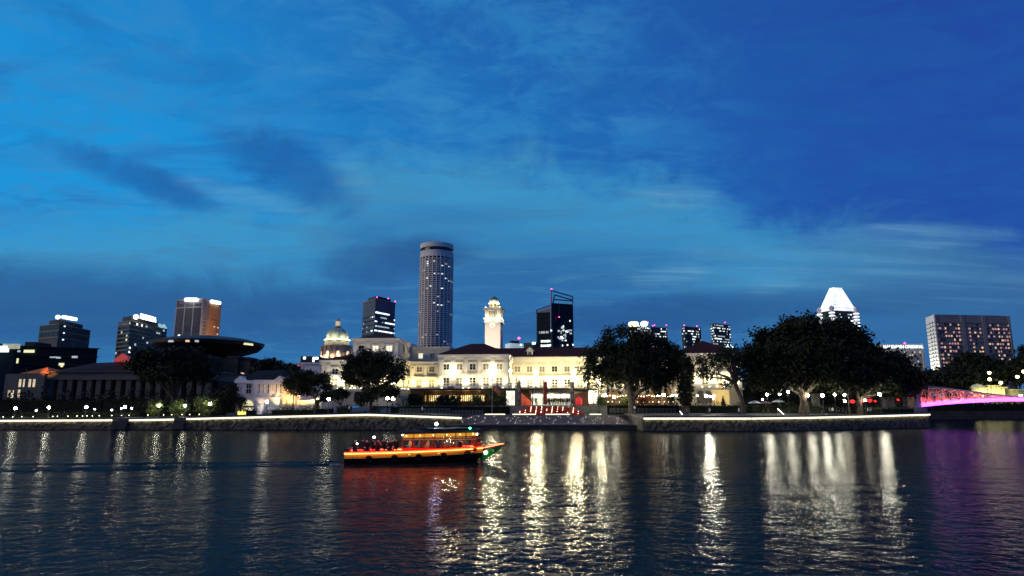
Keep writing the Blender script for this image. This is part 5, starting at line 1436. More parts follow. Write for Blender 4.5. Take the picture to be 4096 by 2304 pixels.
# giant rain trees on the right
tree('rain_tree', 'giant black spreading tree on the right bank below the pyramid tower', gbase(3215, 142),
     [E(3200, 1340, 130, 66, 146), E(3330, 1350, 120, 62, 148), E(3080, 1400, 85, 75, 144), E(3420, 1430, 95, 85, 148), E(3200, 1440, 200, 85, 142), E(3350, 1480, 160, 70, 144), E(3040, 1470, 60, 70, 142), E(3120, 1500, 110, 50, 140)], 380, 125, .44, 110, 1.1, 12, .9)
tree('rain_tree', 'broad dark tree at the bridge end of the right bank', gbase(3440, 146),
     [E(3520, 1470, 110, 62, 150), E(3600, 1500, 85, 50, 152), E(3450, 1500, 120, 62, 148), E(3560, 1540, 110, 38, 150), E(3640, 1530, 60, 34, 150)], 210, 115, .42, 111, 1.0, 12, .6)
tree('street_tree', 'pale lit forked trunk tree among the lamps on the right bank', gbase(3400, 140), [E(3395, 1535, 70, 16, 142), E(3440, 1525, 50, 20, 142)], 50, 44, .42, 112, .8, 8, .22, fork=.55)
# beyond the bridge
tree('far_tree', 'dark tree mass behind the bridge below the slab hotel', (PX(3800, 270, 3), 270, 3), [E(3780, 1515, 90, 36, 272), E(3890, 1480, 90, 62, 276), E(3960, 1490, 70, 50, 274), E(3720, 1525, 50, 26, 270), E(3870, 1530, 120, 30, 268)], 220, 55, .95, 113, 1.8, 9, .7)
tree('far_tree', 'dark tree at the far right edge behind the yellow lamps', (PX(4085, 262, 3), 262, 3), [E(4096, 1470, 36, 40, 262), E(4110, 1415, 30, 24, 264), E(4060, 1500, 40, 28, 262)], 70, 50, .8, 114, 1.4, 7, .5)
# uplit saplings on the left promenade
for k, (px, py, rx, ry, lab) in enumerate(((622, 1622, 32, 26, 'lime green uplit sapling, leftmost of the three by the quay'), (716, 1625, 36, 24, 'lime green uplit sapling, middle of the three by the quay'), (818, 1615, 36, 34, 'lime green uplit sapling, rightmost of the three by the quay'))):
    b0 = gbase(px, 137)
    o = tree('sapling', lab, b0, [E(px, py, rx, ry, 137), E(px + 8, py + 14, rx * .6, ry * .8, 137)], 34, 34, .22, 130 + k, .45, 6, .09, m=M_leafG, fork=.4, group='uplit saplings on the promenade')
    MB().lathe([(.12, 0), (.14, .2)], 8, (b0[0] - .6, b0[1] - 1.4, b0[2])).build('spotlight', M_fix, o, world=True)
    lamp('POINT', 'sapling_light', (b0[0] - .6, b0[1] - 1.4, b0[2] + .4), 26, (1, .93, .55), o, .1, world=True)

def hedge(label, a, b, Y0, Y1, h, dens=26, size=.16, m=None, z=None, seed=0, name='hedge', lump=.25):
    rng = np.random.default_rng(seed + 500)
    xa_, xb_ = PX(a, Y0, 3), PX(b, Y0, 3)
    zb_ = gz((xa_ + xb_) / 2, Y0) if z is None else z
    o_ = thing(name, label, 'hedge', ((xa_ + xb_) / 2, (Y0 + Y1) / 2, zb_))
    n_ = int(abs(xb_ - xa_) * (abs(Y1 - Y0) + h) * dens)
    u = rng.random(n_); v = rng.random(n_); w_ = rng.random(n_) ** .6
    hh = h * (1 + lump * np.sin(u * abs(xb_ - xa_) * 1.3 + seed) * .6 + lump * rng.normal(size=n_) * .4)
    pts = np.stack([xa_ + (xb_ - xa_) * u, Y0 + (Y1 - Y0) * v, zb_ + hh * w_], 1)
    mesh_obj('foliage', leaf_mesh('foliage', pts, size, m or M_leafD, rng), o_, True)
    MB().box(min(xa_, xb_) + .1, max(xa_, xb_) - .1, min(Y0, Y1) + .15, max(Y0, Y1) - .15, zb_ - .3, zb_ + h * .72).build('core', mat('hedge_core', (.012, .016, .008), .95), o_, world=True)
    return o_
hedge('long clipped hedge along the museum terrace left of the red stair', 1560, 2040, 149.2, 150.4, 1.9, 26, .17, seed=1)
hedge('dark clipped hedge under the weeping fig', 2430, 2720, 146.2, 147.3, 2.3, 26, .17, seed=2)
hedge('dark clipped hedge below the lit archway', 2725, 3010, 145.2, 146.3, 2.1, 26, .17, seed=3)
hedge('dark clipped hedge below the giant tree', 3010, 3290, 144.5, 146, 1.9, 26, .18, seed=4)
hedge('dark hedge under the lamps near the bridge', 3300, 3660, 147, 148.5, 1.5, 26, .18, seed=5)
hedge('tall dark shrubbery below the colonnade at the far left', -30, 400, 158, 161, 4.0, 9, .36, seed=6, lump=.5)
hedge('tall dark shrubbery below the colonnade under the umbrella tree', 405, 930, 158, 161, 4.4, 9, .36, seed=7, lump=.5)
hedge('low clipped hedge on the left promenade', -20, 560, 138.5, 139.6, 1.2, 26, .16, seed=8)
hedge('low clipped hedge behind the uplit saplings', 565, 900, 139.5, 140.6, 1.2, 26, .16, seed=9)
hedge('dark planting bed in front of the white hall', 1085, 1240, 141.5, 143.5, 1.2, 22, .2, seed=10, lump=.5)
hedge('small dark planting round the foot of the rounded tree', 1345, 1395, 143, 145, 1.5, 24, .18, seed=11)
hedge('dark planting bed by the cafe sign', 950, 1030, 140, 142, 1.3, 22, .2, seed=12, lump=.4)
hedge('low planting before the museum wing and dense tree', 1245, 1330, 145, 146.5, 1.3, 22, .18, seed=13, lump=.4)
# shrubs before the cafe
def shrub(label, px, py, rx, ry, Y, seed, m=None, n_=60):
    p = P(px, py, Y); zb_ = TZ if Y > 150.5 else gz(p.x, Y)
    return tree('shrub', label, (p.x, Y, zb_), [E(px, py, rx, ry, Y), E(px + rx * .3, py + ry * .3, rx * .7, ry * .8, Y)], n_, 30, .22, seed, .42, 6, .08, m=m, fork=.3, cat='shrub')
shrub('dark rounded shrub by the white globe at the cafe corner', 1655, 1602, 36, 26, 152, 201)
shrub('dark rounded shrub in front of the amber cafe windows', 1790, 1602, 48, 24, 152, 202)
shrub('bushy green shrub lit from behind at the end of the cafe', 1985, 1596, 42, 34, 152, 203, M_leafG)
shrub('small spiky lit shrub between the cafe shrubs', 1905, 1600, 20, 22, 153, 204, M_leafY, 24)
shrub('lime green shrub under the orange flag', 1975, 1562, 24, 16, 153, 205, M_leafY, 26)
shrub('lit leafy shrub beside the trunk of the weeping fig', 2502, 1610, 20, 22, 152, 206, M_leafY, 26)
shrub('red leaved shrub before the arcade wall', 2572, 1598, 12, 14, 153, 207, mat('leaf_red', (.16, .03, .02), .7, .3, .5), 16)
shrub('dark shrub among the terrace lamps', 2680, 1596, 16, 16, 153, 208, None, 18)
shrub('dark potted shrub at the end of the lit hall window', 2405, 1605, 14, 18, 151.5, 209, M_leafG, 16)

# darker growth behind the right bank lamps, closing the view under the big crowns
tree('backdrop_tree', 'dark tree line behind the right bank lamps, nearer the lit archway', (PX(3080, 205, 3), 205, 3), [E(3060, 1560, 90, 48, 205), E(3180, 1565, 90, 46, 208), E(3010, 1585, 40, 34, 203), E(3120, 1600, 130, 26, 204)], 150, 50, .8, 141, 1.3, 8, .5)
tree('backdrop_tree', 'dark tree line behind the right bank lamps, nearer the bridge', (PX(3400, 210, 3), 210, 3), [E(3330, 1560, 100, 48, 210), E(3470, 1565, 100, 44, 212), E(3590, 1570, 70, 40, 210), E(3420, 1600, 180, 26, 208), E(3660, 1575, 50, 40, 210)], 190, 50, .85, 142, 1.4, 8, .5)
hedge('dark planted bank beyond the bridge', 3690, 4300, 248, 252, 3.4, 6, .55, seed=20, lump=.4)
# ================================================================== LAMPS
M_post = mat('lamp_post_paint', (.05, .05, .045), .5, .2, 1)
M_globe = emit('lamp_globe', (1, .93, .72), 110)
M_globeS = emit('lamp_globe_small', (1, .95, .80), 24)
ORD = ('first', 'second', 'third', 'fourth', 'fifth', 'sixth', 'seventh', 'eighth', 'ninth', 'tenth', 'eleventh', 'twelfth', 'thirteenth', 'fourteenth', 'fifteenth', 'sixteenth')
GL = {}
def globe_mesh(r_, m):
    k = (round(r_, 3), m.name)
    if k not in GL: GL[k] = MB().ball((0, 0, 0), r_, 12, 8).mesh('globe', m)
    return GL[k]
def lamp_post(px, py, Y, label, pw=180, r_=.24, m=None, group=None, z0=None, col=(1, .94, .76), arms=False, name='lamp_post'):
    v = P(px, py, Y); zb_ = gz(v.x, Y) if z0 is None else z0
    t = thing(name, label, 'street lamp', (v.x, Y, zb_), group=group)
    h = v.z - zb_
    MB().lathe([(.16, 0), (.16, .5), (.09, .65), (.06, 1.0), (.05, max(1.1, h - r_ - .12)), (.12, max(1.15, h - r_ - .05)), (.12, max(1.2, h - r_))], 8).build('post', M_post, t)
    put(globe_mesh(r_, m or M_globe), 'globe', t, (0, 0, h))
    MB().lathe([(r_ * .55, h + r_ * .82), (r_ * .3, h + r_ * 1.1), (.03, h + r_ * 1.35)], 8).build('finial_cap', M_post, t)
    if pw: lamp('POINT', 'globe_light', (0, -.02, h - r_ - .16 if False else h), pw, col, t, r_ * 1.02)
    return t
G1 = 'globe lamps along the left promenade'
for i, (px, py) in enumerate(((62, 1633), (195, 1630), (345, 1628), (500, 1627), (637, 1622), (740, 1623), (840, 1615))):
    lamp_post(px, py, 135.5, f'bright globe lamp post on the left promenade, {ORD[i]} from the left', 1000, .24, group=G1)
G2 = 'small globe lamps behind the left promenade'
for i, (px, py) in enumerate(((145, 1642), (378, 1637), (447, 1640), (485, 1634), (527, 1633))):
    lamp_post(px, py, 145, f'small dim globe lamp behind the left hedge, {ORD[i]} from the left', 30, .16, M_globeS, group=G2)
G3 = 'globe lamps before the white hall and museum wing'
for px, py, lab in ((1068, 1607, 'globe lamp post in front of the white hall'), (1315, 1597, 'globe lamp post left of the small rounded tree'), (1550, 1593, 'globe lamp post right of the dense museum tree')):
    lamp_post(px, py, 137, lab, 1100, .28, group=G3)
lamp_post(1572, 1594, 158, 'square glowing lantern on the wall behind the museum tree', 90, .45, M_globeS, z0=TZ)
t = lamp_post(2393, 1524, 146, 'tall lamp post with a bright head at the edge of the weeping fig', 2200, .30)
lamp('SPOT', 'added_streak_spot', (t.location.x, 145.6, P(2393, 1524, 146).z), 12000, (1, .88, .56), None, .35, rot=(R(-72), 0, 0), spot=R(80))  # unseen spot added to brighten this lamp's reflection on the water
G4 = 'globe lamps on the terrace under the weeping fig'
for i, (px, py, r_) in enumerate(((2420, 1580, .34), (2630, 1583, .22), (2654, 1579, .28), (2690, 1583, .2), (2705, 1582, .16))):
    lamp_post(px, py, 153, f'terrace globe lamp behind the weeping fig, {ORD[i]} from the left', 150 if r_ > .25 else 60, r_, M_globe, z0=TZ, group=G4, col=(1, .86, .58))
lamp_post(2457, 1587, 138, 'bright globe lamp post on the promenade under the weeping fig', 3600, .28)
lamp_post(2825, 1584, 138, 'brightest globe lamp post left of the lit archway', 1400, .30)
lamp('SPOT', 'added_globe_spot', (PX(2825, 138, 6), 137.5, P(2825, 1584, 138).z), 4500, (1, .92, .70), None, .3, rot=(R(-78), 0, 0), spot=R(90))  # spot added beside the globe for a stronger river streak
G5 = 'small globe lamps beside the lit archway'
for i, (px, py) in enumerate(((2789, 1583), (2841, 1586), (2856, 1583), (2854, 1594))):
    lamp_post(px, py, 150, f'small globe lamp beside the lit archway, {ORD[i]} from the left', 60, .2, M_globeS, z0=3.0, group=G5)
G6 = 'globe lamps along the right bank'
for i, (px, py, pw, r_) in enumerate(((3050, 1598, 60, .16), (3068, 1577, 300, .27), (3119, 1578, 160, .2), (3151, 1567, 320, .26), (3232, 1582, 260, .26), (3290, 1582, 420, .30), (3339, 1578, 260, .24), (3377, 1580, 200, .22), (3379, 1604, 200, .22), (3459, 1601, 200, .22), (3519, 1577, 520, .30))):
    lamp_post(px, py, 141 + (4 if px > 3400 else 0), f'globe lamp on the right bank below the giant trees, {ORD[i]} from the left', pw * 3.5, r_, group=G6)
    if pw > 250: lamp('SPOT', 'added_globe_spot', (PX(px, 141, 6), 140.4, P(px, py, 141).z), pw * 5.5, (1, .94, .76), None, r_, rot=(R(-78), 0, 0), spot=R(90))  # added spots boost the brighter globes' streaks on the water
G7 = 'yellow lamps beyond the bridge'
for i, (px, py) in enumerate(((3957, 1491), (3958, 1517), (4003, 1531), (4070, 1507), (4083, 1583), (4094, 1486))):
    lamp_post(px, py, 252, f'yellow street lamp beyond the bridge, {ORD[i]} from the left', 420, .55, emit('lamp_yellow', (1, .95, .42), 14), group=G7, z0=3.0, col=(1, .9, .4))
GB = 'tall pole lamps on the museum balcony'
for px, lab in ((2143, 'tall pole lamp on the museum balcony, nearer the clock tower'), (2295, 'tall pole lamp on the museum balcony, nearer the weeping fig')):
    lamp_post(px, 1490, 167.5, lab, 900, .45, emit('balcony_globe', (1, .86, .48), 330), group=GB, z0=BZ, col=(1, .88, .52))
    lamp('SPOT', 'added_streak_spot', (PX(px, 167.5, 13), 166.9, P(px, 1490, 167.5).z), 13000, (1, .85, .52), None, .45, rot=(R(-72), 0, 0), spot=R(80))  # added unseen spot aimed at the river for the gold streaks
# tiny bollard lights along the left hedge
BOL = MB().lathe([(.07, 0), (.07, .5)], 6).mesh('bollard', M_post); BOLG = MB().lathe([(.08, 0), (.08, .10)], 6).mesh('bollard_light', emit('bollard_glow', (1, .92, .55), 7))
for i, (px, py) in enumerate(((12, 1676), (50, 1675), (86, 1675), (132, 1668), (211, 1665), (230, 1662), (272, 1664), (308, 1665), (330, 1664), (348, 1666), (369, 1666), (397, 1665), (447, 1665), (486, 1662), (516, 1664), (591, 1668), (654, 1664), (686, 1668), (728, 1665), (758, 1665), (797, 1663))):
    v = P(px, py, 135); zb_ = gz(v.x, 135)
    t = thing('path_light', f'tiny path light along the left hedge, {i + 1 if i > 15 else ORD[i]}{"th" if i > 15 else ""} from the left', 'path light', (v.x, 135, zb_), group='tiny path lights along the left hedge')
    put(BOL, 'bollard', t); put(BOLG, 'light', t, (0, 0, .5))
# string lights on the arcade terrace
sl_ = thing('string_lights', 'string of warm bulbs hung along the arcade behind the weeping fig', 'string lights', (PX(2540, 152), 152, TZ))
bulb = MB().ball((0, 0, 0), .09, 8, 5).mesh('bulb', emit('bulb', (1, .78, .42), 16))
cab = []
for i in range(28):
    px = 2408 + i * 10.5; q = P(px, 1584 + 2.2 * math.sin(i * 1.3), 152); cab.append(q)
    put(bulb, 'bulb', sl_, q, world=True)
MB().tube(cab, .02, 4).build('cable', M_post, sl_, world=True)
for px in (2402, 2548, 2696): q = P(px, 1580, 152); MB().tube([(q.x, q.y, TZ), q], .05, 6).build('pole', M_post, sl_, world=True)
lamp('POINT', 'string_glow', (PX(2480, 152), 151.2, TZ + 2.6), 260, (1, .72, .40), sl_, 1.2, world=True)
lamp('POINT', 'string_glow', (PX(2620, 152), 151.2, TZ + 2.6), 300, (1, .66, .36), sl_, 1.2, world=True)
# table candles
cnd = MB().lathe([(.06, 0), (.06, .16)], 6).mesh('candle', emit('candle', (1, .8, .45), 10))
tbl = MB().lathe([(.25, 0), (.05, .05), (.05, .7), (.5, .72), (.5, .76)], 10).mesh('table', mat('table_top', (.5, .45, .38), .6))
rr_ = random.Random(4)
for i in range(15):
    px = 2412 + i * 20 + rr_.uniform(-5, 5); Y = 151.5 + rr_.uniform(0, 2); x = PX(px, Y)
    t = thing('cafe_table', f'small cafe table with a candle under the string lights, {ORD[i]} from the left', 'table', (x, Y, TZ), group='candle tables under the string lights')
    put(tbl, 'top', t); put(cnd, 'candle', t, (.1, 0, .76))
# white globe ornament near the cafe corner
t = thing('globe_ornament', 'large pale glass globe at the corner of the cafe', 'ornament', (*P(1612, 1593, 151)[:2], gz(P(1612, 1593, 151).x, 151)))
q = P(1612, 1593, 151); MB().ball((0, 0, q.z - t.location.z), .75, 18, 12).build('globe', mat('pale_globe', (.55, .50, .42), .2, .1), t, smooth=True)
MB().lathe([(.3, 0), (.12, .3), (.1, q.z - t.location.z - .7)], 10).build('stand', M_post, t)

# ================================================================== BANNERS AND FLAGPOLES
M_bred = mat('banner_red', (.55, .09, .04), .8, .15, 1)
M_bgrey = mat('banner_print', (.30, .25, .18), .8, .75, 1.6)
M_pole = mat('pole_steel', (.30, .28, .24), .4, .1, 1, metal=.4)
for (px, y0, y1, wpx, m, lab) in ((2072, 1505, 1652, 15, M_bgrey, 'tall patterned grey banner on a pole beside the red stair'), (2176, 1503, 1652, 15, M_bred, 'tall red banner on a pole in the middle of the red stair'), (2284, 1503, 1652, 15, M_bgrey, 'tall patterned grey banner on a pole at the far side of the red stair')):
    Y = 143.6; a, b = P(px - 5, y0, Y), P(px - 5, y1, Y)
    t = thing('banner', lab, 'banner', (a.x, Y, 2.6), group='tall banners by the red stair')
    MB().tube([(0, 0, 0), (0, 0, a.z - 2.6 - .9)], .07, 8).build('pole', M_pole, t)
    MB().lathe([(.03, a.z - 2.6 - .9), (.13, a.z - 2.6 - .6), (.05, a.z - 2.6 - .3), (.10, a.z - 2.6 - .15), (.02, a.z - 2.6 + .1)], 8).build('finial', M_post, t)
    zt_, zb_ = P(px, 1526, Y).z - 2.6, P(px, 1618, Y).z - 2.6; wd = wpx / FPX * Y
    cl = MB(); nn = 10
    for k in range(nn + 1):
        z = zb_ + (zt_ - zb_) * k / nn; o_ = .05 * math.sin(k * .9)
        cl.v += [(.1, o_, z), (.1 + wd * .5, o_ - .06, z), (.1 + wd, o_ + .03, z), (.1 + wd, o_ + .06, z), (.1 + wd * .5, o_ - .03, z), (.1, o_ + .03, z)]
    for k in range(nn):
        for j in range(6): a0 = k * 6 + j; b0 = k * 6 + (j + 1) % 6; cl.f.append((a0, b0, b0 + 6, a0 + 6)); cl.mi.append(0)
    cl.build('cloth', m, t, smooth=True)
    for z in (zt_ - .05, zb_ + .05): MB().tube([(0, 0, z), (.15 + wd, 0, z)], .03, 6).build('arm', M_pole, t)
q = P(1969, 1510, 143.6); zz0 = 2.6
t = thing('flagpole', 'slim flagpole with a drooping orange flag left of the red stair', 'flagpole', (q.x, 143.6, zz0))
MB().lathe([(.09, 0), (.05, q.z - zz0 - .8)], 8).build('pole', M_pole, t)
MB().lathe([(.03, q.z - zz0 - .8), (.13, q.z - zz0 - .5), (.04, q.z - zz0 - .2), (.09, q.z - zz0), (.02, q.z - zz0 + .2)], 8).build('finial', M_post, t)
a, b = P(1972, 1542, 143.5), P(1998, 1566, 143.5)
fl_ = MB()
for k in range(7):
    f = k / 6; p = a.lerp(b, f); wv = .12 * math.sin(k * 1.4)
    for s_ in (-1, 1): fl_.v += [(p.x + .28 * s_ * (1), p.y + wv, p.z + .30 * s_ - .3), (p.x + .28 * s_, p.y + wv + .04, p.z + .30 * s_ - .3)]
for k in range(6):
    o_ = k * 4
    fl_.f += [(o_, o_ + 4, o_ + 6, o_ + 2), (o_ + 1, o_ + 3, o_ + 7, o_ + 5), (o_, o_ + 1, o_ + 5, o_ + 4), (o_ + 2, o_ + 6, o_ + 7, o_ + 3)]; fl_.mi += [0] * 4
fl_.build('flag', mat('flag_orange', (.75, .22, .08), .8, .1, 1), t, world=True, smooth=True)
# red round sculpture beside the hall
q = P(2316, 1621, 152)
t = thing('red_cabinet', 'glowing red rounded booth beside the museum hall', 'booth', (q.x, 152, TZ))
MB().lathe([(.62, 0), (.72, .5), (.72, 1.2), (.6, 1.6), (.25, 1.85), (.05, 1.95)], 14).build('shell', emit('red_booth', (1, .03, .04), .40, (.6, .02, .02)), t, smooth=True)
MB().lathe([(.8, 0), (.8, .12)], 14).build('base', M_post, t)

# ================================================================== RAILINGS, UMBRELLAS, RAMPS
def railing(label, a, b, Y, z=None, n_=8):
    xa_, xb_ = PX(a, Y), PX(b, Y); z = gz((xa_ + xb_) / 2, Y) if z is None else z
    t = thing('railing', label, 'railing', ((xa_ + xb_) / 2, Y, z), group='steel railings')
    ps = MB().box(-.03, .03, -.03, .03, 0, 1.05).mesh('post', M_pole)
    for k in range(n_ + 1): put(ps, 'post', t, ((xb_ - xa_) * (k / n_ - .5), 0, 0))
    for h in (.25, .5, .75, 1.0): MB().tube([((xa_ - xb_) / 2, 0, h), ((xb_ - xa_) / 2, 0, h)], .03, 5).build('rail', M_pole, t)
railing('steel railing left of the flagpole above the long quay wall', 1810, 1932, 144, n_=9)
railing('steel railing before the long terrace hedge', 1600, 1800, 145, n_=14)
railing('steel railing below the weeping fig', 2440, 2700, 143, n_=16)
def cafe_umbrella(px, py, Y, label, m):
    v = P(px, py, Y); zb_ = gz(v.x, Y)
    t = thing('cafe_umbrella', label, 'umbrella', (v.x, Y, zb_), group='cafe umbrellas on the right bank')
    h = v.z - zb_
    MB().tube([(0, 0, 0), (0, 0, h)], .04, 6).build('pole', M_pole, t)
    MB().lathe([(1.5, h - .55), (1.45, h - .45), (.8, h - .15), (.05, h + .05)], 8).build('canopy', m, t)
    MB().lathe([(.35, 0), (.35, .12)], 8).build('base', M_post, t)
M_umb = mat('umbrella_white', (.6, .6, .62), .8); M_umbp = mat('umbrella_pink', (.5, .3, .34), .8)
cafe_umbrella(3018, 1603, 148, 'pale cafe umbrella farthest from the bridge', M_umb)
cafe_umbrella(3062, 1605, 150, 'pinkish cafe umbrella between two pale ones', M_umbp)
cafe_umbrella(3112, 1599, 147, 'pale cafe umbrella nearest the leaning lit handrail', M_umb)
for (a, b, lab) in (((2720, 1645), (2729, 1658), 'short glowing slanted handrail below the ivy tree'), ((3110, 1634), (3135, 1658), 'longer glowing slanted handrail below the cafe umbrellas')):
    p, q = P(*a, 134), P(*b, 133)
    t = thing('lit_handrail', lab, 'handrail', (q.x, q.y, gz(q.x, q.y)), group='glowing handrails')
    MB().tube([p, q], .05, 6).build('light_rail', emit('rail_light', (1, .97, .85), 6), t, world=True)
    MB().tube([(p.x, p.y, gz(p.x, p.y) - .2), p], .04, 6).build('post', M_pole, t, world=True)
    MB().tube([(q.x, q.y, gz(q.x, q.y) - .2), q], .04, 6).build('post', M_pole, t, world=True)
# red lanterns / lit signs under the bridge-side trees
for i, (px, py, r_) in enumerate(((3410, 1606, .55), (3448, 1607, .42), (3478, 1602, .55), (3501, 1605, .3), (3593, 1598, .35))):
    q = P(px, py, 158)
    t = thing('red_lantern', f'red glowing lantern near the bridge, {ORD[i]} from the left', 'lantern', (q.x, q.y, 3), group='red lanterns near the bridge')
    MB().ball((0, 0, q.z - 3), r_, 12, 8, .8).build('shade', emit('lantern_red', (1, .03, .03), 1.5, (.5, 0, 0)), t)
    MB().tube([(0, 0, 0), (0, 0, q.z - 3 - r_ * .7)], .05, 6).build('pole', M_post, t)
# stone piers and low lit walls near the bridge end
M_pier = mat('pier_stone', (.26, .24, .19), .85, .2, .6)
for i, (a, b, y0, y1) in enumerate(((3535, 3575, 1588, 1640), (3250, 3275, 1575, 1620), (3618, 3650, 1570, 1640))):
    p, q = P(a, y0, 154), P(b, y1, 154)
    t = thing('stone_pier', ('stone gate pier under the brightest lamp near the bridge', 'pale stone pillar among the right bank lamps', 'stone gate pier at the bridge abutment')[i], 'pier', ((p.x + q.x) / 2, 154, 3))
    MB().box(p.x, q.x, 153.2, 155, 2.9, p.z - .3).build('shaft', M_pier, t, world=True)
    MB().box(p.x - .15, q.x + .15, 153.05, 155.15, p.z - .3, p.z).build('cap', M_pier, t, world=True)

# ================================================================== SUSPENSION BRIDGE
M_brd = mat('bridge_paint', (.55, .45, .42), .6, .1, .5)
br = thing('footbridge', 'old suspension footbridge lit red inside with a glowing violet deck edge', 'bridge', (PX(3665, 152), 152, 3))
B0, B1 = P(3672, 1626, 151), P(4085, 1612, 141)
ln = (B1 - B0).length; bd = (B1 - B0); bd.z = 0; bd.normalize(); bn = Vector((-bd.y, bd.x, 0))   # bn points away from the camera side
if bn.y < 0: bn = -bn
LH = (Vector((B1.x, B1.y, 0)) - Vector((B0.x, B0.y, 0))).length
def bp_(s_, off, z): return Vector((B0.x, B0.y, 0)) + bd * s_ + bn * off + Vector((0, 0, z))
def dz_(s_): return 4.25 + 1.25 * (1 - ((s_ - LH) / LH) ** 2)       # deck underside line, cambered to mid span
SN = [LH * 2 * k / 24 for k in range(25)]
M_vio = emit('violet_led', (.46, .04, 1.0), 9.0)
M_redl = emit('red_led', (1, .05, .06), 2.2)
BW = 9.0
for off, nm in ((0, 'near'), (BW, 'far')):
    for s0, s1 in zip(SN, SN[1:]):
        m = MB(); a, b = bp_(s0, off, dz_(s0)), bp_(s1, off, dz_(s1))
        m.add([a, b, b + Vector((0, 0, .75)), a + Vector((0, 0, .75)), a + bn * .2, b + bn * .2, b + bn * .2 + Vector((0, 0, .75)), a + bn * .2 + Vector((0, 0, .75))], [(0, 1, 2, 3), (7, 6, 5, 4), (3, 2, 6, 7), (0, 4, 5, 1)])
        m.build('girder', M_brd, br, world=True)
# violet edge strip on the near girder, red wash strip on the far one
for off, m_, za_, zb2, nm in ((-.06, M_vio, .0, .74, 'violet_strip'), (BW - .10, M_redl, .55, 1.15, 'red_strip')):
    m = MB()
    for s0, s1 in zip(SN, SN[1:]):
        a, b = bp_(s0, off, dz_(s0)), bp_(s1, off, dz_(s1))
        m.add([a + Vector((0, 0, za_)), b + Vector((0, 0, za_)), b + Vector((0, 0, zb2)), a + Vector((0, 0, zb2)), a + bn * .05 + Vector((0, 0, za_)), b + bn * .05 + Vector((0, 0, za_)), b + bn * .05 + Vector((0, 0, zb2)), a + bn * .05 + Vector((0, 0, zb2))], [(0, 1, 2, 3), (7, 6, 5, 4), (3, 2, 6, 7), (0, 4, 5, 1)])
    m.build(nm, m_, br, world=True)
for s0, s1 in zip(SN, SN[1:]):
    m = MB(); vs = [bp_(s0, .2, dz_(s0) + .5), bp_(s1, .2, dz_(s1) + .5), bp_(s1, BW, dz_(s1) + .5), bp_(s0, BW, dz_(s0) + .5)]
    m.add(vs + [v - Vector((0, 0, .3)) for v in vs], [(0, 1, 2, 3), (7, 6, 5, 4)]); m.build('deck', M_conc, br, world=True)
# towers, chains and lattice on both sides
TT = 9.6
for off in (0.1, BW - .15):
    for s_ in (0.0, 2 * LH):
        b = bp_(s_, off, 0); MB().prism([(b.x - .5, b.y - .5), (b.x + .5, b.y - .5), (b.x + .5, b.y + .5), (b.x - .5, b.y + .5)], 2.5, TT).build('tower', M_brd, br, world=True)
        MB().ball((b.x, b.y, TT + .3), .45, 8, 6).build('tower_cap', M_brd, br, world=True)
    top = [(s_, dz_(s_) + .9 + (TT - dz_(0) - 1.4) * abs((s_ - LH) / LH) ** 1.25) for s_ in SN]
    for (s0, z0_), (s1, z1_) in zip(top, top[1:]):
        MB().tube([bp_(s0, off, z0_), bp_(s1, off, z1_)], .16, 5).build('chain', M_brd, br, world=True)
        MB().tube([bp_(s1, off, dz_(s1) + .7), bp_(s1, off, z1_)], .07, 4).build('hanger', M_brd, br, world=True)
        if z0_ - dz_(s0) > 1.4:
            MB().tube([bp_(s0, off, dz_(s0) + .7), bp_(s1, off, z1_)], .10, 4).build('lattice_bar', M_brd, br, world=True)
            MB().tube([bp_(s1, off, dz_(s1) + .7), bp_(s0, off, z0_)], .10, 4).build('lattice_bar', M_brd, br, world=True)
    MB().tube([bp_(0, off, TT - .3), bp_(LH, off, dz_(LH) + .8)], .10, 5).build('stay', M_brd, br, world=True)
    # lattice infill panels (perforated iron sheets catching the red light)
    if off > 1:
        for (s0, z0_), (s1, z1_) in list(zip(top, top[1:]))[:9]:
            sm_ = (s0 + s1) / 2
            for q0, q1, q2 in (((s0, dz_(s0) + .9), (s1, dz_(s1) + .9), (sm_, (z0_ + z1_) / 2 - .1)),):
                m = MB(); vs = [bp_(q0[0], off + .1, q0[1]), bp_(q1[0], off + .1, q1[1]), bp_(q2[0], off + .1, q2[1])]
                m.add(vs + [v + bn * .06 for v in vs], [(0, 1, 2), (5, 4, 3), (0, 3, 4, 1), (1, 4, 5, 2), (2, 5, 3, 0)]); m.build('infill_plate', mat('bridge_plate', (.5, .36, .22), .7, .2, .8), br, world=True)
for k in range(6):
    s_ = LH * (.08 + .18 * k); b = bp_(s_, BW - 1.2, dz_(s_) + 1.0); lamp('POINT', 'red_wash', b, 300, (1, .10, .16), br, .2, world=True)
    b = bp_(s_ + 1.5, 1.0, dz_(s_) + 3.0); lamp('POINT', 'amber_wash', b, 170, (1, .50, .28), br, .2, world=True)
b = bp_(-1.5, 2, 7.6); MB().ball(tuple(b), .55, 10, 6).build('violet_lamp', emit('violet_lamp', (.32, .12, 1), 2.2), br, world=True)
b = bp_(0, 0, 0); MB().box(b.x - 6, b.x + 1.4, b.y - 1, b.y + 14, -1, 4.2).build('abutment', M_pier, br, world=True)
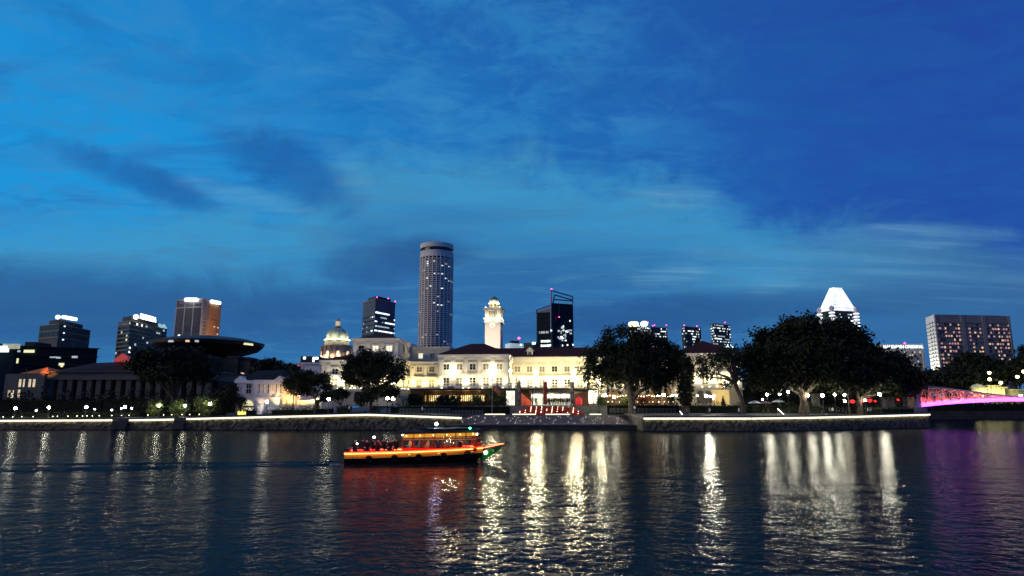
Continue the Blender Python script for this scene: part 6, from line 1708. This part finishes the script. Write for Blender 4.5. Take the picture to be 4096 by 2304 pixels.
# yellow lit pavilion beyond the bridge
t = thing('far_pavilion', 'yellow lit pavilion with tiered roofs beyond the bridge', 'pavilion', (PX(3990, 256), 256, 3))
M_yel = mat('pavilion_plaster', (.75, .70, .40), .8, .1, .3)
for (a, b, y0) in ((3930, 3948, 1556), (3953, 3992, 1546), (3993, 4018, 1553), (4050, 4140, 1562)):
    p, q = P(a, y0, 256), P(b, y0, 256)
    MB().box(p.x, q.x, 256, 262, 3, p.z).build('wall', M_yel, t, world=True)
    MB().prism([(p.x - .8, 255.2), (q.x + .8, 255.2), (q.x + .8, 263), (p.x - .8, 263)], p.z, p.z + .5).build('roof', M_yel, t, world=True)
a = P(3925, 1552, 255); MB().lathe([(2.6, 0), (2.4, .5), (1.6, 1.2), (.2, 1.7)], 14, (a.x, 257, a.z)).build('dome_roof', M_yel, t, world=True)
MB().lathe([(2.1, 3 - a.z), (2.1, 0)], 14, (a.x, 257, a.z)).build('drum', M_yel, t, world=True)
for px in (3925, 3960, 3985, 4010, 4050): q = P(px, 1585, 251); lamp('POINT', 'pavilion_light', (q.x, q.y + 3, 9.5), 320, (1, .92, .45), t, .4, world=True)
# ================================================================== PEOPLE
M_skin = mat('skin', (.42, .27, .19), .6, .05, 2); M_hair = mat('hair', (.015, .012, .01), .6)
M_trou = mat('trousers_dark', (.03, .03, .04), .85)
SHIRT = {'white': mat('shirt_white', (.70, .68, .64), .85), 'black': mat('shirt_black', (.02, .02, .02), .85), 'grey': mat('shirt_grey', (.25, .25, .25), .85), 'red': mat('shirt_red', (.45, .05, .04), .85), 'blue': mat('shirt_blue', (.06, .10, .25), .85)}
def body_mesh(name, J, Ed, zones):
    """J: joint -> (x,y,z,r); skinned into one continuous surface"""
    keys = list(J); me = bpy.data.meshes.new(name)
    me.from_pydata([J[k][:3] for k in keys], [(keys.index(a), keys.index(b)) for a, b in Ed], [])
    o = bpy.data.objects.new('tmp_body', me); COL.objects.link(o)
    sk = o.modifiers.new('s', 'SKIN'); ss = o.modifiers.new('u', 'SUBSURF'); ss.levels = 1
    for i, k in enumerate(keys):
        r_ = J[k][3]; sv = me.skin_vertices[0].data[i]; sv.radius = (r_, r_ * (.75 if k in ('chest', 'spine', 'pelvis') else 1)) if not isinstance(r_, tuple) else r_
    me.skin_vertices[0].data[0].use_root = True
    dg = bpy.context.evaluated_depsgraph_get(); out = bpy.data.meshes.new_from_object(o.evaluated_get(dg))
    bpy.data.objects.remove(o); bpy.data.meshes.remove(me)
    out.name = name
    zs = [zones(p.center) for p in out.polygons]
    return out, zs
def standing(step=.0, arm=.0):
    J = {'pelvis': (0, 0, .95, .15), 'spine': (0, .01, 1.15, .14), 'chest': (0, .01, 1.36, .17), 'neck': (0, 0, 1.50, .06), 'jaw': (0, -.01, 1.57, .075), 'head': (0, 0, 1.65, .10), 'crown': (0, .01, 1.73, .07)}
    for s_, n_ in ((-1, 'l'), (1, 'r')):
        st_ = step * s_
        J.update({'sh' + n_: (.19 * s_, 0, 1.42, .065), 'el' + n_: (.25 * s_, .02 + arm * .2, 1.14, .048), 'wr' + n_: (.24 * s_, -.06 - arm * .25, .90 + arm * .2, .036), 'ha' + n_: (.23 * s_, -.09 - arm * .3, .80 + arm * .25, .04),
                  'hip' + n_: (.10 * s_, 0, .88, .10), 'kn' + n_: (.11 * s_, -.02 - st_ * .18, .50, .065), 'an' + n_: (.11 * s_, .02 - st_ * .28, .09, .045), 'to' + n_: (.12 * s_, -.14 - st_ * .28, .04, .04)})
    Ed = [('pelvis', 'spine'), ('spine', 'chest'), ('chest', 'neck'), ('neck', 'jaw'), ('jaw', 'head'), ('head', 'crown')]
    for n_ in 'lr': Ed += [('chest', 'sh' + n_), ('sh' + n_, 'el' + n_), ('el' + n_, 'wr' + n_), ('wr' + n_, 'ha' + n_), ('pelvis', 'hip' + n_), ('hip' + n_, 'kn' + n_), ('kn' + n_, 'an' + n_), ('an' + n_, 'to' + n_)]
    z_ = lambda c: 2 if c.z < .92 and abs(c.x) < .2 else (3 if c.z > 1.66 or (c.z > 1.58 and c.y > .03) else (0 if c.z > 1.5 or (abs(c.x) > .19 and c.z < 1.15) else 1))
    return J, Ed, z_
def sitting(arm=.0):
    J = {'pelvis': (0, 0, .14, .16), 'spine': (0, .03, .34, .15), 'chest': (0, .03, .56, .18), 'neck': (0, .01, .70, .06), 'jaw': (0, -.01, .77, .075), 'head': (0, 0, .85, .10), 'crown': (0, .01, .93, .07)}
    for s_, n_ in ((-1, 'l'), (1, 'r')):
        J.update({'sh' + n_: (.19 * s_, .02, .61, .065), 'el' + n_: (.25 * s_, -.04, .36 + arm * .1, .05), 'wr' + n_: (.19 * s_, -.26, .32 + arm * .35, .037), 'ha' + n_: (.15 * s_, -.33, .33 + arm * .45, .04),
                  'hip' + n_: (.10 * s_, -.05, .12, .10), 'kn' + n_: (.12 * s_, -.45, .12, .07), 'an' + n_: (.12 * s_, -.46, -.32, .047), 'to' + n_: (.12 * s_, -.60, -.38, .04)})
    _, Ed, _ = standing()
    z_ = lambda c: 2 if (c.z < .16 or c.y < -.30 and c.z < .25) else (3 if c.z > .86 or (c.z > .78 and c.y > .03) else (0 if c.z > .70 or (c.y < -.12 and c.z > .25) else 1))
    return J, Ed, z_
PEO = {}
def person_mesh(pose, shirt):
    if pose not in PEO:
        a = {'stand': standing(), 'walk': standing(1.0), 'phone': standing(0, 1.0), 'sit': sitting(), 'sitphone': sitting(1.0)}[pose]
        PEO[pose] = body_mesh('person_' + pose, *a)
    if (pose, shirt) not in PEO:
        me, zs = PEO[pose]; c = me.copy(); c.materials.clear()
        for m in (M_skin, SHIRT[shirt], M_trou, M_hair): c.materials.append(m)
        c.polygons.foreach_set('material_index', zs); c.polygons.foreach_set('use_smooth', [True] * len(zs)); PEO[(pose, shirt)] = c
    return PEO[(pose, shirt)]
def person(x, y, z, rz, pose, shirt, label, group=None, sc=1.0, parent=None):
    o = put(person_mesh(pose, shirt), 'person', None, (x, y, z), rz, (sc, sc, sc))
    return tag(o, label, 'person', group)
def pperson(px, Y, z, rz, pose, shirt, label, group=None, sc=1.0): return person(PX(px, Y), Y, z, rz, pose, shirt, label, group, sc)
rr_ = random.Random(12)
sh_ = ('black', 'black', 'grey', 'white', 'black', 'blue', 'white')
for i in range(14):
    px = 2192 + i * 7.2; s_ = ('black' if i < 8 else sh_[i % 7]); Y = 152.3 + rr_.uniform(0, 2.5)
    pperson(px, Y, TZ, rr_.uniform(-.8, .8) + (math.pi if i % 3 else 0), rr_.choice(('stand', 'phone', 'walk')), s_, f'person in a {s_} top in the crowd outside the hall, {ORD[i]} from the left', 'crowd outside the museum hall', rr_.uniform(.94, 1.05))
pperson(2130, 152, TZ, .4, 'stand', 'white', 'person in white at the left door of the hall'); pperson(2143, 152.5, TZ, -.3, 'phone', 'grey', 'person in grey next to the left door of the hall')
pperson(2223, 144.8, 3.0, 2.8, 'walk', 'red', 'person in a reddish top climbing the red stair')
pperson(1767, 138.5, 3.0, .2, 'stand', 'black', 'person in black standing on the promenade before the dense tree').location.x = PX(1404, 138.5)
pperson(1397, 139.2, 3.0, 2.2, 'stand', 'grey', 'person in grey beside the figure in black on the promenade')
pperson(1550, 136.5, 3.0, .9, 'walk', 'black', 'person in black walking past the lamp right of the dense tree')
pperson(1689, 141, 2.75, 1.2, 'walk', 'white', 'person in white walking below the long terrace hedge')
pperson(1072, 139.5, 2.8, 2.9, 'stand', 'white', 'person in a white shirt before the white hall entrance'); pperson(1086, 139.2, 2.8, .4, 'walk', 'white', 'second person in white by the white hall, nearer the orange wall')
pperson(1027, 137.5, 2.7, -.6, 'stand', 'grey', 'person in grey beside the white kiosk pillar')
pperson(2746, 137, 2.5, 1.4, 'walk', 'grey', 'person in grey walking below the ivy tree'); pperson(2838, 137.2, 2.5, -1.3, 'walk', 'white', 'person in white walking below the bright lamp'); pperson(2955, 136, 2.5, -1.4, 'walk', 'white', 'person in white by the trunk of the open tree')
for i, px in enumerate((3292, 3318, 3330, 3352, 3372, 3470, 3480)):
    s_ = ('black', 'grey', 'white', 'black', 'blue', 'white', 'grey')[i]
    pperson(px, 139 + (i % 3), 2.6, rr_.uniform(-2, 2), rr_.choice(('stand', 'walk')), s_, f'person in a {s_} top among the right bank lamps, {ORD[i]} from the left', 'people strolling on the right bank')
# white kiosk pillar before the hall
t = thing('kiosk_pillar', 'white square pillar with a cap before the white hall', 'pillar', (PX(1042, 139), 139, 2.8))
MB().box(-.55, .55, -.5, .5, 0, 1.75).build('shaft', M_lav, t); MB().box(-.75, .75, -.65, .65, 1.76, 1.92).build('cap', M_lav, t)
# cyclist under the weeping fig
cxq = PX(2540, 138); czq = gz(cxq, 138)
bi_ = thing('bicycle', 'bicycle ridden along the promenade under the weeping fig', 'bicycle', (cxq, 138, czq), R(60))
for sx in (-.52, .52):
    m = MB(); pts = [(sx + .33 * math.cos(2 * math.pi * k / 16), 0, .34 + .33 * math.sin(2 * math.pi * k / 16)) for k in range(17)]
    m.tube(pts, .025, 5); o = m.build('wheel', M_post, bi_)
    for k in range(6): a = math.pi * k / 6; MB().tube([(sx - .32 * math.cos(a), 0, .34 - .32 * math.sin(a)), (sx + .32 * math.cos(a), 0, .34 + .32 * math.sin(a))], .006, 3).build('spoke', M_pole, o)
m = MB(); A, B_, C_, D_ = (-.52, 0, .34), (-.15, 0, .82), (.38, 0, .86), (-.05, 0, .32)
for p, q in ((A, B_), (A, D_), (B_, D_), (B_, C_), (C_, D_), (C_, (.52, 0, .34)), (C_, (.36, 0, 1.02))): m.tube([p, q], .022, 5)
m.build('frame', M_pole, bi_); MB().box(-.28, -.04, -.07, .07, .90, .95).build('saddle', M_post, bi_); MB().tube([(.36, -.25, 1.02), (.36, .25, 1.02)], .02, 5).build('handlebar', M_post, bi_)
person(cxq - .16 * math.cos(R(60)), 138 - .16 * math.sin(R(60)), czq + .84, R(60) + math.pi / 2, 'sit', 'white', 'cyclist in a white shirt riding under the weeping fig')

# ================================================================== BUMBOAT
M_hull = mat('hull_black', (.012, .011, .010), .45, .3, .8)
M_band = mat('hull_yellow', (.72, .44, .06), .5, .12, .9)
M_grn = mat('prow_green', (.03, .30, .05), .45, .2, 1.5)
M_bred2 = mat('boat_red', (.50, .04, .02), .5, .15, 1)
M_wood = mat('boat_timber', (.20, .08, .035), .55, .2, 1.4)
M_ledY = emit('boat_led_yellow', (1, .42, .06), 5.5)
M_ledR = emit('boat_led_red', (1, .010, .002), 26.0)
M_ledW = emit('boat_led_white', (.85, .88, 1), 40)
ang = R(10); bx0 = PX(1378, 50.6); sx_, sy_ = -math.sin(ang) * 1.65, math.cos(ang) * 1.65
boat = thing('bumboat', 'wooden bumboat with a glowing yellow side, lit cabin and green prow crossing the river', 'boat', (bx0 + sx_ + .1, 50.7 + sy_, 0), ang)
def hw_at(x):
    pts = ((0, 1.5), (2, 1.62), (6, 1.70), (8.5, 1.55), (10, 1.18), (10.9, .78), (11.6, .46), (12.0, .24), (12.35, .05))
    for a, b in zip(pts, pts[1:]):
        if a[0] <= x <= b[0]: f = (x - a[0]) / (b[0] - a[0]); return a[1] + f * (b[1] - a[1])
    return pts[-1][1]
def top_at(x): return .80 + .30 * (x / 10.6) ** 1.6 if x < 10.6 else 1.10 + .22 * (x - 10.6) / 1.4
def bot_at(x): return top_at(x) - .36 + (0 if x < 9 else 0)
xs_ = [0, .6, 1.5, 3, 4.5, 6, 7.5, 8.5, 9.3, 10.0, 10.5]
def keel(x): return -.35 if x < 9.2 else -.35 + .75 * ((x - 9.2) / 2.8) ** 1.5
def loft(xs2, z0f, z1f, w0=1.0, w1=1.0, out=0.0, rake=lambda x: 0.0):
    m = MB()
    for x in xs2:
        h = hw_at(x) + out; m.v += [(x - rake(x), -h * w0, z0f(x)), (x, -h * w1, z1f(x)), (x, h * w1, z1f(x)), (x - rake(x), h * w0, z0f(x))]
    n_ = len(xs2)
    for i in range(n_ - 1):
        for j in range(4): a = i * 4 + j; b = i * 4 + (j + 1) % 4; m.f.append((a, b, b + 4, a + 4)); m.mi.append(0)
    m.f += [(3, 2, 1, 0), tuple(range(4 * n_ - 4, 4 * n_))]; m.mi += [0, 0]
    return m
loft(xs_ + [10.8], keel, lambda x: bot_at(x) - .004, .78, 1.0, 0.0, lambda x: .9 if x > 10.6 else (.5 if x > 10.4 else (.2 if x > 9.9 else 0))).build('hull', M_hull, boat)
loft(xs_, bot_at, top_at, 1.0, 1.0, .03).build('side_board', M_band, boat)
loft([10.5, 10.9, 11.3, 11.7, 12.0, 12.3], lambda x: .05 + (top_at(12.3) - .25) * ((x - 10.5) / 1.8) ** 1.1, lambda x: top_at(x) - .16, .75, 1.0, -.002).build('prow', M_grn, boat)
loft([10.5, 10.9, 11.3, 11.7, 12.0, 12.32], lambda x: top_at(x) - .155, top_at, 1.0, 1.0, .03).build('prow_trim', M_bred2, boat)
for sgn in (-1, 1):   # led strips along both sides
    m = MB(); m2 = MB()
    for a, b in zip(xs_, xs_[1:]):
        for mm, o_, za_, zb_ in ((m, .20, -.03, .02), (m2, .06, .05, .09)):
            p, q = [(x, sgn * (hw_at(x) + o_), top_at(x)) for x in (a, b)]
            mm.add([(p[0], p[1], p[2] + za_), (q[0], q[1], q[2] + za_), (q[0], q[1], q[2] + zb_), (p[0], p[1], p[2] + zb_), (p[0], p[1] - sgn * .04, p[2] + za_), (q[0], q[1] - sgn * .04, q[2] + za_), (q[0], q[1] - sgn * .04, q[2] + zb_), (p[0], p[1] - sgn * .04, p[2] + zb_)], [(0, 1, 2, 3), (7, 6, 5, 4), (3, 2, 6, 7), (0, 4, 5, 1)])
    m.build('light_strip', M_ledY, boat); m2.build('red_light_strip', M_ledR, boat)
    m = MB().tube([(10.55, sgn * (hw_at(10.55) + .06), top_at(10.55)), (11.3, sgn * (hw_at(11.3) + .06), top_at(11.3) + .01), (12.28, sgn * .12, top_at(12.28))], .035, 5); m.build('prow_light', emit('prow_led', (1, .30, .12), 2.6), boat)
    eye = MB().ball((10.72, sgn * (hw_at(10.72) + .06), .74), .17, 10, 6); eye.build('bow_eye', emit('bow_eye_white', (.95, 1, .9), 2.2), boat)
    MB().ball((10.60, sgn * (hw_at(10.6) + .05), .98), .13, 8, 6).build('bow_ball', M_hull, boat)
    MB().ball((11.35, sgn * (hw_at(11.35) + .01), .86), .07, 8, 5).build('painted_eye', mat('eye_white', (.7, .7, .6), .5), boat)
tyre = MB()
pts = [(.20 * math.cos(2 * math.pi * k / 12), 0, .20 * math.sin(2 * math.pi * k / 12)) for k in range(13)]
tyre.tube(pts, .075, 6); tym = tyre.mesh('tyre', M_hull)
for x in (1.8, 3.7, 5.5, 7.4, 9.2): put(tym, 'tyre', boat, (x, -hw_at(x) - .09, bot_at(x) - .05))
# roundel ornaments on the yellow board
for x in (4.8, 7.0, 9.6): MB().ball((x, -hw_at(x) - .03, top_at(x) - .2), .09, 8, 5, .6).build('ornament', emit('ornament_lit', (1, .85, .25), .5, (.7, .5, .1)), boat)
loft([.2, 3, 6, 9, 10.3], lambda x: .40, lambda x: .46, .9, .9).build('deck', M_wood, boat)
# transom seat and stern bulwark
MB().box(.15, .35, -1.45, 1.45, .46, 1.15).build('stern_board', M_hull, boat)
for y in (-1.1, 1.1): MB().box(.5, 4.0, y - .22, y + .22, .46, .88).build('bench', M_wood, boat)
for y in (-.75, .75): MB().box(4.5, 9.4, y - .2, y + .2, .46, .88).build('bench', M_wood, boat)
# cabin: sills, posts, roof
cx0, cx1 = 4.25, 9.95
for sgn in (-1, 1):
    y = sgn * 1.46
    MB().box(cx0, cx1, min(y, y - sgn * .06), max(y, y - sgn * .06), .9, 1.14).build('cabin_side', M_bred2, boat)
    MB().box(cx0, cx1, min(y, y - sgn * .05), max(y, y - sgn * .05), 1.76, 1.81).build('window_rail', emit('rail_warm', (1, .42, .14), .25, (.4, .15, .05)), boat)
    for k in range(8):
        x = cx0 + .05 + (cx1 - cx0 - .1) * k / 7
        MB().box(x - .045, x + .045, min(y, y - sgn * .09), max(y, y - sgn * .09), .9, 2.28 + .02 * (x - 4)).build('post', M_wood, boat)
    m = MB(); m.add([(cx0, y, 1.93), (cx1, y, 2.03), (cx1, y, 2.28), (cx0, y, 2.18), (cx0, y - sgn * .05, 1.93), (cx1, y - sgn * .05, 2.03), (cx1, y - sgn * .05, 2.28), (cx0, y - sgn * .05, 2.18)], [(0, 1, 2, 3), (7, 6, 5, 4), (3, 2, 6, 7), (0, 4, 5, 1), (0, 3, 7, 4), (1, 5, 6, 2)])
    m.build('fascia', emit('fascia_glow', (1, .46, .04), .62, (.35, .16, .02), .12, 1.5), boat)  # yellow-lit board; the light is put into its colour as glow
    for k in range(6):
        x = cx0 + .3 + (cx1 - cx0 - .6) * k / 5; MB().ball((x, y + sgn * .03, 2.07 + .1 * k / 5), .055, 8, 5).build('bulb', emit('fascia_bulb', (1, .80, .36), 2.5), boat)
    for x in (cx0, cx1): MB().ball((x, y + sgn * .03, 2.16), .08, 8, 5).build('corner_lamp', emit('corner_lamp', (1, .97, .8), 6), boat)
roof = MB(); nx, ny = 8, 8
for i in range(nx + 1):
    x = 4.0 + (10.35 - 4.0) * i / nx
    for j in range(ny + 1):
        y = -1.72 + 3.44 * j / ny; z = 2.26 + .018 * (x - 4) + .20 * (1 - (y / 1.72) ** 2)
        roof.v.append((x, y, z))
for i in range(nx):
    for j in range(ny): a = i * (ny + 1) + j; roof.f.append((a, a + ny + 1, a + ny + 2, a + 1)); roof.mi.append(0)
b0 = len(roof.v); roof.v += [(x, y, z - .07) for x, y, z in roof.v[:b0]]
for i in range(nx):
    for j in range(ny): a = b0 + i * (ny + 1) + j; roof.f.append((a, a + 1, a + ny + 2, a + ny + 1)); roof.mi.append(0)
for i in range(nx):
    for j in (0, ny): a = i * (ny + 1) + j; roof.f.append((a, a + ny + 1, b0 + a + ny + 1, b0 + a)); roof.mi.append(0)
for j in range(ny):
    for i in (0, nx): a = i * (ny + 1) + j; roof.f.append((a, a + 1, b0 + a + 1, b0 + a)); roof.mi.append(0)
roof.build('roof', mat('boat_roof', (.035, .018, .012), .8, .2, 1), boat)
for y in (-1.3, 1.3): MB().tube([(5.5, y, 2.52), (9.7, y, 2.60)], .05, 6).build('roof_rail', M_hull, boat)
MB().box(6.2, 9.6, -1.0, 1.0, 2.50, 2.60).build('roof_hatch', M_hull, boat)
# wheelhouse front and bow rail
MB().box(9.96, 10.3, -1.05, 1.05, .9, 2.2).build('wheelhouse', mat('wheelhouse_wood', (.10, .06, .035), .6, .2, 1), boat)
for y in (-1.06, 1.06):
    for z in (1.45, 1.85): MB().box(9.95, 10.31, y - .02, y + .02, z, z + .05).build('wheelhouse_trim', M_band, boat)
for sgn in (-1, 1):
    MB().tube([(10.3, sgn * .95, 1.42), (10.75, sgn * .75, 1.48), (11.15, sgn * .5, 1.15)], .03, 5).build('bow_rail', M_wood, boat)
MB().box(10.35, 10.9, -.55, .55, 1.0, 1.25).build('bow_locker', M_bred2, boat)
# anchor beam at the prow tip
MB().box(12.05, 12.75, -.09, .09, top_at(12.3) + .01, top_at(12.3) + .14).build('anchor_beam', M_hull, boat)
MB().box(12.62, 12.75, -.08, .08, 1.05, top_at(12.3)).build('anchor_hook', M_hull, boat)
# lights
MB().tube([(6.9, 0, 2.45), (6.9, 0, 2.86)], .03, 5).build('mast', M_pole, boat); MB().ball((6.9, 0, 2.92), .12, 10, 7).build('mast_lamp', M_ledW, boat)
lamp('POINT', 'mast_light', (6.9, 0, 2.92), 420, (.52, .50, 1), boat, .13)
MB().ball((9.4, -1.5, 2.62), .08, 8, 6).build('starboard_lamp', emit('nav_green', (.05, 1, .45), 16), boat)
lamp('POINT', 'starboard_light', (9.4, -1.5, 2.66), 5, (.1, 1, .5), boat, .08)
for x in (5.2, 7.1, 8.9): lamp('POINT', 'cabin_light', (x, 0, 2.05), 26, (1, .30, .07), boat, .2)
lamp('POINT', 'prow_spot', (11.1, -1.1, .75), 4, (.7, 1, .6), boat, .05)
BM = MW['bumboat']
def bperson(x, y, z, rz, pose, shirt, label, sc=1.0):
    v = BM @ Vector((x, y, z)); return person(v.x, v.y, v.z, rz + ang, pose, shirt, label, 'boat passengers', sc)
st_p = ((.75, -1.0, 0), (1.25, .95, 2.8), (1.6, -1.05, .3), (2.05, .9, 3.0), (2.45, -1.0, -.2), (2.9, .95, 2.9), (3.35, -1.0, .2), (3.8, .9, 3.3))
for i, (x, y, rz) in enumerate(st_p):
    bperson(x, y, .90, rz + (math.pi if y < 0 else 0) * 0, 'sitphone' if i in (1, 4) else 'sit', 'black', f'passenger on the open stern deck of the bumboat, {ORD[i]} from the stern')  # dark silhouettes put into the clothing colour, all in black
for i, x in enumerate((4.9, 5.6, 6.3, 7.0, 7.9, 8.7)):
    bperson(x, -.72 if i % 2 else .72, .90, -math.pi / 2 + (.3 if i % 2 else -.3), 'sit', ('white', 'grey', 'white', 'blue', 'grey', 'black')[i], f'passenger seated inside the lit bumboat cabin, {ORD[i]} from the stern')
for (px, py, lab, s_) in ((1496, 1749, 'brighter phone light held up on the stern deck', 1.0), (1428, 1775, 'smaller phone light held up near the stern', .7)):
    v = P(px, py, 51.4); t = thing('phone', lab, 'phone', tuple(v), R(25), group='phones on the stern deck')
    MB().box(-.05, .05, -.008, .008, -.10, .10).build('case', M_hull, t); MB().cbox((0, -.02, .0), (.11 * s_ * 1.4, .02, .14 * s_)).build('screen', emit('phone_light', (1, .95, 1), 14), t)
# thin wake foam at the bow and stern
foam = mat('wake_foam', (.55, .60, .55), .8, .3, 3)
for (x0, y0, dx_, lab, k0) in ((10.4, -1.0, 1.5, 'low green tinted bow wave beside the prow', 0), (-1.0, -1.5, .8, 'small foam patch at the stern of the bumboat', 1)):
    rng = np.random.default_rng(k0 + 3); n_ = 160
    v = [BM @ Vector((x0 + dx_ * rng.random(), y0 - (.25 + .3 * rng.random()) * (1 if k0 == 0 else .6), .01 + .05 * rng.random())) for _ in range(n_)]
    me = leaf_mesh('wake_foam', np.array([tuple(q) for q in v]), .07, foam, rng)
    o = mesh_obj('wake_foam', me); tag(o, lab, kind='stuff')

# low wake ridges trailing from the stern
for k0, (y_a, y_b, hgt) in enumerate(((-1.5, -3.4, .05), (1.5, 5.5, .045), (-.2, -.6, .03))):
    rg = MB(); nn = 60
    for i in range(nn + 1):
        f = i / nn; x = -.4 - 46 * f; yc = y_a + (y_b - y_a) * f + .12 * math.sin(i * .9 + k0); wd = .35 + .5 * f; hh = hgt * (1 - .55 * f) * (1 + .3 * math.sin(i * 1.7))
        for j, (u, v) in enumerate(((-1, -.02), (-.5, .5), (0, 1), (.5, .5), (1, -.02))): rg.v.append(tuple(BM @ Vector((x, yc + u * wd, .004 + max(v, -.02) * hh if v > 0 else -.004))))
    for i in range(nn):
        for j in range(4): a = i * 5 + j; rg.f.append((a, a + 1, a + 6, a + 5)); rg.mi.append(0)
    tag(rg.build('wake', MATS['river_water'], smooth=True), 'low wake ripple trailing behind the bumboat', kind='stuff')
